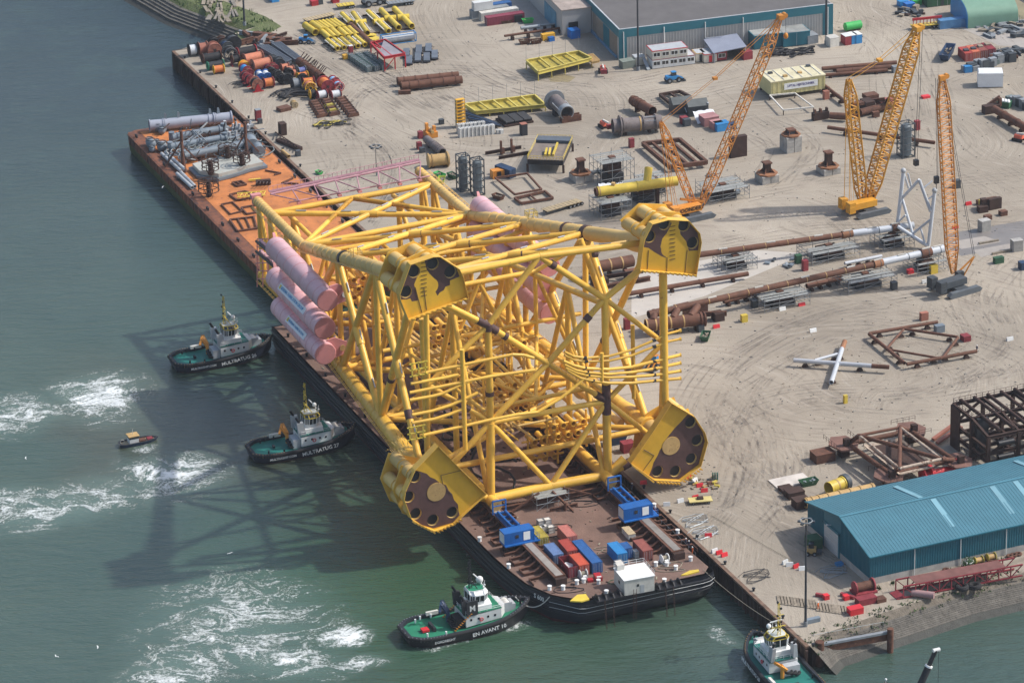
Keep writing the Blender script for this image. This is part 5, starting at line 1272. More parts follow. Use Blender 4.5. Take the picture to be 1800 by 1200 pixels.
oran=M('yellow_flange',(.70,.38,.03),.5,var=.15)
for a in(
 ('reel of pale cable with black flanges at the far left end of the quay head',(160,155),'Y',1.9,2.2,black,wcab),('brownish pink reel second from the far left end',(262,138),'Y',2.0,2.6,salmon,salmon),
 ('salmon reel with an open ring flange turned towards the water',(370,150),'X',2.2,2.4,salmon,salmon),('long black cable reel with rusty flanges above the green one',(345,228),'Y',1.6,5.6,rusty,bcab),
 ('long reel with bright green flanges',(385,305),'Y',1.4,4.8,fgreen,blackm),('short orange reel with a yellow flange, nearest the water on the left',(418,345),'Y',1.35,3.0,oran,orc),
 ('dark reel behind the salmon open ring reel',(372,82),'X',1.6,2,blackm,bcab),('dark reel with an orange streak at the back row',(450,78),'X',1.7,2,rusty,bcab),('largest dark green black reel at the back row',(560,78),'X',2.3,3,blackm,dgrey),
 ('dark blue reel with grey flange in the back middle',(490,120),'X',1.8,2.2,dgrey,dblue),('dark reel with open grey spokes in the middle of the left group',(525,195),'X',2.2,2.2,dgrey,bcab,None,True),
 ('long black reel with red flanges at the top of the middle group',(690,170),'Y',1.7,5.8,redp,bcab),('dark reel on a tall red stand',(585,262),'Y',1.4,2.2,rusty,bcab,redd),('upper of the two long salmon orange reels',(755,235),'Y',1.9,5.8,salmon,orp),('lower of the two long salmon orange reels',(840,292),'Y',1.9,5.8,salmon,orp),
 ('blue cable reel between an orange and a dark one on red stands',(680,350),'X',1.5,2.6,redd,blue2),('orange reel at the back of the blue striped one',(668,312),'X',1.5,1.4,oran,orc),('brown black reel in front of the blue one',(710,385),'X',1.5,1.8,redd,rusty),
 ('first dark reel with red flanges in the row of red stands',(680,430),'X',1.4,1.6,redd,bcab,redd),('second dark reel with red flanges in the row of red stands',(725,460),'X',1.5,1.6,redd,bcab,redp),('dark reel with a big salmon flange facing the barge, on a red stand',(790,500),'X',1.75,2.6,salmon,bcab,redp),
 ('left white cable reel',(825,408),'X',1.2,3.0,blue,wcab),('right white cable reel',(890,402),'X',1.2,3.0,blue,wcab),('bright orange reel with red flanges beside the white ones',(910,478),'Y',1.6,2.8,redd,orc),
 ('dark reel with red rims behind the white cable reels',(905,345),'X',1.4,1.8,redd,bcab),('brown reel between the salmon reels and the dark row',(962,332),'X',1.3,2.0,redd,rusty),('left grey reel beside the slate coloured hull plates',(962,262),'X',1.6,2.2,dgrey,blackm),('right grey reel beside the slate coloured hull plates',(1015,285),'X',1.7,2.0,dgrey,dgrey),
 ('black reel at the top of the long dark row',(940,375),'X',1.4,1.2,black,bcab),('black reel second in the long dark row',(1000,405),'X',1.5,1.3,blackm,bcab),('black reel third in the long dark row',(1045,440),'X',1.6,1.3,black,bcab),('black reel fourth in the long dark row',(1095,440),'X',1.7,1.3,blackm,bcab),('black and grey reel at the front of the dark row',(1180,488),'Y',1.9,2.2,blackm,grey),('thin black reel behind the grey fronted one',(1110,385),'X',1.5,1.2,black,bcab),
 ('small salmon reel at the back of the diagonal row',(1072,325),'Y',1.2,2.2,salmon,orp),('small salmon reel in the middle of the diagonal row',(1120,350),'Y',1.2,2.2,salmon,orp),('small salmon reel at the front of the diagonal row',(1150,385),'Y',1.2,2.2,blackm,orp),('violet blue reel next to the rusty spiked pipe',(1240,362),'Y',1.3,2.2,grey,vio),('orange reel with yellow flanges near the violet one',(1245,412),'Y',1.3,3.0,oran,orc),('dark thin reel leaning before the orange one',(1250,440),'X',1.5,1.0,blackm,bcab),
 ('orange reel with red flanges behind the spoked yellow one',(1305,475),'Y',1.6,3.2,redd,orc),('orange reel with spoked yellow flanges',(1315,520),'X',1.8,2.6,oran,orp,None,True),('largest red flanged orange reel near the road',(1475,500),'X',2.1,4.2,redd,orc),('bright blue reel with red flanges near the road',(1555,465),'X',1.5,2.0,redd,sky_),('pale blue reel with a holed red flange near the road',(1600,515),'X',1.6,2.0,redp,sky_,None,True),
 ('dark reel with a yellow flange beside the black hose heap',(1350,590),'Y',1.5,1.8,oran,bcab),('left white and blue striped reel with red flanges',(1435,598),'Y',1.45,2.8,redd,wcab),('right white and blue striped reel with red flanges',(1572,595),'Y',1.45,2.8,redd,wcab),('small pale wooden reel lying by the hose heap',(1165,692),'X',1.0,1.6,wood,sandy)):
 reel(*a)
def rc(x,y):return(x/5.625+310,y/5.625+60)
def plate(name,label,cat,pts,h0,h1,mat,tx=None):
 q=[G(*p,h1)for p in pts];c=sum(q,Vector())/len(q);t=T(name,label,cat,(c.x,c.y,0))
 MB().prism([(v.x,v.y)for v in q],h0,h1).build('body',mat,t,world=True)
 m_=MB()
 for a,b in zip(q,q[1:]+q[:1]):m_.beam((a.x,a.y,h1),(b.x,b.y,h1),.3,.25)
 m_.build('edge',mat,t,world=True)
 d=(q[1]-q[0]);n=6;m_=MB()
 for i in range(1,n):a=q[0]+d*(i/n);b=q[-1]+(q[-2]-q[-1])*(i/n);m_.beam((a.x,a.y,h1+.04),(b.x,b.y,h1+.04),.12,.12)
 m_.build('stiffener',mat,t,world=True);return t
slate=M('slate_plate',(.105,.125,.155),.6,var=.2,scale=.4)
plate('hull_plate','left long slate coloured tapering plate among the cable reels','steel plate',[rc(795,110),rc(905,108),rc(1140,255),rc(1075,275)],.6,1.6,slate)
plate('hull_plate','right long slate coloured tapering plate nearest the road','steel plate',[rc(940,88),rc(1030,80),rc(1245,240),rc(1190,260)],.6,1.7,slate)
t,A,B=ptube('rusty pipe covered in spikes running from the slate plates to the orange reels',rc(1215,268),rc(1440,430),1.3,rpipe,.2,(.2,.4,.6,.8),n=14)
m_=MB()
for i in range(16):c=A+(B-A)*((i+.5)/16);m_.beam(c+V3(0,0,.9),c+V3(random.uniform(-1,1),1.8,2.6),.2);m_.beam(c,c+V3(.3,-1.8,1.2),.18)
m_.build('spike',rustd,t,world=True)
rnd=random.Random(11)
def scrap(label,pxs,n,mats,zmax=2.2,L=(2,6),cat='scrap',name='scrap_beam',group=None,al=None):
 for i in range(n):
  u,v=rnd.random(),rnd.random();x=pxs[0]+(pxs[2]-pxs[0])*u;y=pxs[1]+(pxs[3]-pxs[1])*v;p=G(x,y);l_=rnd.uniform(*L);a=(rnd.random()*3.14 if al is None else al+rnd.uniform(-.25,.25));h=rnd.uniform(.3,zmax)
  o=MB().ibeam((-l_/2,0,h/2),(l_/2,0,h/2),rnd.uniform(.4,.9),h)if rnd.random()<.6 else MB().box((0,0,h/2),(l_,rnd.uniform(.6,1.6),h))
  o=o.build(name,rnd.choice(mats));o.location=(p.x,p.y,.02*i%.3);o.rotation_euler=(0,0,a);tag(o,label,cat,group)
scrap('rusty beam in the scrap heap behind the cable reels',(430,62,508,82),34,[rusty,rustd,timber,grey],1.8,(3,7),group='scrap heap behind the cable reels')
scrap('weathered timber baulk in the row beside the far mast',(352,-4,424,38),34,[timber,M('grey_timber',(.20,.18,.155),.9,var=.4),timber],.35,(3,7),cat='timber',name='timber_baulk',group='timber baulks beside the far mast',al=-.3)
for r_,(x0,y0,n,lab,xo)in enumerate(((1365,655,6,'left',0),(1485,640,6,'middle',0),(1625,625,7,'right',0))):
 for i in range(n):
  x,y=x0+i*(15 if r_<2 else 20),y0+i*25
  p=G(*rc(x,y),1.2);t=T('sinker_block',f'brown steel block in the {lab} row, {ordn[i]} from the reels','steel block',(p.x,p.y,0),R(90+4),'brown steel blocks beside the cable reels')
  mt=ydirty if(r_==1 and i in(2,4))else rusty
  MB().box((0,0,.65),(3.6,1.15,1.1),0,.9).build('body',mt,t);MB().box((-1.3,0,1.25),(.3,1.2,.25)).build('lug',rustd,t);MB().box((1.3,0,1.25),(.3,1.2,.25)).build('lug',rustd,t)
for i in range(16):
 c=G(*rc(1190+rnd.uniform(-80,90),600+rnd.uniform(-25,30)));pts=[c+V3(math.sin(j*.5+i)*2,j*1.0-5+math.cos(i+j*.3)*1.5,.3+.25*(i%4)+rnd.random()*.2)for j in range(11)]
 o=MB().path(pts,.26,n=6).build('hose_length',bcab);tag(o,'black hose length in the heap beside the cable reels','hose','black hoses heaped beside the reels')
for i in range(9):
 c=G(*rc(1560+rnd.uniform(-90,90),895+rnd.uniform(-14,16)));pts=[c+V3(math.sin(j*.8+i)*1.4,j*.9-4,.25+.1*(i%3))for j in range(10)]
 o=MB().path(pts,.2,n=5).build('hose_length',bcab if i%4 else ydirty);tag(o,'dark hose length lying below the brown steel blocks','hose','dark hoses below the steel blocks')
def box_thing(name,label,cat,px,dims,mat,rz=0.0,group=None,top=None,h=0.0,ribs=0,topm=None):
 t=thing(name,label,cat,px,rz,group)
 dx,dy,dz=dims;MB().box((0,0,h+dz/2),dims).build('body',mat,t)
 MB().box((0,0,h+dz+.04),(dx*1.03,dy*1.03,.1)).build('lid',topm or mat,t)
 m_=MB()
 for i in range(max(2,int(dx/1.0))):x=-dx/2+dx*(i+.5)/max(2,int(dx/1.0));m_.box((x,0,h+dz/2),(.12,dy+.1,dz*.9))
 m_.build('rib',mat,t)
 if h:
  m_=MB()
  for a in(-1,1):
   for b in(-1,1):m_.box((a*dx*.4,b*dy*.4,h/2),(.25,.25,h))
  m_.build('leg',rustd,t)
 return t
box_thing('transformer_box','dark red cabinet on the quay edge below the cable reels','cabinet',(454,211),(1.6,1.6,3.2),redd,topm=grey);box_thing('junction_box','small dark box behind the dark red cabinet on the quay','box',(457,217),(1.2,1.2,1.3),dgrey)
box_thing('steel_tray','small low brown tray alone on the sand below the reels','tray',(499,194),(2.6,3.6,1.0),rusty,R(10))
def yc(x,y):return(x/6.4286+520,y/6.4286)
k_=0
def ypipe(label,a,b,r=.85,bars=False,grp=None,stub=None):
 t,A,B=ptube(label,yc(*a),yc(*b),r,ylem,.35,(.03,.97),group=grp,n=18)
 d=(B-A).normalized();s_=d.cross(V3(0,0,1)).normalized()
 if bars:
  m_=MB()
  for sg in(-1,1):
   for u in((.05,.45),(.55,.95)):m_.beam(A+(B-A)*u[0]+s_*(sg*(r+.35))+V3(0,0,.3),A+(B-A)*u[1]+s_*(sg*(r+.35))+V3(0,0,.3),.28)
  m_.build('anode',whited,t,world=True)
 if stub:
  c=G(*yc(*stub[0]),.35+r),G(*yc(*stub[1]),.35+r);MB().hollow(c[0],c[1],r*1.12,.15,18).build('stub',ylem,t,world=True)
 return t
for i,(x,y)in enumerate(((105,285),(185,268),(225,258),(265,252),(305,246),(350,240),(395,234),(437,228))):
 ypipe(f'{ordn[i]} plain yellow pipe from the left in the back row',(x,y),(x+118,y+82),1.0 if i<2 else .7,grp='yellow pipes in the back row')
for i,(x,y)in enumerate(((295,355),(352,347),(412,339),(492,333),(547,327),(602,321))):ypipe(f'{ordn[i]} plain yellow pipe from the left in the middle row',(x,y),(x+95,y+84),.86,grp='yellow pipes in the middle row')
for i,(x,y)in enumerate(((360,455),(432,446),(512,437),(590,427),(670,412))):ypipe(f'{ordn[i]} yellow pipe with white bars from the left in the front row',(x,y),(x+115,y+95),.72,True,grp='yellow pipes with white bars')
ypipe('short yellow pipe with white bars behind the back row, left of the crossed pipes',(520,160),(625,260),.8,True)
for i,(a,b,s_)in enumerate((((645,150),(810,375),((672,262),(792,246))),((815,135),(1050,355),((877,252),(990,234))),((962,115),(1165,315),((1003,212),(1135,205))),((1112,98),(1312,298),((1150,200),(1282,192))))):
 ypipe(f'{ordn[i]} cross shaped yellow pipe from the left',a,b,.82+.05*(i>1),i<2,'cross shaped yellow pipes',s_)
for i,(a,b)in enumerate((((440,590),(830,525)),((235,400),(300,390)),((310,500),(360,490)),((840,380),(950,368)),((980,388),(1180,362)),((1140,335),(1345,322)),((755,178),(1140,130)))):
 a=G(*yc(*a),.2);b=G(*yc(*b),.2);o=tag(MB().beam(a,b,.5,.35).build('bearer_timber',rustd if i else timber),f'{ordn[i]} low dark bearer lying on the sand under or beside the yellow pipes','bearer','bearers around the yellow pipes')
ptube('long thin rusty pipe between the yellow pipe rows and the red frame',yc(615,285),yc(865,505),.95,rpipe,.3,(.1,.5,.9))
for i,(x,y)in enumerate(((835,410),(865,443))):
 p=G(*yc(x,y));o=tag(MB().prism([(p.x+1.8*math.cos(a*math.pi/4)*1.2,p.y+2.2*math.sin(a*math.pi/4))for a in range(8)],.1+.0,.35).build('cap_plate',ylem),('upper' if i==0 else 'lower')+' flat yellow cap plate lying behind the red frame','cap plate')
def wheels(t,pts,r,w_=.5,mat=rubber):
 for x,y in pts:
  o=MB().tube((x,y-w_/2,r),(x,y+w_/2,r),r,n=16).build('wheel',mat,t);MB().tube((x,y-w_/2-.03,r),(x,y+w_/2+.03,r),r*.5,n=10).build('rim',grey,t)
def trailer(label,a,b,w_=2.7,deck=wood,name='flatbed_trailer',group=None,n=3):
 A=G(*a,1.2);B=G(*b,1.2);L=(B-A).length;t=T(name,label,'trailer',((A.x+B.x)/2,(A.y+B.y)/2,0),math.atan2(B.y-A.y,B.x-A.x),group)
 MB().box((0,0,1.25),(L,w_,.18)).build('deck',deck,t);MB().beam((-L/2,-.5,.95),(L/2,-.5,.95),.25,.4).beam((-L/2,.5,.95),(L/2,.5,.95),.25,.4).build('chassis',blackm,t)
 m_=MB()
 for i in range(int(L/1.2)):m_.box((-L/2+.6+i*1.2,0,1.37),(.1,w_,.05))
 m_.build('plank_joint',timber,t)
 wheels(t,[(L*(.18+.11*i),s_*(w_/2-.35))for i in range(n)for s_ in(-1,1)],.52);return t
trailer('pale wooden flatbed trailer behind the yellow pipes',yc(100,228),yc(425,155));trailer('long flatbed trailer at the top edge beside the loader',yc(1030,40),yc(1330,0),deck=grey);trailer('short yellow flatbed at the top edge left of the loader',yc(465,65),yc(655,40),deck=ylem)
trailer('empty grey timber low loader trailer parked near the upper jacket corner',(957,370),(1018,352),deck=wood,n=4)
t=trailer('yellow flatbed trailer carrying a red rack near the blue arched hall',(1602,46),(1658,40),2.6,ylem)
m_=MB();m_.beam((-4.8,0,3.2),(4.6,0,3.2),.5,.7)
for i in range(9):m_.beam((-4.5+i*1.1,0,1.4),(-4.5+i*1.1,0,3),.18)
m_.build('red_rack',redp,t)
def loader(label,px,rz,mat,s=1.0,arm=True,cat='loader',cab=glass):
 t=thing('wheel_loader',label,cat,px,rz)
 MB().box((-.6*s,0,1.6*s),(3.6*s,2.0*s,1.1*s),0,.92).build('body',mat,t);MB().box((.2*s,0,2.6*s),(1.5*s,1.5*s,1.3*s),0,.85).build('cab',cab,t);MB().box((.2*s,0,3.3*s),(1.5*s,1.5*s,.12)).build('cab_roof',mat,t)
 MB().box((-2.0*s,0,1.9*s),(1.0*s,1.7*s,.8*s),0,.8).build('bonnet',mat,t)
 wheels(t,[(x*s,y*s)for x in(-1.6,1.5)for y in(-1.1,1.1)],.85*s,.6*s)
 if arm:
  m_=MB()
  for y in(-.6,.6):m_.beam((.8*s,y*s,2.0*s),(3.2*s,y*s,.9*s),.3*s)
  m_.build('arm',mat,t);MB().slab([(3.0*s,-1.3*s,.2*s),(3.9*s,-1.3*s,.1*s),(3.7*s,-1.3*s,.7*s),(3.1*s,-1.3*s,1.1*s)],(0,2.6*s,0)).build('bucket',dgrey,t)
 return t
loader('big grey wheel loader at the top edge above the yellow pipes',yc(865,60),R(95),grey,1.25);loader('small blue forklift truck on the sand left of the yellow pipes',yc(108,490),R(60),blue2,.8,cat='forklift');loader('bright blue telehandler in front of the stacked site offices',(1183,144),R(88),blue2,.95,cat='telehandler')
q=[G(*yc(x,y),4.2)for x,y in((845,490),(1010,455),(1235,612),(1000,655))];c=sum(q,Vector())/4
t=T('red_platform','red steel frame on legs with a grey deck, behind the grey bottle racks','platform',(c.x,c.y,0))
for a,b in zip(q,q[1:]+q[:1]):MB().ibeam(a,b,.4,.8).build('edge_beam',redp,t,world=True)
for p in q+[(q[2]+q[3])/2,(q[0]+q[3])/2]:MB().beam((p.x,p.y,0),(p.x,p.y,4),.32).build('leg',redp,t,world=True)
for a,b in((q[3],(q[2]+q[3])/2),(q[0],(q[0]+q[3])/2)):MB().beam((a.x,a.y,.3),(b.x,b.y,3.8),.2).build('brace',redp,t,world=True)
MB().slab([q[0]*.35+q[3]*.65,q[1]*.9+q[0]*.1,q[2],q[3]],(0,0,.1)).build('grating',M('red_grey_grating',(.27,.25,.28),.8),t,world=True);MB().beam(q[0]*.7+q[1]*.3,q[3]*.6+q[2]*.4,.3).beam(q[0],(q[1]+q[0])/2*.6+q[3]*.4,.3).build('cross_beam',redp,t,world=True)
t=thing('tank_container','long dark tank in a blue frame behind the red platform','tank container',yc(1160,480),R(86));MB().tube((-5,0,1.5),(5,0,1.5),1.1,n=16).build('tank',lgrey,t)
for x in(-5.3,5.3):
 m_=MB()
 for a,b in(((-1.2,.1),(1.2,.1)),((1.2,.1),(1.2,2.7)),((1.2,2.7),(-1.2,2.7)),((-1.2,2.7),(-1.2,.1))):m_.beam((x,a[0],a[1]),(x,b[0],b[1]),.2)
 m_.build('end_frame',blue2,t)
m_=MB()
for y in(-1.2,1.2):
 for z in(.1,2.7):m_.beam((-5.2,y,z),(5.2,y,z),.18)
m_.build('side_rail',blue2,t)
rk=None
for r_ in range(3):
 for i in range(8):
  px=yc(625+r_*85+i*28,640-r_*12+i*19);p=G(*px,.9)
  lab=f'caged pallet of grey bottles, place {ordn[i]} in the {("left", "middle", "right")[r_]} row, beside the red platform'
  if rk is None:
   rk=T('bottle_rack',lab,'pallet cage',(p.x,p.y,0),R(5),'caged pallets beside the red platform');m_=MB()
   for a in range(3):
    for b in range(3):MB().tube((-.7+a*.7,-.6+b*.6,.1),(-.7+a*.7,-.6+b*.6,1.6),.25,n=8).build('bottle',galv,rk)
   for a in(-1,1):
    for b in(-1,1):m_.box((a*1.05,b*.95,.9),(.09,.09,1.8))
    for z in(.1,.9,1.75):m_.box((a*1.05,0,z),(.08,1.9,.08));m_.box((0,a*.95,z),(2.1,.08,.08))
   m_.build('cage',M('cage_green_grey',(.10,.16,.15),.7),rk)
  else:dup(rk,lab,(p.x,p.y,0),R(5))
for i,px in enumerate(((1250,600),(1390,560),(1280,680),(1380,650),(1480,650),(1570,620),(1500,545))):
 p=G(*yc(*px),.7);t=T('cradle_slab',f'{ordn[i]} low slate coloured cradle right of the red platform','cradle',(p.x,p.y,0),R(-22),'slate cradles right of the red platform');MB().box((0,0,.8),(7,1.9,.5)).build('slab',slate,t);m_=MB()
 for x in(-2.6,0,2.6):m_.box((x,0,.3),(.4,2.2,.55))
 m_.build('foot',rustd,t)
box_thing('yellow_bin','small yellow bin at the left corner of the caged pallets','bin',yc(562,665),(1.6,1.6,1.2),oran);box_thing('red_cabinet','dark red cabinet behind the caged pallets','cabinet',yc(622,610),(1.2,1.2,2.6),redd,topm=white)
for lb,px in(('red skip box at the top edge left of the trailers',(552,9)),('second small red box at the top edge',(589,4))):box_thing('red_box',lb,'box',px,(2.2,2.2,1.5),redp)
box_thing('grey_bin','grey green bin beside the red box at the top edge','bin',(562,7),(2,1.6,2),dgrey);box_thing('blue_box','blue box at the top edge above the far timber','box',(482,2),(3,2.4,1.8),blue2)
ptube('back one of the two thick rusty pipes left of centre',(698,143),(806,132),1.1,rpipe,.4,(.02,.12,.3,.5,.7,.9),group='two thick rusty pipes left of centre');ptube('front one of the two thick rusty pipes left of centre',(704,152),(812,140),1.2,rpipe,.4,(.02,.15,.3,.5,.7,.9),group='two thick rusty pipes left of centre')
tag(MB().beam(G(700,163,.5),G(722,162,.5),1.2,1.2).build('steel_block',rusty),'brown block on the sand in front of the thick rusty pipes','steel block');tag(MB().beam(G(761,157,.2),G(795,153,.2),.5,.3).build('timber_beam',timber),'grey timber beam lying in front of the thick rusty pipes','beam')
def cc(x,y):return(x/6.923+800,y/6.923)
ct=[('grey open frame container at the left of the upper container group',(415,108),M('cont_grey',(.28,.30,.31),.7),12.2),('white roofed container in the upper container group',(530,135),whited,12.2),('maroon container at the front of the upper container group',(600,190),M('cont_maroon',(.26,.05,.08),.65,rust=.12),12.2)]
for lb,px,mt,L in ct:
 p=G(*cc(px[0],px[1]-14),2.6);t=T('shipping_container',lb,'container',(p.x,p.y,0),R(88),'upper container group');cont_body(t,L,2.44,2.6,mt,door_end=-1)
p=G(*cc(330,15),5.2);t=T('shipping_container','white container standing on top of the upper container group','container',(p.x,p.y,2.65),R(88));cont_body(t,6.1,2.44,2.6,white,door_end=-1)
p=G(*cc(560,30),2.6);t=T('shipping_container','blue container at the top edge behind the white roofed one','container',(p.x,p.y,0),R(88));cont_body(t,6.1,2.44,2.6,cblue)
box_thing('dark_tank','black box trailer at the right end of the maroon container','box trailer',cc(768,250),(4,2.4,2.2),blackm,R(-20));
def skip(label,px,mat,rz=0.0,L=3.6,W_=1.9,H_=1.3,fill=None,name='waste_skip'):
 t=thing(name,label,'skip',px,rz);m_=MB();k=.72;b=[(-L/2*k,-W_/2*k,.05),(L/2*k,-W_/2*k,.05),(L/2*k,W_/2*k,.05),(-L/2*k,W_/2*k,.05)];u=[(-L/2,-W_/2,H_),(L/2,-W_/2,H_),(L/2,W_/2,H_),(-L/2,W_/2,H_)]
 m_.add(b+u,[(3,2,1,0),(0,1,5,4),(1,2,6,5),(2,3,7,6),(3,0,4,7)]);ins=[(x*.93,y*.93,z)for x,y,z in u];bi=[(x*.93,y*.93,z+.1)for x,y,z in b];m_.add(ins+bi,[(0,1,5,4),(1,2,6,5),(2,3,7,6),(3,0,4,7),(4,5,6,7)]);m_.add(u+ins,[(i,(i+1)%4,4+(i+1)%4,4+i)for i in range(4)]);m_.build('bin',mat,t,smooth=False)
 m_=MB()
 for i in range(6):m_.box((rnd.uniform(-L/3,L/3),rnd.uniform(-W_/4,W_/4),H_*.7),(rnd.uniform(.5,1.4),.3,.35),rnd.random()*3)
 m_.build('rubbish',fill or timber,t);return t
for a in(('green skip with scrap right of the maroon container',cc(885,280),greenb,1.4),('dark flat skip in front of the maroon container',cc(480,285),dgrey,1.5),('brown skip with white sheets in front of the maroon container',cc(620,280),rusty,1.5,4,2,1,white),('left rusty skip above the yellow grillage',cc(845,535),rusty,1.4),('right rusty skip above the yellow grillage',cc(985,530),rusty,1.4),('light green skip near the two grey tank racks, further one',(773,312),greenb,.3),('yellow green skip in front of the other near the tank racks',(776,321),M('lime_paint',(.42,.50,.06),.6),-.5,4.2),('small dark green skip just left of the grey tank racks',(796,313),greend,.2),('dark green skip alone on the sand right of the curved risers',(1240,596),greend,-.6,4.4,2.3,1.5),('tiny green skip on the quay edge above the pink truss',(561,306),greenb,.3,2.2,1.4,.9),('brown skip on the sand below the rusty rectangular frame',(876,350),rusty,.4),('long dark open skip left of the red containers',(1665,100),dblue,-.7,11,3,2.4)):skip(*a)
ptube('long thin rusty pipe on yellow trestles near the big warehouse',cc(600,440),cc(1370,330),.38,rpipe,1.2,supports=4);t,A,B=ptube('bundle of pale galvanised pipes behind the thin rusty pipe',cc(800,345),cc(1030,318),.55,galv,1.2,supports=2)
ptube('short galvanised pipe at the end of the pale bundle',cc(1040,310),cc(1240,290),.35,galv,1.2,supports=2)
box_thing('generator','yellow generator box near the blue boxes by the warehouse','generator',cc(1130,480),(1.8,4,1.8),oran);box_thing('blue_crate','small blue crate beside the yellow generator','crate',cc(1170,500),(1.4,1.8,1.2),blue);box_thing('blue_unit','bright blue machine beside the open warehouse door','machine',cc(1445,455),(3,3,2.6),blue)
def grillage(label,pts,n,h=1.3,mat=ydirty,edge=M('grillage_yellow',(.52,.43,.10),.6,var=.2,rust=.2),leg=True):
 q=[G(*p,h)for p in pts];c=sum(q,Vector())/4;t=T('grillage',label,'grillage',(c.x,c.y,0))
 MB().slab([v-V3(0,0,.7)for v in q],(0,0,.25)).build('deck_plate',mat,t,world=True)
 for a,b in zip(q,q[1:]+q[:1]):MB().ibeam(a,b,.5,1.1).build('edge_beam',edge,t,world=True)
 for i in range(1,n):MB().beam(q[0]+(q[1]-q[0])*(i/n)+V3(0,0,.5),q[3]+(q[2]-q[3])*(i/n)+V3(0,0,.5),.45,.4).build('cross_beam',edge,t,world=True)
 if leg:
  for i in range(n+1):
   for a,b in((q[0],q[1]),(q[3],q[2])):p=a+(b-a)*(i/n);MB().beam((p.x,p.y,0),(p.x,p.y,h-.5),.25).build('leg',edge,t,world=True)
   p=q[0]+(q[1]-q[0])*(i/n);MB().tube((p.x,p.y,h),(p.x,p.y,h+5),.05,n=4).build('stanchion',grey,t,world=True)
 return t
grillage('yellow steel grillage with cross beams in front of the big warehouse',[(925,108),(1017,92),(1040,104),(946,128)],4,2.6);
plate('yellow_plate','plain dirty yellow deck panel at the right end of the grillage','deck panel',[(1030,97),(1042,95),(1054,106),(1040,109)],1.6,2.3,sandy)
grillage('second yellow grillage lying lower, behind the black pipe stack',[(817,185),(940,169),(959,186),(836,198)],5,1.6)
def c3(x,y):return(x/6.4286+780,y/6.4286+160)
t=thing('ladder_tower','upright yellow ladder frame at the left end of the lower grillage','ladder frame',c3(180,400));MB().box((0,0,4.2),(.9,2.2,8)).build('panel',M('tower_grey_yellow',(.33,.29,.16),.7),t)
m_=MB()
for i in range(9):m_.box((.8,0,.5+i),(1.3,2.6,.16))
for a in(-1.2,1.2):m_.beam((1.3,a,0),(1.3,a,8.6),.2)
m_.build('rung',oran,t)
for i in range(7):
 a=G(*c3(235+i*12,230+i*24),1.4-.1*i);b=G(*c3(560+i*14,350+i*8),.7);tag(MB().beam(a,b,.5,.5).build('dark_girder',dblue if i%2 else black),f'{ordn[i]} dark blue girder fanning out beside the black pipe stack','girder','dark girders beside the black pipe stack')
bp=thing('pipe_stack','stack of short black pipes on a rusty pallet right of the dark girders','pipe stack',c3(800,345),R(90));MB().box((0,0,.35),(9,7,.5)).build('pallet',rustd,bp)
for r_ in range(3):
 for i in range(7):MB().tube((-3.9+r_*2.8,-2.7+i*.9,1.15),(-1.4+r_*2.8,-2.7+i*.9,1.15),.45,n=10).build('pipe',black,bp)
for i in range(9):
 for r_ in range(2):
  if r_ and i>6:continue
  p=G(*c3(190+i*45-r_*18,470-i*5+(-45 if r_ else 0)),1.4);lab=f'white concrete block, {ordn[i]} from the left in the {("front", "back")[r_]} rank below the grillage'
  if i==0 and r_==0:cb0=T('concrete_block',lab,'concrete block',(p.x,p.y,0),R(3),'white concrete blocks below the grillage');MB().box((0,0,1.4),(1.3,1.05,2.8),0,.97).build('block',M('pale_block',(.52,.52,.50),.85,var=.15),cb0);MB().box((0,0,2.85),(.3,.3,.12)).build('lifting_point',grey,cb0)
  else:dup(cb0,lab,(p.x,p.y,0),R(3+rnd.uniform(-2,2)))
for i in range(2):p=G(*c3(612+i*40,460),.5);dup(cb0,f'{("left", "right")[i]} of two smaller white blocks at the right end of the block row',(p.x,p.y,0),0,(.9,.9,.42))
box_thing('dark_pedestal','dark square pedestal with a pink top below the black pipe stack','pedestal',c3(903,495),(1.8,1.8,3.4),blackm,topm=salmon)
t=thing('flanged_tubular','grey brown flanged tube standing on a dark saddle right of the black pipe stack','tubular',c3(1310,290));A=G(*c3(1250,105),3.6);B=G(*c3(1395,250),3.0)
tubm=M('tube_grey_brown',(.17,.145,.14),.6,var=.3,scale=.5,rust=.3);MB().hollow(A,B,2.0,.2,20).build('tube',tubm,t,world=True);d=(B-A).normalized();MB().hollow(A-d*.3,A+d*.3,3.1,1.2,22).build('flange',grey,t,world=True);MB().hollow(B-d*2,B,2.15,.3,20).build('collar',grey,t,world=True);m_=MB()
for i in range(5):c=A+(B-A)*(.35+.1*i);m_.beam(c+V3(1,1.6,1.2),c+d*1.6+V3(1,1.6,1.2),.22);m_.beam(c+V3(0,-2,.8),c+d*1.6+V3(0,-2,.8),.22)
m_.build('anode',lgrey,t,world=True);c=A*.7+B*.3;MB().box((c.x,c.y,1),(2,3,2)).build('saddle',blackm,t,world=True)
t=thing('saddle_beam','rusty channel shaped saddle beam in front of the flanged grey tube','saddle beam',c3(1435,340),R(88));MB().box((0,0,.3),(6,1.8,.5)).box((0,-.8,1.2),(6,.25,1.5)).box((0,.8,1.2),(6,.25,1.5)).build('channel',rusty,t)
t=thing('leg_stubs','pair of rusty upright clamps on flat beams in the middle of the sand','clamp frame',c3(700,690));MB().ibeam((-.5,-6,.5),(-.5,5,.5),.5,.9).ibeam((4.5,-4,.5),(4.5,5,.5),.5,.9).build('beam',rustd,t)
for y in(-2,1.2):MB().box((1.5,y,2.2),(.7,.5,4)).box((1.5,y+.5,1.2),(.9,.9,1.6)).build('clamp',rusty,t)
q=[G(*c3(x,y),3.6)for x,y in((1065,535),(1455,548),(1350,790),(945,775))];c=sum(q,Vector())/4
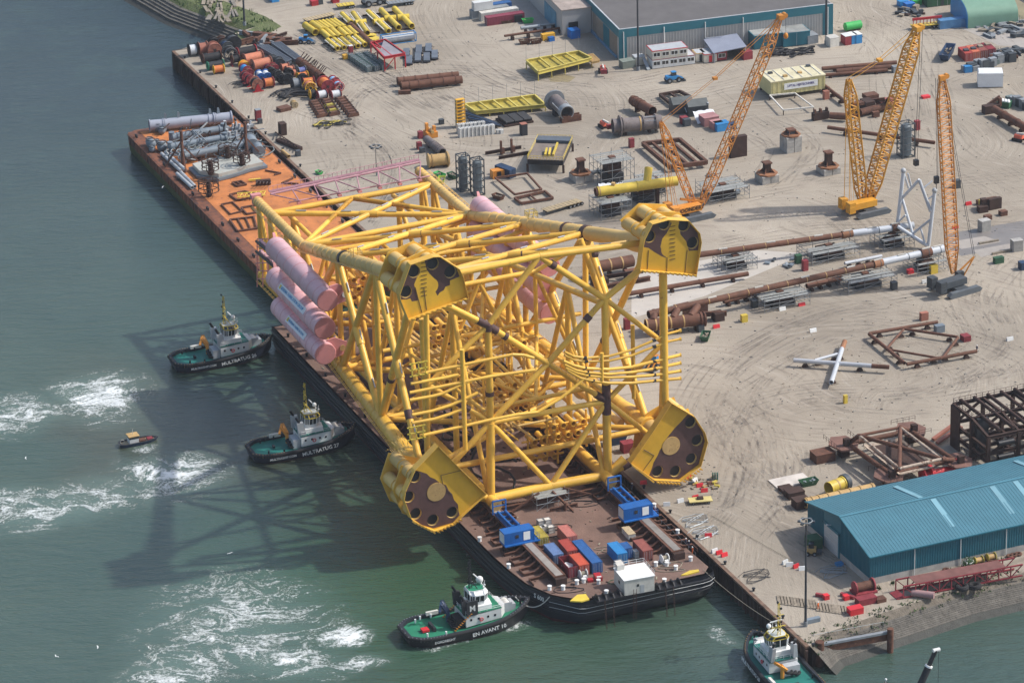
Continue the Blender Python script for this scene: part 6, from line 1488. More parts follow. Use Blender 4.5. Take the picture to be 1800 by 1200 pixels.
t=T('deck_module','dark steel deck module with yellow railings and yellow beams on top','deck module',(c.x,c.y,0));MB().slab([v-V3(0,0,1.4)for v in q],(0,0,1.4)).build('module_body',black,t,world=True)
pl_=[q[0]*.75+q[3]*.25,q[1]*.75+q[2]*.25,q[2],q[3]];MB().slab([v+V3(0,0,.03)for v in pl_],(0,0,.12)).build('deck_plate',M('brown_grating',(.20,.165,.14),.85,var=.3),t,world=True);MB().slab([q[0]+V3(0,0,.03),q[1]+V3(0,0,.03),q[1]*.8+q[2]*.2+V3(0,0,.03),q[0]*.8+q[3]*.2+V3(0,0,.03)],(0,0,.8)).build('upper_deck',slate,t,world=True)
for p in q:MB().beam((p.x,p.y,0),(p.x,p.y,2.3),.5).build('leg',rustd,t,world=True)
for a,b in zip(q,q[1:]+q[:1]):
 m_=MB()
 for i in range(12):p=a+(b-a)*(i/11);m_.tube(p,p+V3(0,0,1.2),.05,n=4)
 for z in(.6,1.2):m_.tube(a+V3(0,0,z),b+V3(0,0,z),.05,n=4)
 m_.build('railing',ylem,t,world=True)
for x0,y0,x1,y1 in((1235,725,1285,590),(1190,725,1205,650),(1145,725,1165,650)):MB().beam(G(*c3(x0,y0),4.2),G(*c3(x1,y1),4.6),.5,.6).build('yellow_beam',ylem,t,world=True)
p=G(*c3(695,855),2.6);t=T('shipping_container','dark blue container lying skewed behind the orange one','container',(p.x,p.y,0),R(20));cont_body(t,6.06,2.44,2.6,dblue);p=G(*c3(618,880),2.4);t=T('shipping_container','small orange container with an open front','container',(p.x,p.y,0),R(90));cont_body(t,4.2,2.3,2.3,orange)
MB().box((-.3,-1.2,1.1),(1.2,.1,1.8)).build('opening',black,t)
def tank_rack(label,px,h=11,s=2.9,rz=0.0):
 t=thing('tank_rack',label,'tank rack',px,rz)
 MB().tube((0,0,.5),(0,0,h-1.2),s*.44,n=18).sphere((0,0,h-1.2),s*.44,14,6,.5).build('tank',M('rack_tank_grey',(.13,.16,.18),.5,var=.15),t)
 for a in(-1,1):
  for b in(-1,1):MB().beam((a*s/2,b*s/2,0),(a*s/2,b*s/2,h),.26).build('post',dgrey,t)
 m_=MB()
 for i in range(6):
  z=.15+(h-.3)*i/5
  for a in(-1,1):m_.beam((a*s/2,-s/2,z),(a*s/2,s/2,z),.2);m_.beam((-s/2,a*s/2,z),(s/2,a*s/2,z),.2)
 m_.beam((-s/2,-s/2,h-.1),(s/2,s/2,h-.1),.15);m_.beam((-s/2,s/2,h-.1),(s/2,-s/2,h-.1),.15);m_.build('ring_beam',dgrey,t,kind='stuff');return t
tank_rack('left tall grey tank in an upright frame',(815,334),10.5);tank_rack('right tall grey tank in an upright frame',(840,341),10.5);tank_rack('dark upright frame rack hanging behind the big lattice crane',(1592,274),10,3.6)
oframe('rusty rectangular tube frame lying flat right of the tank racks',[(871,320),(927,312),(952,340),(905,349)],.4,rusty,1.2,0,g=lambda x,y,z=None:G(x,y,0 if z is None else z),zd=0)
oframe('second rusty frame overlapping the first one, nearer the jacket',[(905,352),(958,340),(972,352),(916,361)],.5,rusty,.6,1,g=lambda x,y,z=None:G(x,y,0 if z is None else z),zd=0)
t=thing('piling_hammer','orange hydraulic hammer unit beside a dark ribbed tube','machine',(757,240));MB().box((0,0,.9),(3.4,3.2,1.6)).build('base',orange,t);MB().box((-.6,-.9,2.7),(1,.8,2.6)).box((.6,.9,2.3),(1,.8,2.0)).build('column',orange,t);MB().tube((-1.5,0,1.9),(1.8,0,1.9),.5,n=10).build('cylinder',sandy,t)
ptube('dark tube with pale ribs between the orange hammer and the tan cylinder',(750,245),(778,268),1.2,tubm,.3,(.45,.55,.65,.75,.85,.95));t,A,B=ptube('fat tan cylinder with flanged ends above the jacket',(752,283),(789,279),1.7,sandy,.3,((.03,1.25),(.2,1.1),(.93,1.3)),hollow=False)
for i,px in enumerate(((739,243),(737,262),(742,268),(776,218))):box_thing('control_cabinet',f'{("upper dark red", "middle dark red", "small grey", "grey")[i]} cabinet near the orange hammer','cabinet',px,(1.3,1.3,2 if i<2 else 1.4),redd if i<2 else dgrey)
tag(MB().beam(G(489,246,.5),G(528,262,.5),1.6,1.0).build('ladder_section',rustd),'rusty lattice ladder section on the quay edge beside the orange barge','ladder section')
for i in range(9):tag(MB().beam(G(484+i*5,232+i*3.2,.2),G(489+i*5,236+i*3.2,1.8),.25).build('bent_bar',rustd),f'{ordn[i]} upright bar of scrap along the quay edge by the orange barge','scrap bar','scrap bars on the quay edge')
box_thing('scrap_machine','dark rusty machine block on the quay edge by the orange barge','machine',(497,236),(2.4,1.8,3.4),rustd);ptube('short tan tube lying on the quay edge by the orange barge',(496,265),(508,275),.5,sandy,.1);box_thing('small_bin','small grey bin near the tan tube on the quay edge','bin',(524,274),(1.3,1.3,1.6),dgrey)
# BUILDINGS
def wall(mb,p,q,z0,z1,th=.3):
 p=Vector((p[0],p[1],0));q=Vector((q[0],q[1],0));d=(q-p).normalized();n=Vector((d.y,-d.x,0))*th
 return mb.slab([(p.x,p.y,z0),(q.x,q.y,z0),(q.x,q.y,z1),(p.x,p.y,z1)],tuple(-n))
SX0,SX1,SXR,SY0,SY1=44.2,74.4,60.4,25.0,118.0;EZ,RZ=7.0,10.4
sh=T('storage_shed','long teal metal shed with a ribbed blue green roof, near the right corner','shed',((SX0+SX1)/2,60,0))
conc=M('shed_concrete_base',(.40,.39,.37),.9,var=.25,scale=.5,rust=.15,rcol=(.25,.23,.2))
MB().bb(SX0,SX1,SY0,SY1,-.1,1.6).build('concrete_plinth',conc,sh,world=True)
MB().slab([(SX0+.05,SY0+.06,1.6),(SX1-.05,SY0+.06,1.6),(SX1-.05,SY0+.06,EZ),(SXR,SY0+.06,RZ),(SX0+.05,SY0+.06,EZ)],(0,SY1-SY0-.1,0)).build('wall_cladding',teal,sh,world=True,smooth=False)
m_=MB()
for i in range(int((SY1-SY0)/.62)):y=SY0+.3+i*.62;m_.box((SX1+.0,y,(1.6+EZ)/2),(.12,.22,EZ-1.7))
for i in range(int((SX1-SX0)/.62)):
 x=SX0+.3+i*.62;zt=EZ+(RZ-EZ)*(1-abs(x-SXR)/(SXR-SX0 if x<SXR else SX1-SXR))
 if not(52.0<x<60.2):m_.box((x,SY0,(1.65+zt)/2),(.22,.12,zt-1.8))
m_.build('cladding_rib',teal,sh,world=True,kind='stuff')
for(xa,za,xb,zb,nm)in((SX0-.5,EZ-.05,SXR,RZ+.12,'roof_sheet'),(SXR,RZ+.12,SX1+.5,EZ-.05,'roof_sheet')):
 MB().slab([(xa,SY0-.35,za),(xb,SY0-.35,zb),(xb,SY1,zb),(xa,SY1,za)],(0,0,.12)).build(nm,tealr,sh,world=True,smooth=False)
 m_=MB();d=Vector((xb-xa,0,zb-za));
 for i in range(int((SY1-SY0)/.8)):
  y=SY0-.2+i*.8;m_.slab([(xa,y,za+.12),(xb,y,zb+.12),(xb,y+.26,zb+.12),(xa,y+.2,za+.12)],(0,0,.05))
 m_.build('roof_rib',tealr,sh,world=True,kind='stuff')
skyl=M('roof_light',(.17,.34,.41),.5,var=.1)
for y in(47,62,68,77):MB().slab([(SXR+.8,y,RZ+.02),(SX1-1,y,EZ+.27),(SX1-1,y+1.3,EZ+.27),(SXR+.8,y+1.3,RZ+.02)],(0,0,.14)).build('roof_light',skyl,sh,world=True)
for y in(45,76):MB().slab([(SX0+3,y,EZ+.95),(SXR-.8,y,RZ+.06),(SXR-.8,y+1.2,RZ+.06),(SX0+3,y+1.2,EZ+.95)],(0,0,.14)).build('roof_light',skyl,sh,world=True)
MB().beam((SXR,SY0-.4,RZ+.28),(SXR,SY1,RZ+.28),.7,.12).build('ridge_cap',tealr,sh,world=True)
for p,q in(((SX0-.5,EZ),(SXR,RZ+.2)),((SXR,RZ+.2),(SX1+.5,EZ))):MB().beam((p[0],SY0-.4,p[1]+.05),(q[0],SY0-.4,q[1]+.05),.2,.35).build('verge_trim',teal,sh,world=True)
MB().beam((SX1+.55,SY0-.4,EZ-.02),(SX1+.55,SY1,EZ-.02),.25,.3).build('gutter',teal,sh,world=True)
for y in(36,47.5,59,71):MB().tube((SX1+.25,y,.2),(SX1+.25,y,EZ-.1),.11,n=6).build('downpipe',white,sh,world=True)
MB().bb(52.6,59.6,SY0-.1,SY0+.2,0,5.6).build('roller_door',M('door_grey',(.48,.47,.46),.6,var=.08),sh,world=True)
m_=MB()
for i in range(9):m_.bb(52.7,59.5,SY0-.16,SY0-.1,.3+i*.6,.36+i*.6)
m_.build('door_slat',lgrey,sh,world=True);MB().bb(52.0,52.6,SY0-.22,SY0,0,6).bb(59.6,60.2,SY0-.22,SY0,0,6).bb(52.0,60.2,SY0-.22,SY0,5.6,6.2).build('door_frame',teal,sh,world=True)
MB().tube((56,SY0-.1,6.6),(56,SY0-1.0,6.9),.08,n=5).box((56,SY0-1.1,6.9),(.4,.4,.15)).build('lamp',white,sh,world=True)
W0,W1=Vector((-262.5,117.2)),Vector((-254.9,184.5));u=(W1-W0).normalized();n_=Vector((-u.y,u.x))
if n_.x>0:n_=-n_
Dp=100;wz=9.6;wl=(W1-W0).length
wh=T('warehouse','big grey warehouse with teal parapet and flat dark roof at the top','warehouse',(W0.x,W0.y,0),math.atan2(u.y,u.x))
gw=M('warehouse_grey',(.40,.395,.385),.7,var=.07,scale=.4);tb=M('teal_parapet',(.03,.17,.22),.5,var=.08);brn=M('warehouse_tan',(.25,.215,.18),.75,var=.12)
MB().bb(0,wl,0,Dp,0,wz-.1).build('wall',gw,wh)
MB().bb(-.12,wl+.12,-.12,0,wz-2.6,wz).bb(-.15,2.3,-.14,0,0,wz-2.6).bb(wl-3.2,wl+.12,-.14,0,0,wz-2.6).bb(-.12,0,0,Dp,wz-2.6,wz).build('parapet',tb,wh)
MB().bb(.3,wl-.3,.4,Dp-.4,wz-.1,wz-.02).build('roof',M('roof_felt',(.125,.118,.118),.9,var=.18,scale=.15),wh)
m_=MB().bb(-.12,wl+.12,-.12,.3,wz,wz+.12).bb(-.12,.3,.3,Dp,wz,wz+.12);m_.build('coping',lgrey,wh)
m_=MB()
for i in range(int(wl/.9)):x=2.6+i*.9;m_.box((x,-.05,(wz-2.7)/2),(.16,.1,wz-2.8))if x<wl-3.4 else None
m_.build('cladding_rib',gw,wh,kind='stuff')
for x in(1.3,14,27,39,51,wl-1.6):MB().tube((x,-.25,0),(x,-.25,wz-.8),.14,n=6).build('downpipe',white,wh)
MB().bb(-.1,0,2,26,0,wz-2.6).build('side_wall',brn,wh)
for y0,y1,mt in((2.5,9,brn),(9.3,15,tb),(15.3,22,brn)):
 MB().bb(-.25,-.1,y0,y1,.2,wz-2.8).build('sliding_door',mt,wh)
 m_=MB()
 for i in range(6):m_.box((-.3,y0+(y1-y0)*(i+.5)/6,(wz-2.8)/2),(.12,.15,wz-3.4))
 m_.build('door_rib',mt,wh)
MB().bb(-.5,-.1,2,30,0,.9).build('blue_plinth',M('plinth_blue',(.13,.26,.40),.8,var=.3,scale=.5),wh)
an=T('warehouse_annex','lower grey annex with a blue gate at the left end of the big warehouse','building',(W0.x,W0.y,0),math.atan2(u.y,u.x))
MB().bb(-9.5,-.2,27,80,0,8).build('wall',gw,an);MB().bb(-9.8,0,26.7,80,8,8.25).build('roof',M('annex_roof',(.30,.25,.22),.8,var=.3,rust=.3),an);MB().bb(-9.7,-9.5,33,45,0,5.5).build('gate',M('gate_blue',(.10,.25,.36),.6),an);MB().bb(-7.5,-4.5,26.85,27,0,4).build('doorway',black,an)
bl_=thing('blue_hall','blue and teal hall with a ribbed pale blue roof at the top edge','hall',(948,8),math.atan2(u.y,u.x));MB().bb(0,26,4,40,0,7).build('wall',teal,bl_)
MB().slab([(-.4,3.6,7),(26.4,3.6,7),(26.4,20,10),(-.4,20,10)],(0,0,.15)).build('roof',M('pale_blue_roof',(.26,.38,.50),.6,var=.15),bl_);MB().bb(6,12,3.9,4,0,5.5).build('doorway',black,bl_);m_=MB()
for i in range(16):m_.slab([(i*1.7,3.6,7.15),(i*1.7+.4,3.6,7.15),(i*1.7+.4,20,10.15),(i*1.7,20,10.15)],(0,0,.12))
m_.build('roof_rib',lgrey,bl_)
def cabin(label,px,L,D_,H_,mat,trim,wins=0,door=0,z=0.0,name='site_cabin',rz=None,roofm=None,group=None,ratio=.5):
 t=thing(name,label,'site cabin',px,math.atan2(u.y,u.x)if rz is None else rz,group);t.location.z=z
 MB().bb(0,L,0,D_,.15,H_).build('wall',mat,t);MB().bb(-.08,L+.08,-.08,D_+.08,H_,H_+.16).build('roof_trim',trim,t);MB().bb(.15,L-.15,.15,D_-.15,H_+.16,H_+.2).build('roof',roofm or lgrey,t);MB().bb(-.03,L+.03,-.03,D_+.03,0,.15).build('base',blackm,t)
 for i in range(wins):
  x=L*(i+.5)/wins;MB().bb(x-1.0,x+1.0,-.05,0,1.1,2.2).build('window',glass,t);MB().bb(x-1.12,x-1.0,-.1,0,1.0,2.3).bb(x+1.0,x+1.12,-.1,0,1.0,2.3).bb(x-.06,x+.06,-.1,0,1.0,2.3).bb(x-1.12,x+1.12,-.1,0,.98,1.1).bb(x-1.12,x+1.12,-.1,0,2.2,2.3).build('window_frame',white,t)
 for i in range(1,int(L/3)):MB().bb(L*i/int(L/3)-.04,L*i/int(L/3)+.04,-.03,0,.15,H_).build('joint',lgrey,t)
 if door:MB().bb(L*ratio-.5,L*ratio+.5,-.06,0,.2,2.3).build('door',redb if door==1 else dgrey,t)
 return t
cab=M('cabin_cream',(.60,.56,.48),.6,var=.05)
cabin('white lower row of site offices with five double windows',(1147,122),13.3,5.6,2.7,white,redd,5);cabin('cream upper storey of site offices with a red roof edge',(1147,122),11,5.6,2.7,cab,redp,4,z=2.75)
t=thing('outside_stair','grey steel stair at the left end of the site offices','stair',(1140,123),math.atan2(u.y,u.x));MB().slab([(-.6,-.5,0),(-.6,5.5,2.8),(-.6,5.5,3.1),(-.6,-.5,.3)],(1.0,0,0)).build('flight',galv,t);rail_box(MB(),-.6,.6,3.5,5.6,2.8,sides='wn').build('railing',galv,t)
cabin('tan hut with a grey door beside the site offices',(1224,110),3,4,2.6,cab,sandy,0,2);cabin('cream hut with a red door between the tan and the red huts',(1238,112),4,5.5,2.6,cab,redp,0,1);cabin('small red hut with an orange roof and one window',(1260,108),3.2,5,2.6,redd,cred,1,roofm=cred2)
cabin('small cream hut behind the tall mast by the warehouse corner',(1117,117),3,3,2.6,cab,lgrey,0);box_thing('grey_tank_box','grey green box by the warehouse corner','box',(1102,118),(3,4,2.2),M('box_green_grey',(.20,.23,.2),.7))
t=thing('lean_to_shed','open fronted shed with a blue grey sloping roof against the warehouse','shed',(1282,108),math.atan2(u.y,u.x));MB().slab([(-5,0,3),(5.5,0,3.8),(5.5,9,5.0),(-5,9,4.4)],(0,0,.2)).build('roof',M('lean_roof',(.22,.24,.30),.6,var=.1),t);MB().bb(-4.7,-4.5,0,9,0,3.2).bb(5,5.2,0,9,0,3.8).bb(-4.5,5,8.7,8.9,0,5).build('wall',M('lean_wall',(.30,.32,.36),.7),t);box_thing('red_container','small red container at the right corner of the open fronted shed','container',(1312,103),(2.6,3,2.4),redd)
for lb,px,L in(('left teal flat roofed block in front of the warehouse',(1326,88),9),('right teal flat roofed block in front of the warehouse',(1377,84),8.5)):
 t=cabin(lb,px,L,9,4.2,teal,tb,0,0,roofm=M('block_roof',(.30,.31,.30),.8))
box_thing('grey_block','small grey block between the teal block and the tall mast','block',(1424,74),(4,3.5,2.6),grey)
for i,(px,mt,lb)in enumerate((((1463,80),whited,'white grey box at the foot of the right tall mast'),((1487,77),redd,'red box right of the white one by the right mast'),((1498,75),blue2,'left blue box near the right mast'),((1506,74),blue2,'right blue box near the right mast'))):box_thing('store_box',lb,'box',px,(3.2,3 if i==0 else 2,2.8),mt,0,topm=white if i else None)
for i in range(14):
 c=G(1383+rnd.uniform(-28,28),95+rnd.uniform(-5,4));tag(MB().path([c+V3(math.sin(j+i),j*1.2-4,.3+.3*(i%3))for j in range(8)],.3,n=6).build('cable_length',bcab),'black cable length heaped in front of the teal blocks','cable','black cables in front of the teal blocks')
t=thing('green_tank','bright green lying tank right of the warehouse','tank',(1499,53));MB().tube((0,-2.6,1.4),(0,2.6,1.4),1.3,n=18).build('shell',greenb,t);MB().tube((0,-2.8,1.4),(0,-2.6,1.4),1.0,1.3,n=18).tube((0,2.6,1.4),(0,2.8,1.4),1.3,1.0,n=18).build('end',greenb,t);MB().box((0,0,.2),(2,4.5,.4)).build('cradle',rustd,t)
t=thing('arched_hall','blue hall with a curved green roof at the top right','hall',(1690,34),R(80));rings=[]
for x in(-1,15):
 rings.append([(x,8*math.cos(a*math.pi/12)-1,3.2+3.9*math.sin(a*math.pi/12))for a in range(13)]+[(x,-9,0),(x,7,0)])
MB().loft(rings).build('hall_body',M('hall_green',(.15,.27,.20),.6,var=.1),t);MB().slab([(x-.1,y,z)for x,y,z in rings[0]],(-.1,0,0)).build('gable',blue2,t);
p=G(1702,30,2.6);t=T('shipping_container','long blue container along the arched hall','container',(p.x,p.y,0),R(82));cont_body(t,19,2.6,2.7,M('hall_blue',(.10,.26,.48),.6),door_end=-1)
cabin('dark green hut left of the arched hall',(1630,14),10,6,3,greend,greend,0,2)
for lb,px,mt in(('blue box heap at the top edge left of the green hut',(1587,10),blue2),('second blue box at the top edge',(1598,14),blue),('green machine at the top edge',(1610,8),greenb)):box_thing('yard_box',lb,'box',px,(2.4,3,1.6),mt)
scrap('grey scrap piece left of the dark green hut',(1580,16,1628,32),16,[grey,dgrey,rustd,timber],1.4,(1,4),group='scrap left of the dark green hut')
scrap('grey coil of spoil in the long heap along the fence',(1724,35,1800,70),60,[dgrey,grey,timber],1.0,(1.5,5),name='spoil_piece',cat='spoil',group='spoil heap along the fence')
scrap('piece in the spoil heap right of the red containers',(1745,88,1800,98),26,[dgrey,grey,timber],1.2,(2,5),name='spoil_piece',cat='spoil',group='spoil heap by the red containers')
fe=T('wire_fence','wire fence on posts between the yard and the dry field','fence',tuple(G(1760,30)));a=G(1722,0);b=G(1830,62);n=26
for i in range(n+1):p=a+(b-a)*(i/n);MB().tube((p.x,p.y,0),(p.x,p.y,2.4),.07,n=5).build('post',grey,fe,world=True)
m_=MB()
for z in(.5,1.2,1.9,2.3):m_.tube(a+V3(0,0,z),b+V3(0,0,z),.03,n=4)
m_.build('wire',grey,fe,world=True)
def mast(label,px,h,foot=.35,head=True):
 t=thing('light_mast',label,'light mast',px);MB().tube((0,0,0),(0,0,h),foot,foot*.5,n=10).build('pole',M('mast_dark',(.045,.05,.06),.6),t);MB().tube((0,0,0),(0,0,1.2),foot*1.5,n=10).build('base',grey,t)
 if head:
  MB().torus((0,0,h-.2),1.3,.12,'z',14,5).build('ring',grey,t)
  for i in range(6):a=i*math.pi/3;MB().box((1.5*math.cos(a),1.5*math.sin(a),h-.4),(.7,.6,.35),a).build('floodlight',dgrey,t)
mast('tall dark mast beside the timber baulks, at the far left',(430,45),30);mast('tall dark mast in front of the warehouse corner',(1122,124),40);mast('tall dark mast beside the right end of the warehouse',(1452,78),40)
mast('lamp mast with a ring of floodlights on the near quay, left of the teal shed',(1416,1100),25.5,.3);mast('lamp mast behind the pink truss on the quay',(662,309),9,.15)
# YARD, RIGHT HALF
MB_=None
t=thing('water_tank_barge','pale yellow lifting tank on legs with a white sign, right of the first crane','lifting tank',(1392,160),R(86))
tk=M('lift_cream',(.50,.45,.22),.6,var=.12,scale=.5,rust=.12);MB().box((0,0,3.2),(17,9.5,4.2)).build('tank',tk,t);MB().box((0,0,5.4),(17.3,9.8,.25)).build('deck',M('lift_top',(.60,.55,.37),.7,var=.2,rust=.3),t)
for i in range(-2,4):MB().box((i*2.9-1.4,0,5.62),(.2,9.0,.12)).build('seam',whited,t)
m_=MB()
for i in range(12):m_.box((-7.9+i*1.44,-4.8,3.1),(.12,.1,3.8))
m_.build('side_rib',tk,t)
for x in(-8,0,8):
 for y in(-4.2,4.2):MB().box((x,y,.55),(.5,.5,1.1)).build('leg',rustd,t)
MB().box((.8,-4.9,3.5),(10.5,.08,1.9)).build('sign_board',white,t);text('lettering','LIFTAL HIJSTECHNIEK',.95,M('sign_navy',(.08,.05,.25),.6),t,(.8,-4.97,3.6),(R(90),0,0),.02,sx=.92)
for x,y in((-6,2),(6.5,3.4),(2,-1),(-3,-2)):MB().box((x,y,5.8),(1.2,1.0,.5)).build('hatch',dgrey if x*x>30 else sandy,t)
for a in(('far rusty pipe behind the lifting tank',(1445,121),(1576,110),.62,.5,'three long rusty pipes behind the lifting tank'),('middle rusty pipe with a thicker centre behind the lifting tank',(1470,126),(1567,118),.8,.5,'three long rusty pipes behind the lifting tank'),('near rusty pipe behind the lifting tank',(1440,133),(1560,123),.5,.4,'three long rusty pipes behind the lifting tank'),('rusty pipe pointing from the lifting tank towards the big crane',(1443,146),(1486,179),.55,.9,None),('long rusty pipe on low supports passing behind the big crane',(1455,224),(1643,251),.55,1.0,None),('rusty thin pipe at the right edge above the white cube',(1790,100),(1740,99),.5,.3,None),('big rusty pipe at the right edge by the green skip',(1748,192),(1806,226),1.1,.9,None)):
 ptube(a[0],a[1],a[2],a[3],rpipe,a[4],(.3,.7),supports=3,group=a[5])
g0=lambda x,y,z=None:G(x,y,0 if z is None else z)
t=oframe('pale rectangular frame on short legs in front of the lifting tank',[(1353,177),(1397,173),(1430,198),(1377,203)],.32,whited,1.6,0,g=g0,zd=0)
for p in((1353,177),(1397,173),(1430,198),(1377,203)):q=G(*p,0);MB().beam((q.x,q.y,0),(q.x,q.y,1.6),.2).build('leg',rustd,t,world=True)
t=oframe('dark rusty girder frame on the sand behind the black roofed huts',[(1160,172),(1195,166),(1214,176),(1182,190)],.7,rustd,.9,1,g=g0,zd=0)
ptube('rusty banded pipe standing on dark blocks above the lying crane mast',(1112,176),(1147,196),1.45,rpipe,1.3,(.12,.3,.45),n=18)
t,A,B=ptube('big flanged grey brown tubular lying left of the first crane mast',(1078,222),(1162,214),2.0,tubm,.8,((.0,1.1),(.14,1.5),(.2,1.15),(.55,1.05),(.62,1.15),(.88,1.25)),n=20)
for i in range(4):c=A+(B-A)*.62;MB().beam(c+V3(1.6*math.cos(i),0,2.1*math.sin(i+.6)),c+(B-A)*.25+V3(1.6*math.cos(i),0,2.1*math.sin(i+.6)),.2).build('anode',lgrey,t,world=True)
for lb,px in(('left black roofed hut beside the white tarpaulin',(1197,196)),('right black roofed hut above the white tarpaulin',(1224,200))):
 t=thing('work_hut',lb,'hut',px,R(82));MB().box((0,0,1.6),(6,4.4,3.2)).build('wall',dgrey,t);MB().slab([(-3.1,-2.4,3.1),(-3.1,0,4.6),(-3.1,2.4,3.1)],(6.2,0,0)).build('roof',M('hut_roof',(.10,.11,.11),.8),t);MB().box((2.9,0,3.6),(.4,4.6,.2)).build('verge',lgrey,t)
o=MB();
def tarp(label,px,w_,d_,h0,h1,rz=0.0,mat=foil):
 p=G(*px);N_=7;vs=[(-w_/2+w_*i/N_,-d_/2+d_*j/N_,h0+(h1-h0)*j/N_+.18*math.sin(i*2.1+j*1.3))for i in range(N_+1)for j in range(N_+1)]
 m_=MB().add(vs,[(i*(N_+1)+j,(i+1)*(N_+1)+j,(i+1)*(N_+1)+j+1,i*(N_+1)+j+1)for i in range(N_)for j in range(N_)]);k0=len(vs);m_.add([(x,y,z-.06)for x,y,z in vs],[(i*(N_+1)+j+1,(i+1)*(N_+1)+j+1,(i+1)*(N_+1)+j,i*(N_+1)+j)for i in range(N_)for j in range(N_)])
 o=m_.build('tarpaulin',mat);o.location=p;o.rotation_euler=(0,0,rz);tag(o,label,'tarpaulin')
tarp('large white tarpaulin sheet sloping down from the right black roofed hut',(1240,214),6.2,4,.4,2.8,R(85));tarp('small white flap between the two black roofed huts',(1213,200),3,2.6,1.0,2.4,R(80));tarp('white cloth under the left end of the yellow tubular',(1064,336),3.6,2.6,.5,1.8,R(70));tarp('pale hanging sheet on the scaffold below the yellow tubular',(1094,344),2.6,2.0,1.0,3.6,R(90))
for i,(lb,px,mt,d_)in enumerate((('pink store box with a pale top by the tarpaulin',(1246,218),M('box_pink',(.40,.20,.20),.7),(4,4.6,2.6)),('second pink store box behind the blue one',(1259,226),M('box_pink',(.40,.20,.20),.7),(3,3,2.2)),('blue store box with an open side near the crane boom',(1268,228),blue2,(3,4,2.2)),('red and grey box left of the tarpaulin',(1202,217),redd,(1.8,2,2)),('small green grey box left of the tarpaulin',(1207,221),dgrey,(1.6,2,2)),('blue bin behind the crane boom',(1284,226),dblue,(2,3,1.6)),('maroon cabinet above the scaffold',(1110,259),redd,(1.2,1.4,2.6)),('dark grey square frame behind the crane boom',(1297,275),rustd,(1.6,5,6)),('maroon cabinet near the upright rack',(1612,228),redd,(1.3,1.4,2.7)),('pink cabinet near the big rusty pipe',(1452,174),salmon,(1.4,1.6,2.4)),('rusty red container behind the big crane boom',(1560,190),cbrown,(3,6,2.6)),('grey drum at the right end of the rusty pipes',(1573,127),grey,(1.6,1.6,1.8)),('grey white cube box behind the skips',(1745,0),white,(2,2,2)))):
 box_thing('store_box',lb,'box',px,d_,mt)
t=thing('wrapped_load','big white shrink wrapped block on the sand at the right','wrapped load',(1740,150),R(65));MB().loft([[(x*1.0,y,0)for x,y in((-3.6,-2.2),(3.6,-2.2),(3.6,2.2),(-3.6,2.2))],[(x,y,4.4)for x,y in((-3.6,-2.2),(3.6,-2.2),(3.6,2.2),(-3.6,2.2))],[(x*.95,y*.6,4.9)for x,y in((-3.6,-2.2),(3.6,-2.2),(3.6,2.2),(-3.6,2.2))]]).build('wrap',foil,t);MB().box((0,0,.12),(7.5,4.7,.2)).build('pallet',timber,t)
for i,mt in enumerate((cred,M('cont_or',(.50,.14,.08),.65,rust=.1),cbrown,redd)):
 p=G(1697+i*13.5,88-i*2.5,2.6);t=T('shipping_container',f'{ordn[i]} from the left of the four red containers side by side, upper right','container',(p.x,p.y,0),R(-8),'four red containers side by side');cont_body(t,6.06,2.44,2.6,mt)
 MB().box((rnd.uniform(-2,2),0,2.8),(1.6,1.4,.5)).build('roof_load',rnd.choice((dgrey,timber)),t)
p=G(1762,176,2.0);t=T('bag_container','green open container full of white bags at the right edge','container',(p.x,p.y,0),R(40));MB().box((0,0,.9),(5,2.6,1.8)).build('bin',greend,t)
for i in range(10):MB().sphere((-2+i*.45,(-1)**i*.5,1.9),.55,8,5,.7).build('bag',white,t)
for i in range(26):
 x=1697+i*4.3 if i<20 else 1775+(i-20)*6;y=126-i*1.0+rnd.uniform(-4,5)if i<20 else 178+(i-20)*3
 k=rnd.uniform(1.4,2.8);t=box_thing('parts_crate',f'grey crate of fittings, {ordn[i]} from the left in the row above the white block' if i<20 else f'grey crate, {ordn[i-20]} from the left in the short row near the white bags','crate',(x,y),(1.6,2.2,k),blue2 if i==1 else rnd.choice((dgrey,grey,M('crate_green_grey',(.14,.18,.18),.7))),rnd.uniform(-.2,.2),'crates above the white wrapped block' if i<20 else 'crates near the white bags')
tag(MB().box((0,0,.35),(1.6,2.4,.7)).build('red_barrier',redb),'red barrier block alone on the sand between the two right cranes','barrier').location=G(1627,172)
def rnode(label,px,parts,mat=rusty):
 t=thing('rusty_node',label,'steel node',px)
 for k,p in enumerate(parts):
  (MB().tube(*p[1:])if p[0]=='t' else MB().box(*p[1:])if p[0]=='b' else MB().ibeam(*p[1:])).build('tube' if p[0]=='t' else 'plate',mat if k%3 else rustd,t)
 return t
rnode('rusty notched saddle with a pipe stub left of the big crane mast',(1453,208),[('b',(0,-2,1.2),(1.5,5,2.2)),('b',(0,-3.8,2.6),(1,.5,1.4)),('b',(0,-2,2.6),(1,.5,1.4)),('b',(0,0,2.6),(1,.5,1.4)),('t',(2,0,1.5),(5,4,1.5),1.0)])
rnode('dark rusty cradle assembly with slanting plates behind the big crane',(1525,196),[('b',(0,0,1.8),(4,3,3.4)),('i',(-4,-2,1.5),(3,4,4),.8,1.2),('b',(-4,3,3),(3,4,1.2)),('i',(0,5,1),(4,5,4.5),.8,1),('t',(3,-4,1.3),(2,6,1.6),1.1),('b',(5,0,.8),(1.2,2,1.6))])
rnode('tall rusty braced frame block behind the crane boom',(1500,205),[('b',(0,0,2),(2,2.4,4)),('i',(0,-2,.5),(0,2,4.5),.6,1),('b',(1,1,4.2),(2,3,.8))])
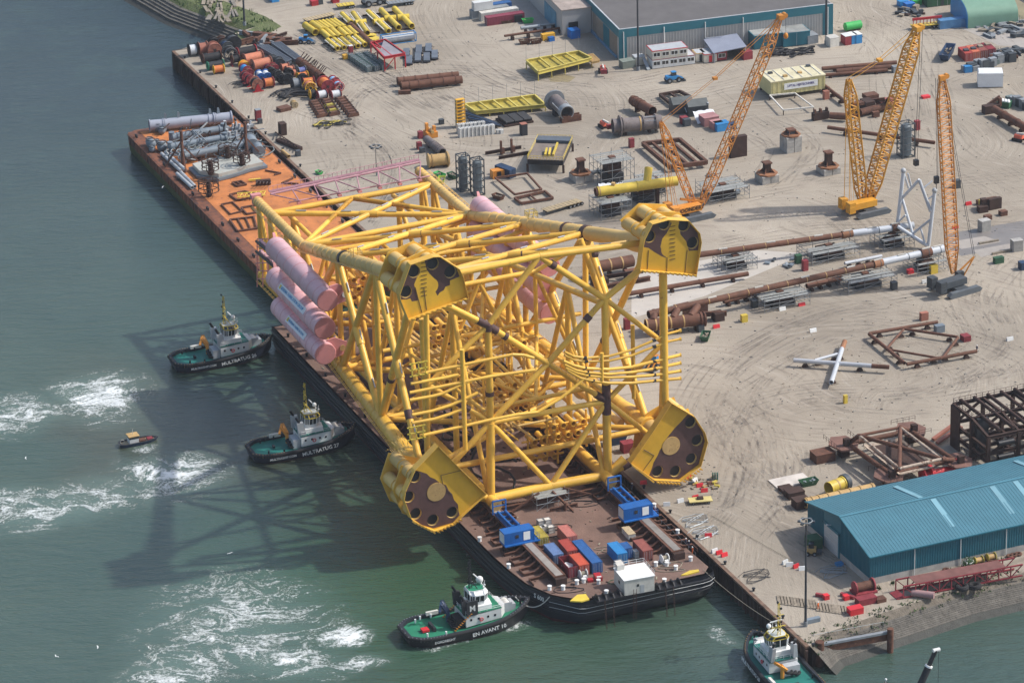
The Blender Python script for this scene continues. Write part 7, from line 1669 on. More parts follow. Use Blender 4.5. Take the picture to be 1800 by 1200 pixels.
rnode('rusty wall like support with a blade at the right edge',(1742,198),[('b',(0,0,1.2),(2.2,5,2.4)),('i',(-2,-1,1),(-2,4,3.5),.6,1),('b',(0,2.8,2.8),(1,.8,2.4))])
for i,(px,d_)in enumerate((((1735,357),(1.5,6,1.2)),((1748,367),(1.2,3.8,3)),((1763,378),(1.6,2,1.2)),((1727,372),(2,2.6,1.6)),((1736,386),(1.4,2,1.2)),((1729,368),(1.6,1.6,3)),((1727,365),(1.2,2,2.2)),((1681,330),(1.5,2,2.2)),((1730,405),(2.2,2.8,3.0)),((1787,440),(2.2,2.8,3.0)))):
 box_thing('steel_block',('low rusty beam pile right of the slim crane','square rusty frame plate beside the beam pile','small rusty cube at the far right','rusty block cluster, left piece','rusty block cluster, front piece','upright rusty block in the cluster','yellow marked block with holes right of the slim crane','grey latticed block beside the slim crane boom','grey box on the wet concrete','second grey box near the wet concrete, at the right')[i],'steel block',px,d_,(rusty,rustd,rusty,rustd,rusty,rustd,ydirty,dgrey,concrete,concrete)[i],rnd.uniform(-.1,.1))
for i,(a,b)in enumerate((((1721,428),(1755,422)),((1744,446),(1779,439)))):tag(MB().beam(G(*a,.25),G(*b,.25),.6,.5).build('timber_beam',timber),f'{("upper", "lower")[i]} timber beam lying beside the wet concrete','beam')
def pier(label,px,hb,hc,wide=2.6,scaff=False,col=rustd):
 t=thing('support_pier',label,'support pier',px)
 n=max(1,int(hb/1.3))
 for k in range(n):
  for a in(-1,1):
   for b in(-1,1):MB().box((a*wide*.5,b*wide*.5,(k+.5)*hb/n),(wide*.93,wide*.93,hb/n*.96)).build('concrete_block',concrete,t)
 MB().prism([(wide*1.15*math.cos(R(22.5+i*45)),wide*1.15*math.sin(R(22.5+i*45)))for i in range(8)],hb,hb+.4).build('base_plate',M('orange_rust',(.26,.12,.06),.8,var=.3),t)
 MB().box((0,0,hb+.4+hc/2),(1.7,1.7,hc)).build('column',col,t);MB().box((0,0,hb+.4+hc),(2.3,2.3,.4)).build('head_plate',rusty,t)
 m_=MB()
 for i in range(4):a=i*math.pi/2+.78;m_.slab([(1.0*math.cos(a),1.0*math.sin(a),hb+.4),(2.2*math.cos(a),2.2*math.sin(a),hb+.4),(1.0*math.cos(a),1.0*math.sin(a),hb+1.8)],(.12,.12,0))
 m_.build('gusset',rusty,t);return t
pier('pier with a brown octagonal plate, left of the scaffolds',(1021,316),2.0,3.6);pier('pier with short column near the first crane boom',(1348,318),2.2,2.8);pier('tall concrete block pier with a low dark head',(1390,264),4.6,1.2,2.4,col=dgrey);pier('pier with a tall square column between the boom and the big crane',(1456,303),1.8,3.8)
def scaf_tower(label,px,w_,d_,h,core=True,hs=1,nx=3,ny=3,nz=3):
 p=G(*px);t=T('scaffold_tower',label,'scaffold tower',(p.x,p.y,0));scaffold(t,p.x-w_/2,p.x+w_/2,p.y-d_/2,p.y+d_/2,0,h,nx,ny,nz,.085,True,M('scaffold_steel',(.16,.17,.18),.6))
 if core:
  for k in range(2):MB().box((p.x,p.y,(k+.5)*h*.42),(w_*(.62-.12*k),d_*(.5-.1*k),h*.4)).build('core_block',rustd if k else blackm,t,world=True)
  MB().box((p.x,p.y,h*.84+.4),(1.4,1.8,h*.3)).build('head',rusty,t,world=True)
 return t
SCG=[('scaffold round the left end of the yellow tubular',(1073,375),8,9,4.6),('tall scaffold with a black cladded core behind the yellow tubular',(1076,318),8,10,7),('scaffold under the middle of the yellow tubular',(1130,352),8,10,5),('scaffold below the crane mast',(1150,335),9,8,3.6),('low scaffold right of the first crane boom',(1270,345),9,12,3.5),
 ('scaffold under the left part of the upper long pipe',(1292,468),8,9,3.1),('scaffold with a dark core under the middle of the upper long pipe',(1456,450),9,14,3.1),('scaffold under the white end of the upper long pipe',(1568,430),8,9,3.1),('scaffold under the left part of the lower long pipe',(1370,532),9,13,3.1),('scaffold with a rusty core under the middle of the lower long pipe',(1520,500),9,14,3.1),('scaffold under the white end of the lower long pipe',(1627,472),8,9,3.1)]
for lb,px,a,b,h in SCG:scaf_tower(lb,px,a,b,h)
t,A,B=ptube('bright yellow tubular with stubs resting on the scaffolds by the first crane',(1050,337),(1190,318),1.35,ylem,5.0,((.02,1.03),(.5,1.1)),n=20)
MB().hollow(A-(B-A).normalized()*.6,A,1.2,.15,18).build('end_ring',rusty,t,world=True);c=A+(B-A)*.62;MB().hollow(c,c+V3(-2.2,1.6,4.0),1.1,.12,16).build('stub',ylem,t,world=True);c=A+(B-A)*.2;MB().tube(c,c+V3(0,0,2.0),.6,n=12).build('stub',sandy,t,world=True)
oframe('large rusty girder frame with pale grating behind the crane mast',[(1130,262),(1195,255),(1242,295),(1178,303)],.9,rusty,1.6,3,g=g0,zd=0)
for i in range(24):
 p=G(*((rnd.uniform(1025,1060),rnd.uniform(300,312))if i<6 else(rnd.uniform(1240,1300),rnd.uniform(300,352))if i<14 else(rnd.uniform(1340,1420),rnd.uniform(455,480))));o=MB().box((0,0,.3),(rnd.uniform(1,3),rnd.uniform(.5,1.2),.5)).build('scaffold_stack',rnd.choice((galv,dgrey,bgrey)));o.location=p;o.rotation_euler=(0,0,rnd.random()*3);tag(o,'small grey stack of scaffold parts on the sand between the supports','scaffold stack','stacks of scaffold parts')
def longpipe(label,segs,r,h):
 t=None
 for(a,b,mt,rr)in segs:
  z=h+r;A=G(*a,z);B=G(*b,z)
  if t is None:t=T('long_pipe',label,'pipe',(A.x,A.y,0))
  MB().hollow(A,B,rr,.15,18).build('pipe_section',mt,t,world=True);n=max(1,int((B-A).length/6));d=(B-A).normalized()
  for i in range(1,n+1):c=A+(B-A)*(i/(n+.5));MB().tube(c-d*.08,c+d*.08,rr+.04,n=18).build('weld_ring',sandy if mt is rpipe else dgrey,t,world=True)
  for i in range(max(1,n//2)):c=A+(B-A)*((i+.5)/max(1,n//2));MB().beam(c-d*1.2+V3(.2,0,rr+.12),c+d*1.2+V3(.2,0,rr+.12),.3).build('anode',whited,t,world=True)
 return t
pw=M('pipe_white',(.47,.50,.54),.5,var=.08)
longpipe('upper long assembly pipe, rusty on the left and white at the right end',[((1228,448),(1480,413),rpipe,.78),((1480,413),(1498,410),M('orange_rust',0),1.0),((1498,410),(1567,401),pw,.88),((1567,401),(1580,399),rusty,1.15),((1580,399),(1606,396),pw,.95)],1.0,3.6)
longpipe('lower long assembly pipe, rusty on the left and white at the right end',[((1140,553),(1210,537),rpipe,1.05),((1210,537),(1535,465),rpipe,.82),((1535,465),(1550,461),M('orange_rust',0),1.1),((1550,461),(1618,446),pw,.92),((1618,446),(1636,442),rusty,1.2),((1636,442),(1658,437),pw,1.1)],1.1,3.4)
for a in(('thin rusty pipe on the pale slab between the two assembly pipes',(1100,517),(1315,481),.62,.9),('short rusty pipe under the lower assembly pipe',(1272,530),(1335,514),.6,.8),('middle rusty pipe between the scaffolds of the lower assembly pipe',(1418,503),(1480,488),.7,.8),('white pipe just behind the lower assembly pipe',(1485,463),(1550,450),.45,.9)):
 ptube(a[0],a[1],a[2],a[3],pw if 'white' in a[0]else rpipe,a[4],(.3,.6),supports=4)
t,A,B=ptube('fat rusty node pipe with an end flange in front of the lower assembly pipe',(1136,572),(1240,560),1.6,rpipe,1.2,((.0,1.05),(.15,1.04),(.4,1.03),(.62,1.03),(.92,1.15),(.98,1.2)),n=20,supports=3)
for s_,e in((.12,(1150,548)),(.45,(1190,545)),(.75,(1226,538))):MB().tube(A+(B-A)*s_+V3(0,0,1),G(*e,4.6),.95,n=14).build('branch',rpipe,t,world=True)
t,A,B=ptube('fat rusty node pipe seen behind the starboard end of the jacket',(1030,473),(1112,458),1.6,rpipe,1.4,((.0,1.1),(.1,1.04),(.5,1.03),(.75,1.05)),n=20,supports=3);rnode('dark rusty cradle under the node pipe behind the jacket',(1085,495),[('b',(0,-5,1),(3,4,2)),('i',(3,-8,.6),(3,8,.6),1,1.2),('b',(0,4,1.2),(3,3,2.4)),('i',(-2,-2,1),(3,6,3),.7,1)])
rnode('rusty cradle blocks at the right end of the fat node pipe',(1262,562),[('b',(0,0,1.1),(2.6,2.6,2.2)),('i',(-3,-6,1.5),(1,2,1.8),.8,1.2),('b',(-5,-4,1.6),(.5,7,3)),('b',(-2,-5,.8),(2,2,1.6))])
for i,(lb,px,mt,d_)in enumerate((('maroon cabinet seen between the braces near the fat node pipe',(1102,578),redd,(1.3,1.4,2.8)),('green grey bin in front of the fat node pipe',(1231,582),dgrey,(1.6,1.6,1.8)),('maroon cabinet between the two assembly pipes',(1415,475),redd,(1.3,1.4,2.8)),('green bin between the assembly pipes',(1403,462),greend,(1.4,1.6,2.2)),('green bin in front of the left scaffold of the lower pipe',(1326,540),dgrey,(1.5,1.5,2)),('green grey bin right of the rusty cored scaffold',(1571,508),dgrey,(1.5,1.5,2)),('red bin below the assembly pipes',(1600,480),redb,(1.2,1.6,1)),('dark blue bin at the right edge',(1797,473),dblue,(2,1.6,2)),('green grey bin beside the wet concrete',(1755,462),greend,(1.4,2.6,1.6)))):box_thing('cabinet',lb,'cabinet',px,d_,mt)
for i,px in enumerate(((1259,576),(1409,537),(1679,401),(1702,360))):o=tag(MB().slab([(-.4,-.9,0),(.4,-.9,0),(.15,-.9,.9),(-.15,-.9,.9)],(0,1.8,0)).build('plastic_barrier',redb),('red barrier by the fat node pipe','red barrier below the lower assembly pipe','red barrier at the foot of the slim crane boom','red barrier near the rusty block cluster')[i],'barrier');o.location=G(*px)
for i,px in enumerate(((1375,545),(1626,497),(1429,583),(1775,598))):o=tag(MB().slab([(-.4,-.9,0),(.4,-.9,0),(.15,-.9,.9),(-.15,-.9,.9)],(0,1.8,0)).build('plastic_barrier',white),('white barrier below the left scaffold of the lower pipe','white barrier left of the slim crane tracks','white barrier on the open sand','white block at the right edge of the sand')[i],'barrier');o.location=G(*px)
af=T('standing_tubes','tall white tubular frame standing at the right end of the upper assembly pipe','tubular frame',tuple(G(1608,440)))
K=G(1608,430).x
def A3(x,y,dx=0.0):return PX(x,y,0,K+dx)
for a,b,r in(((1588,302,-4),(1578,392,-4),.5),((1588,302,-4),(1597,330,-6),.3),((1596,305,-8),(1603,332,-8),.25),((1586,348,-4),(1616,316,0),.4),((1616,316,0),(1636,372,4),.45),((1586,350,-4),(1604,410,0),.4),((1643,336,4),(1632,432,4),.5),((1632,350,4),(1643,342,4),.2),((1603,412,0),(1636,386,4),.35),((1578,398,-2),(1630,432,4),.5),((1618,400,2),(1626,428,4),.25),((1624,330,4),(1639,318,4),.2),((1579,390,-2),(1592,378,0),.25)):
 MB().tube(A3(*a),A3(*b),r,n=12).build('tube',pw,af,world=True)
for a in((1588,300,-4),(1643,335,4)):MB().sphere(A3(*a),.75).build('node',lgrey,af,world=True)
def tubeframe(name,label,cat,segs,r,sup=True):
 t=None
 for a,b,mt,rr in segs:
  A=G(*a,.9+r);B=G(*b,.9+r)
  if t is None:t=T(name,label,cat,(A.x,A.y,0))
  MB().hollow(A,B,rr,.12,14).build('tube',mt,t,world=True)
  if sup and(B-A).length>5:
   for s_ in(.15,.85):c=A+(B-A)*s_;MB().box((c.x,c.y,.45),(1.0,1.6,.9),0,.6).build('support',rustd,t,world=True);MB().box((c.x,c.y,.06),(1.6,2.6,.1)).build('foot_plate',timber,t,world=True)
 return t
tubeframe('linked_tubes','rusty tube frame of linked triangles lying on the sand at the right','tubular frame',[((1528,586),(1648,566),rpipe,.46),((1528,587),(1590,638),rpipe,.46),((1594,640),(1717,617),rpipe,.46),((1590,578),(1683,592),rpipe,.36),((1588,579),(1560,611),rpipe,.33),((1684,593),(1657,629),rpipe,.36),((1562,614),(1655,630),rpipe,.3)],.6)
tubeframe('crossed_pipes','white and rusty pipes crossed in an X on the sand','tubular frame',[((1395,633),(1532,643),pw,.58),((1532,643),(1563,645),rusty,.56),((1480,613),(1461,672),pw,.6),((1485,600),(1480,613),M('orange_rust',0),.62),((1432,633),(1472,622),pw,.36)],.75)
for i,(lb,px,mt,d_)in enumerate((('pink frame box behind the rusty rhomb frame',(1624,562),salmon,(1.2,2,2)),('blue grey generator behind the rusty rhomb frame',(1651,583),bgrey,(1.6,2.4,1.8)),('maroon compressor at the right corner of the rhomb frame',(1697,598),redd,(2.2,2,1.4)),('yellow trestle at the right of the fat node pipe',(1308,565),ylem,(1.2,1.6,1.8)),('small yellow trestle at the slim crane',(1641,480),ylem,(1.2,2,2.2)),('small yellow hydrant like post on the open sand above the rusty platform',(1486,708),ylem,(.8,.9,2.0)))):box_thing('small_machine',lb,'machine',px,d_,mt)
# LATTICE CRANES
def lattice(t,P,Q,w_,dpt,n,r,mat,name='boom',wv=V3(1,0,0),e0=.35,e1=.35):
 d=(Q-P).normalized();a=(wv-d*wv.dot(d)).normalized();b=d.cross(a);m_=MB();pts=[]
 for i in range(n+1):
  u=i/n;k=min(1,e0+(1-e0)*u/.14)if u<.5 else min(1,e1+(1-e1)*(1-u)/.12);c=P+(Q-P)*u
  pts.append([c+a*(sx*w_/2*k)+b*(sy*dpt/2*k)for sx,sy in((-1,-1),(1,-1),(1,1),(-1,1))])
 for i in range(n):
  for j in range(4):
   m_.tube(pts[i][j],pts[i+1][j],r,n=5,cap=False);k=(j+1)%4
   m_.tube(pts[i][j if i%2 else k],pts[i+1][k if i%2 else j],r*.6,n=4,cap=False)
   if i%2==0:m_.tube(pts[i][j],pts[i][k],r*.6,n=4,cap=False)
 m_.build(name,mat,t,world=True)
def crane(label,base,X0,foot,tip,mtop,bw,md,n,col,yawc,mast=True,rr=.17,hc=None):
 b0=G(*base);t=T('crawler_crane',label,'crane',(b0.x,b0.y,0),yawc,'lattice crawler cranes')
 f=PX(*foot,0,X0);q=PX(*tip,0,X0)
 lattice(t,f,q,bw,md,n,rr,col)
 for s_ in(-1,1):MB().slab([(-4.6,s_*3.6-.7,.0),(4.6,s_*3.6-.7,.0),(5.4,s_*3.6-.7,.7),(4.4,s_*3.6-.7,1.5),(-4.4,s_*3.6-.7,1.5),(-5.4,s_*3.6-.7,.7)],(0,1.4,0)).build('track',M('track_grey',(.10,.115,.13),.7,var=.25),t)
 MB().box((0,0,1.0),(3.6,6.2,1.0)).build('carbody',dgrey,t);MB().box((-1.5,0,2.6),(8,3.0,1.7)).build('house',hc or col,t);MB().box((2.8,2.1,2.8),(1.9,1.3,2.2)).build('cab',hc or col,t);MB().box((3.4,2.1,3.1),(1.0,1.36,1.2)).build('cab_window',glass,t)
 for s_ in(-1,1):
  for k in range(4):MB().box((-6.2,s_*1.9,2.0+k*.75),(1.9,2.2,.7)).build('counterweight',hc or col,t)
 hd=MB().box(tuple(q),(bw*.8,1.6,1.3));hd.tube(q+V3(-bw*.3,1.2,.3),q+V3(bw*.3,1.2,.3),.7,n=12).build('boom_head',col,t,world=True)
 if mtop:
  m=PX(*mtop,0,X0);f2=f+V3(0,-1.4,.3)
  if mast:lattice(t,f2,m,bw*.8,md*.8,int(n*.5),rr*.9,col,'derrick_mast')
  mid=m+(q-m)*.45+V3(0,0,-1.0);w_=MB()
  for s_ in(-1,1):o_=V3(s_*bw*.3,0,0);w_.tube(q+o_,mid+o_*.6,.10,n=4);w_.tube(mid+o_*.6,m+o_,.07,n=4);w_.tube(m+o_,V3(b0.x,b0.y,2.5)+V3(s_*1.5,-6,0),.10,n=4);w_.tube(m+o_*.5,V3(b0.x,b0.y,3)+V3(s_*.8,-4.2,0),.06,n=4)
  w_.build('pendant',col,t,world=True);MB().box(tuple(mid),(bw*.5,1.2,.7)).build('spreader',col,t,world=True)
 return t,f,q
OR2=M('crane_yellow_orange',(.62,.30,.03),.5,var=.12)
t,f,q=crane('orange crawler crane with a long slanting boom, nearest the jacket',(1215,380),G(1228,372).x,(1229,368),(1372,30),(1162,215),2.4,2.2,34,orange,R(95))
MB().beam(V3(f.x+.8,f.y-6,5.0),V3(f.x+.8,f.y+1,3.0),.5,.6).build('back_strut',orange,t,world=True);text('lettering','HOONDERT',1.5,black,t,(-1.0,-1.56,2.7),(R(90),0,0))
w_=MB().tube(q+V3(0,1.6,0),q+V3(0,1.6,-5),.05,n=4);w_.build('hoist_wire',black,t,world=True);MB().sphere(q+V3(0,1.6,-5.6),.7,8,6,1.3).build('hook_block',orange,t,world=True)
t,f,q=crane('biggest orange crawler crane with a wide boom and upright mast, right of centre',(1523,372),G(1522,366).x,(1524,362),(1612,50),(1492,140),3.4,3.0,46,OR2,R(95),rr=.27)
w_=MB()
for s_ in(-.6,.6):w_.tube(q+V3(s_,1.4,0),V3(q.x+s_,q.y+1.4-1.0,11),.07,n=4)
w_.build('hoist_wire',black,t,world=True);MB().box((q.x,q.y+.4,10.6),(1.2,1.2,1.6)).build('hook_block',black,t,world=True)
t,f,q=crane('slim orange crawler crane with a near vertical boom at the right',(1680,510),G(1678,500).x,(1676,480),(1656,137),None,1.4,3.2,56,orange,R(100),hc=dgrey)
a=f+V3(0,6.0,3.5);MB().tube(f+V3(0,0,-1),a,.25,n=6).tube(V3(f.x,f.y+3,2),a,.2,n=6).build('gantry',orange,t,world=True)
m_=MB()
for s_ in(-.5,.5):m_.tube(q+V3(s_,0,0),a+V3(s_,0,0),.06,n=4);m_.tube(q+V3(s_,-1.6,0),PX(1648,312,0,f.x)+V3(s_*.5,0,0),.06,n=4)
m_.build('pendant',blackm,t,world=True);h_=PX(1646,316,0,f.x);MB().box(tuple(h_),(.9,1.2,1.9)).tube(h_,h_+V3(0,0,-2.6),.1,n=5).build('hook_block',black,t,world=True)
def lift(label,px,rz,mat=M('lift_red',(.62,.12,.07),.5)):
 t=thing('boom_lift',label,'boom lift',px,rz)
 for s_ in(-1,1):MB().box((0,s_*1.1,.4),(3.2,.5,.8)).build('track',rubber,t)
 MB().box((0,0,1.3),(2.6,1.8,1.1),0,.85).build('turret',mat,t);MB().beam((-.8,0,2.0),(3.4,0,2.4),.4,.5).build('arm',whited,t);MB().box((4.0,0,1.6),(.9,1.8,1.3)).build('basket',redd,t)
for lb,px,rz in(('red boom lift right of the yellow grillage',(1060,127),R(-20)),('red boom lift between the grey flanged tube and the big lying tubular',(1062,224),R(0)),('orange boom lift at the right edge below the rusty pipe',(1791,247),R(30))):lift(lb,px,rz)
loader('orange and blue machine seen between the riser pipes',(1152,645),R(-50),orange,1.0,True,'loader',blue2)
# NEAR RIGHT CORNER
def r5(x,y):return(x/5+1440,y/5+680)
C4=[G(*r5(*p),3.2)for p in((250,500),(800,385),(1180,640),(620,760))];c=sum(C4,Vector())/4
t=T('rusty_platform','big square rusty tube platform with corner decks, behind the teal shed','steel platform',(c.x,c.y,0))
for a,b in zip(C4,C4[1:]+C4[:1]):MB().tube(a,b,.62,n=14).build('tube',rpipe,t,world=True)
U=[G(*r5(*p),6.0)for p in((350,425),(712,355),(1070,632),(705,715))]
whr=M('flaking_white',(.42,.34,.27),.8,var=.3,rust=.45)
for a,b in zip(U,U[1:]+U[:1]):MB().tube(a,b,.36,n=12).build('upper_tube',whr if b is not U[1]else rpipe,t,world=True)
MB().tube(U[0],U[2],.5,n=12).build('diagonal',rpipe,t,world=True);MB().tube(U[1],U[3],.5,n=12).build('diagonal',rpipe,t,world=True)
MB().slab([v*.82+c*.18-V3(0,0,2.6)for v in U],(0,0,.3)).build('grating',rustd,t,world=True)
for a,b in zip(U,U[1:]+U[:1]):MB().slab([a*.9+c*.1-V3(0,0,2.2),b*.9+c*.1-V3(0,0,2.2),b*.78+c*.22-V3(0,0,2.2),a*.78+c*.22-V3(0,0,2.2)],(0,0,.2)).build('walkway',whr,t,world=True)
for i,v in enumerate(C4):
 o_=(v-c).normalized();p=v+o_*1.0;MB().prism([(p.x+4.6*math.cos(R(20+k*60)),p.y+3.6*math.sin(R(20+k*60)))for k in range(6)],2.9,3.3).build('corner_deck',M('brown_deck',(.17,.09,.07),.85,var=.3),t,world=True)
 MB().box((p.x,p.y,1.4),(2.2,2.2,2.9)).build('foot',rustd,t,world=True);MB().tube(C4[i],U[i],.55,n=10).build('post',rusty,t,world=True);MB().box((p.x+1.5,p.y,4.2),(1.2,1.4,1.8)).build('bracket',rustd,t,world=True)
 rail_box(MB(),p.x-4,p.x+4,p.y-3.2,p.y+3.2,3.3,1.2,1.3,.06,'we' if i%2 else 'ns').build('railing',rustd,t,world=True)
t=T('rusty_module','tall dark rusty braced module with black cylinders at the right edge','steel module',tuple(G(1745,800)))
p0=G(*r5(1170,510));H=10.5
xs2=[p0.x,p0.x+9,p0.x+17];ys2=[p0.y,p0.y+8,p0.y+16,p0.y+25]
for i,x in enumerate(xs2):
 for j,y in enumerate(ys2):
  h_=H-(1.5 if i==2 else 0);MB().beam((x,y,0),(x,y,h_),.8).build('post',rustd,t,world=True)
  for z in(h_*.28,h_*.55,h_):
   if j<3:MB().ibeam((x,y,z),(x,ys2[j+1],z),.6,.8).build('beam',rustd,t,world=True)
   if i<2:MB().ibeam((x,y,z),(xs2[i+1],y,z-(1.5 if i==1 and z>7 else 0)),.6,.8).build('beam',rustd,t,world=True)
  if j<3:MB().beam((x,y,.5 if j%2 else h_*.5),(x,ys2[j+1],h_*.5 if j%2 else h_),.5).build('brace',rustd,t,world=True)
  if i<2:MB().beam((x,y,.3),(xs2[i+1],y,h_*.5),.45).build('brace',rustd,t,world=True)
MB().bb(xs2[0]-.3,xs2[0]+4,ys2[0]-.5,ys2[0]-.2,0,H).build('side_plate',rustd,t,world=True);MB().bb(xs2[1]-1,xs2[1]+1,ys2[0]+1,ys2[0]+4,0,H).build('side_plate',blackm,t,world=True)
for j in range(3):
 for z in(2,4,7.5):MB().tube((xs2[2]+1,ys2[j]+2,z),(xs2[2]+1,ys2[j]+6,z),.75,n=12).build('roller',black,t,world=True)
for k in range(6):MB().tube((xs2[0],ys2[0]+2+k*3.6,H+.8),(xs2[2],ys2[0]+3+k*3.6,H-.2),.45,n=10).build('top_tube',rustd,t,world=True)
rail_box(MB(),xs2[0],xs2[1],ys2[0],ys2[3],H+.4,1.2,1.5,.07).build('railing',rustd,t,world=True)
for i,(a,b)in enumerate((((1640,772),(1682,742)),((1647,778),(1690,750)))):tag(MB().beam(G(*a,.6),G(*b,2.0),.9,.6).build('gangway',salmon),f'{("upper", "lower")[i]} pale red gangway ramp leading to the dark module','gangway')
oframe('slanted rusty loop frame between the platform and the dark module',[(1706,800),(1712,783),(1724,790),(1730,812)],.5,rusty,3.5,0,g=g0,zd=0,name='bent_loop')
t,A,B=ptube('bright red double flanged spool half hidden behind the teal shed roof',(1622,836),(1690,820),.9,redb,.6,((.0,2.1),(.18,2.4),(.22,2.4),(.9,2.4),(1.0,2.1)),hollow=False,name='spool')
t,A,B=ptube('short lemon yellow cylinder with a dark flange near the teal shed',(1457,858),(1482,848),1.5,ylem,.8,((.02,1.06),(.5,1.03),(.95,1.1)),n=20);MB().hollow(B,B+(B-A).normalized()*1.2,1.9,.5,18).build('flange',dgrey,t,world=True)
ptube('long cream and tan banded pipe beside the teal shed wall',(1415,884),(1536,857),1.15,sandy,.5,(.03,.1,.2,.33,.5,.65,.8,.97),n=18)
for i,(lb,px,d_,mt)in enumerate((('brown square box on the sand left of the rusty platform',(1446,808),(3.6,5,2.2),rusty),('rusty bracket pile left of the cream pipe',(1396,872),(3,4,1.6),rustd),('second rusty bracket pile near the shed corner',(1408,890),(3,3.6,2),rustd),('low rusty tray below the green bottle skip',(1382,862),(3,3,.8),rustd),('dark green power cabinet in front of the shed door',(1430,962),(3,3,2.6),greend),('blue crate on the sand by the shed door',(1475,993),(1.2,1.6,.6),blue2),('dark red winch box at the near quay corner',(1522,1059),(2.2,4.4,1.4),redd),('bright red box on the concrete near the bank',(1503,1077),(2,3.2,1.4),redb),('grey kiosk by the foot of the near lamp mast',(1428,1093),(1,3.4,.9),bgrey),('red box at the left of the boards row',(1452,1052),(1.2,1.2,1),redb),('second red box on the boards row',(1487,1053),(1.2,1.2,1),redb),('round brown table like drum cover right of the red winch box',(1547,1056),(1.8,2.2,.8),rusty))):box_thing('yard_box',lb,'box',px,d_,mt)
t=thing('timber_mat','white grey mat of boards left of the yellow cylinder','mat',(1389,846));MB().box((0,0,.15),(5,9,.3)).build('board',M('mat_pale',(.50,.46,.42),.8),t)
skip('green open crate of bottles beside the white mat',(1421,852),greend,R(90),4.5,2.2,1.4,galv)
skip('dark blue and red open containers seen under the starboard leg',(1080,780),dblue,R(90),6,2.6,2.6)
p=G(1103,776,2.4);t=T('shipping_container','small red container with an open door under the starboard leg','container',(p.x,p.y,0),R(90));cont_body(t,3,2.4,2.4,redd)
t=thing('hand_winch','dark red mooring winch at the near quay corner','winch',(1518,1040));MB().tube((0,-2,1.5),(0,2,1.5),1.0,n=14).build('drum',rusty,t)
for y in(-2.2,2.2):MB().tube((0,y-.15,1.5),(0,y+.15,1.5),1.5,n=16).build('flange',redd,t)
MB().box((0,0,.3),(3.4,5.2,.5)).build('base',redd,t)
t=thing('mini_digger','small yellow machine on a timber sheet by the shed door','machine',(1426,974),R(60));MB().box((0,0,1.2),(2.2,1.6,1.2)).build('body',sandy,t);MB().box((0,0,2.3),(1.2,1.3,1.2)).build('cab',glass,t);MB().box((1.8,0,.8),(1,1.8,.6)).build('bucket',dgrey,t);wheels(t,[(-.8,-.9),(.8,-.9),(-.8,.9),(.8,.9)],.5,.4)
for i in range(22):
 x=1368+i*5.6;y=1046+i*.75+(3 if i>11 else 0);a=G(x,y,.12);b=G(x+3.5,y+15,.12)
 o=MB().beam(a,b,.85,.14).build('board',timber);tag(o,f'weathered grey board, number {i+1} from the left in the row along the near quay','board','boards laid in a row on the near quay')
for i,(a,b)in enumerate((((1434,1044),(1457,1048)),((1478,1043),(1502,1050)))):tag(MB().beam(G(*a,.4),G(*b,.4),.7,.7).build('red_beam',redd),f'{("left", "right")[i]} dark red beam lying across the row of boards','beam')
t,A,B=ptube('pale pink tube lying below the red footbridge',(1603,1041),(1642,1046),.8,M('faded_pink',(.36,.22,.22),.7),.1,hollow=False)
ft=T('footbridge','dark red truss footbridge lying on the ground beside the teal shed','footbridge',tuple(G(1690,1030)))
a0,b0_=G(1588,1052),G(1797,1013);d=(b0_-a0).normalized();s_=V3(-1,0,0)*3.6
for o_,z in((V3(0,0,0),.3),(V3(0,0,0),3.0),(s_,.3),(s_,3.0)):MB().beam(a0+o_+V3(0,0,z),b0_+o_+V3(0,0,z),.3).build('chord',redd,ft,world=True)
MB().slab([a0+V3(0,0,3.1)+d*3,b0_+V3(0,0,3.1)-d*4,b0_+s_+V3(0,0,3.1)-d*4,a0+s_+V3(0,0,3.1)+d*3],(0,0,.1)).build('roof_deck',M('brown_red_deck',(.17,.075,.065),.85,var=.3),ft,world=True)
L=(b0_-a0).length
for i in range(10):
 p=a0+d*(L*i/10);q=a0+d*(L*(i+1)/10)
 for o_ in(V3(0,0,0),s_):MB().beam(p+o_+V3(0,0,.3),p+o_+V3(0,0,3),.22).beam(p+o_+V3(0,0,.3 if i%2 else 3),q+o_+V3(0,0,3 if i%2 else .3),.18).build('truss_member',redd,ft,world=True)
MB().slab([a0-d*1.5,a0+d*.5+V3(0,0,.3),a0+d*.5+s_+V3(0,0,.3),a0-d*1.5+s_],(0,0,.15)).build('ramp',redd,ft,world=True)
def tyre(label,px,R0=1.0,flat=True,grp=None):
 o=MB().torus((0,0,R0*.38),R0*.72,R0*.38,'z',18,8).build('tyre',rubber if grp else rusty);o.location=G(*px);tag(o,label,'tyre',grp)
tyre('left of the two big black tyres in front of the footbridge',(1691,1035),1.5,grp='big tyres by the footbridge');tyre('right of the two big black tyres in front of the footbridge',(1713,1033),1.5,grp='big tyres by the footbridge')
for i,px in enumerate(((1663,1003),(1696,997),(1775,979),(1782,977),(1790,975))):tyre(f'{ordn[i]} small brown tyre from the left along the shed wall',px,.8)
for lb,px in(('left yellow winch by the shed wall',(1720,990)),('right yellow winch by the shed wall',(1742,984))):
 t=thing('small_winch',lb,'winch',px);MB().tube((0,-.8,.9),(0,.8,.9),.6,n=12).build('drum',sandy,t);MB().box((0,0,.2),(1.6,2.4,.3)).build('base',rusty,t);MB().tube((0,-1,.9),(0,-.85,.9),.9,n=12).tube((0,.85,.9),(0,1,.9),.9,n=12).build('flange',ydirty,t)
sp=[(SX1+1.6+rnd.uniform(0,1.4),y,0,.8)for y in[26,30,42,43,44,52,57,66,67,70]];tag(tufts('weeds',sp,leaf,.3,1.0,14),'green weeds at the foot of the teal shed wall','weeds')
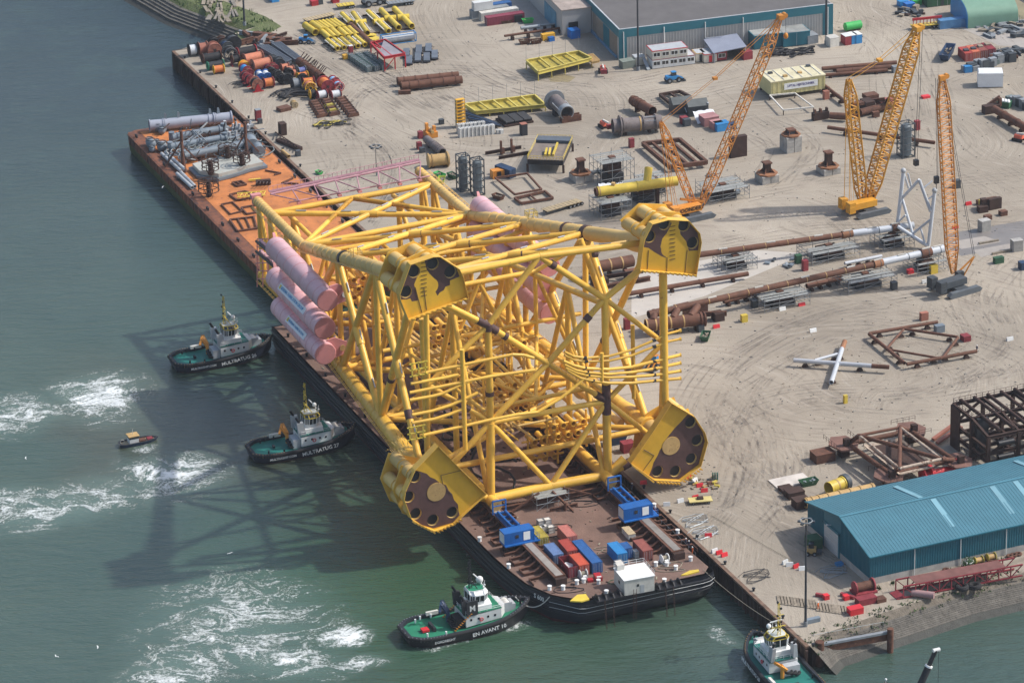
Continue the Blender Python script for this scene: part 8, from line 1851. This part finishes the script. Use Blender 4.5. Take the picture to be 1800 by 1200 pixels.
bu=T('bush','small leafy bush with white flowers beside the teal shed wall','bush',(SX1+2.0,48.5,0));m_=MB();fl_=MB()
for i in range(420):
 v=V3(rnd.gauss(0,1),rnd.gauss(0,1),rnd.gauss(0,1)).normalized()*rnd.uniform(.6,1.5);c=V3(SX1+2.0,48.5,1.4)+v;e=V3(rnd.gauss(0,1),rnd.gauss(0,1),rnd.gauss(0,1)).normalized()*.22;g_=e.cross(v).normalized()*.2;(fl_ if i%9==0 else m_).add([c-e,c+g_,c+e],[(0,1,2)])
m_.build('leaves',M('bush_green',(.05,.13,.03),.7,var=.4),bu,world=True,kind='stuff',smooth=False);fl_.build('flowers',white,bu,world=True,kind='stuff',smooth=False);MB().tube((SX1+2,48.5,0),(SX1+2,48.5,1.2),.08,n=5).build('stem',timber,bu,world=True)
for i,(px,mt,lb)in enumerate((((1210,841),redb,'red barrier by the foot plate over the quay'),((1221,846),white,'white float near the red barriers'),((1230,855),redb,'second red barrier left of the bottle pallets'),((1238,864),redb,'third red barrier above the yellow platform trailer'),((1222,876),redb,'red barrier just behind the yellow platform trailer'),((1172,888),white,'left white barrier near the yellow platform trailer'),((1196,882),white,'right white barrier near the yellow platform trailer'),((1131,850),redb,'red barrier in the shade of the foot plate'),((1245,943),redb,'red marker near the rope heaps'),((1256,970),white,'white barrier on the quay edge beside the barge bow'),((1264,973),redb,'left red barrier in the pair beside the bow'),((1273,977),redb,'right red barrier in the pair beside the bow'),((1380,990),white,'left white barrier by the lamp mast'),((1388,994),white,'right white barrier by the lamp mast'),((1399,997),redb,'red barrier by the lamp mast'),((1410,1001),white,'third white barrier by the lamp mast'))):
 o=tag(MB().slab([(-.35,-.8,0),(.35,-.8,0),(.12,-.8,.9),(-.12,-.8,.9)],(0,1.6,0)).build('plastic_barrier',mt),lb,'barrier');o.location=G(*px);o.rotation_euler=(0,0,rnd.uniform(-.4,.4))
t=thing('yellow_trailer','pale yellow platform trailer with a dark load on the near quay','trailer',(1231,883),R(75));MB().box((0,0,.8),(5.4,2.6,.2)).build('deck',M('pale_yellow_deck',(.58,.49,.20),.7),t);MB().box((0,.2,1.1),(1.4,1.2,.4)).build('load',rustd,t);wheels(t,[(-1.8,-1),(-1.8,1),(1.8,-1),(1.8,1)],.35,.25)
for i in range(40):
 p=G(rnd.uniform(1214,1262),rnd.uniform(838,860));s_=rnd.uniform(.25,.7);o=MB().box((0,0,s_*.4),(s_*2,s_,s_*.8)).build('debris_piece',rnd.choice((timber,sandy,dgrey,rusty,ydirty)));o.location=p;o.rotation_euler=(0,0,rnd.random()*3);tag(o,'small piece of dunnage scattered on the sand beside the bottle cage','debris','scattered dunnage by the quay')
for i in range(6):o=tag(MB().tube((0,0,0),(0,0,1.5),.22,.2,n=8).sphere((0,0,1.5),.2,8,4).build('gas_bottle',M('bottle_green',(.06,.14,.11),.5)),'dark green gas bottle in the group near the scattered dunnage','gas bottle','gas bottles by the dunnage');o.location=G(1253+(i%3)*4,841+(i//3)*2)
for k,(x0,y0,lb)in enumerate(((1222,915,'grey rope heap on the quay sand beside the bow'),(1240,936,'second grey rope heap nearer the bow'),(1330,1012,'dark loose cable loops on the quay by the lamp mast'),(1465,1004,'blue white rope heap in the shade of the shed'),(425,148,'dark cable loops on the quay head sand'))):
 c=G(x0,y0,.15);pts=[c+V3(math.cos(j*.7)*(1.2+.06*j),math.sin(j*.9)*(2.2+.05*j),.04*(j%4))for j in range(34)];tag(MB().path(pts,.08,n=4).build('rope_heap',galv if k!=2 and k!=4 else blackm),lb,'rope')
m_=MB();m2=MB()
for i in range(2200):
 if i%3:px=(rnd.uniform(560,1800),rnd.uniform(5,560))
 else:px=(rnd.uniform(1180,1800),rnd.uniform(560,900))
 p=G(*px)
 if p.y<4 or(p.x>42 and p.y>24)or(p.x<-255 and p.y>115 and px[0]<1460):continue
 s_=rnd.uniform(.06,.22);(m_ if i%2 else m2).box((p.x,p.y,s_*.4),(s_*rnd.uniform(1,3),s_,s_*.7),rnd.random()*3)
for k,(mm,mt)in enumerate(((m_,timber),(m2,dgrey))):tag(mm.build('litter',mt,kind='stuff'),('pale' if k==0 else 'dark')+' small litter strewn over the sand of the yard','litter')
# PEOPLE
def person_proto(top,leg_,helmet):
 me=bpy.data.meshes.new('body');V=[(0,0,.95),(0,0,1.2),(0,0,1.42),(0,.0,1.55),(0,0,1.68),(-.1,0,.9),(-.12,.08,.5),(-.12,0,.06),(-.12,.16,.03),(.1,0,.9),(.13,-.1,.5),(.14,-.18,.06),(.14,-.02,.03),(-.2,0,1.4),(-.27,.02,1.13),(-.25,.16,.92),(.2,0,1.4),(.28,-.02,1.13),(.27,.1,.92)]
 me.from_pydata(V,[(0,1),(1,2),(2,3),(3,4),(0,5),(5,6),(6,7),(7,8),(0,9),(9,10),(10,11),(11,12),(2,13),(13,14),(14,15),(2,16),(16,17),(17,18)],[])
 o=bpy.data.objects.new('body',me);COL.objects.link(o);md=o.modifiers.new('s','SKIN');rr_=[.16,.15,.17,.07,.11,.1,.08,.055,.045,.1,.08,.055,.045,.07,.05,.04,.07,.05,.04]
 for v,r in zip(me.skin_vertices[0].data,rr_):v.radius=(r,r*.85)
 me.skin_vertices[0].data[0].use_root=True;o.modifiers.new('u','SUBSURF').levels=1
 m2_=bpy.data.meshes.new_from_object(o.evaluated_get(bpy.context.evaluated_depsgraph_get()));bpy.data.objects.remove(o);m2_.materials.clear();skin=M('skin',(.40,.22,.15),.6)
 for mt in(top,leg_,skin):m2_.materials.append(mt)
 for p in m2_.polygons:p.material_index=1 if p.center.z<.93 and abs(p.center.x)<.24 else(2 if p.center.z>1.5 or p.center.z<.96 else 0);p.use_smooth=True
 return m2_,helmet
def person(label,px,rz,proto,z=0.0):
 p=G(*px,z);t=T('person',label,'person',(p.x,p.y,z),rz);b=bpy.data.objects.new('body',proto[0]);COL.objects.link(b);b.parent=t;MB().sphere((0,0,1.74),.15,10,6,.8).tube((0,.04,1.71),(0,.04,1.73),.19,n=12).build('helmet',proto[1],t)
P1=person_proto(M('hi_vis_orange',(.75,.16,.03),.7),M('hi_vis_orange',0),white);P2_=person_proto(M('work_navy',(.03,.04,.08),.8),M('work_navy',0),white)
for a in(('person in navy workwear standing at the right corner of the rusty rhomb frame',(1717,618),.5,P2_),('person in dark workwear beside the green power cabinet',(1416,960),1,P2_),('person in orange workwear walking near the lamp mast',(1438,1070),2,P1)):person(*a)
for a in(('person in orange workwear at the bow railing of the black barge',(1217,973),.4,P1,.5),('left person in dark workwear on the barge deck edge by the quay',(1206,958),2,P2_,.5),('right person in dark workwear on the barge deck edge by the quay',(1211,962),4,P2_,.5),('person in dark workwear beside the right blue pushing frame',(1111,861),1,P2_,.5)):person(*a)
m_=MB();m2=MB()
for i in range(420):
 x=rnd.uniform(-110,54);y=rnd.uniform(-43,-5)
 if min(abs(y-SK[0]),abs(y-SK[1]))<1.8 and x<46:continue
 s_=rnd.uniform(.08,.3);(m_ if i%3 else m2).box((x,y,deckz(x)+s_*.4),(s_*rnd.uniform(1,5),s_,s_*.7),rnd.random()*3)
m_.build('deck_litter',rustd,bt,world=True,kind='stuff');m2.build('deck_litter',rope,bt,world=True,kind='stuff')
for k,(x0,y0)in enumerate(((49,-36),(50,-12),(52,-24),(20,-26),(35,-20),(40,-31),(10,-15),(48,-19))):
 pts=[V3(x0+math.cos(j*.5+k)*(1.0+.12*j),y0+math.sin(j*.7+k)*(1.6+.12*j),0)for j in range(22)];MB().path([V3(p.x,p.y,deckz(p.x)+.12)for p in pts if p.x<55.5],.08,n=5).build('loose_rope',(black,rope,greend)[k%3],bt,world=True)
# HAZE
hm=bpy.data.materials.new('haze');hm.use_nodes=True;hn=hm.node_tree;hn.nodes.clear()
ho=hn.nodes.new('ShaderNodeOutputMaterial');pv=hn.nodes.new('ShaderNodeVolumePrincipled');pv.inputs['Color'].default_value=(.82,.89,1,1);pv.inputs["Density"].default_value=.000036;pv.inputs['Anisotropy'].default_value=.2
hn.links.new(pv.outputs[0],ho.inputs['Volume'])
hz=MB().bb(-3700,1900,-3700,3700,-9.5,430).build('haze',hm,kind='stuff',smooth=False);hz['label']='thin pale haze over the harbour';hz['category']='haze'
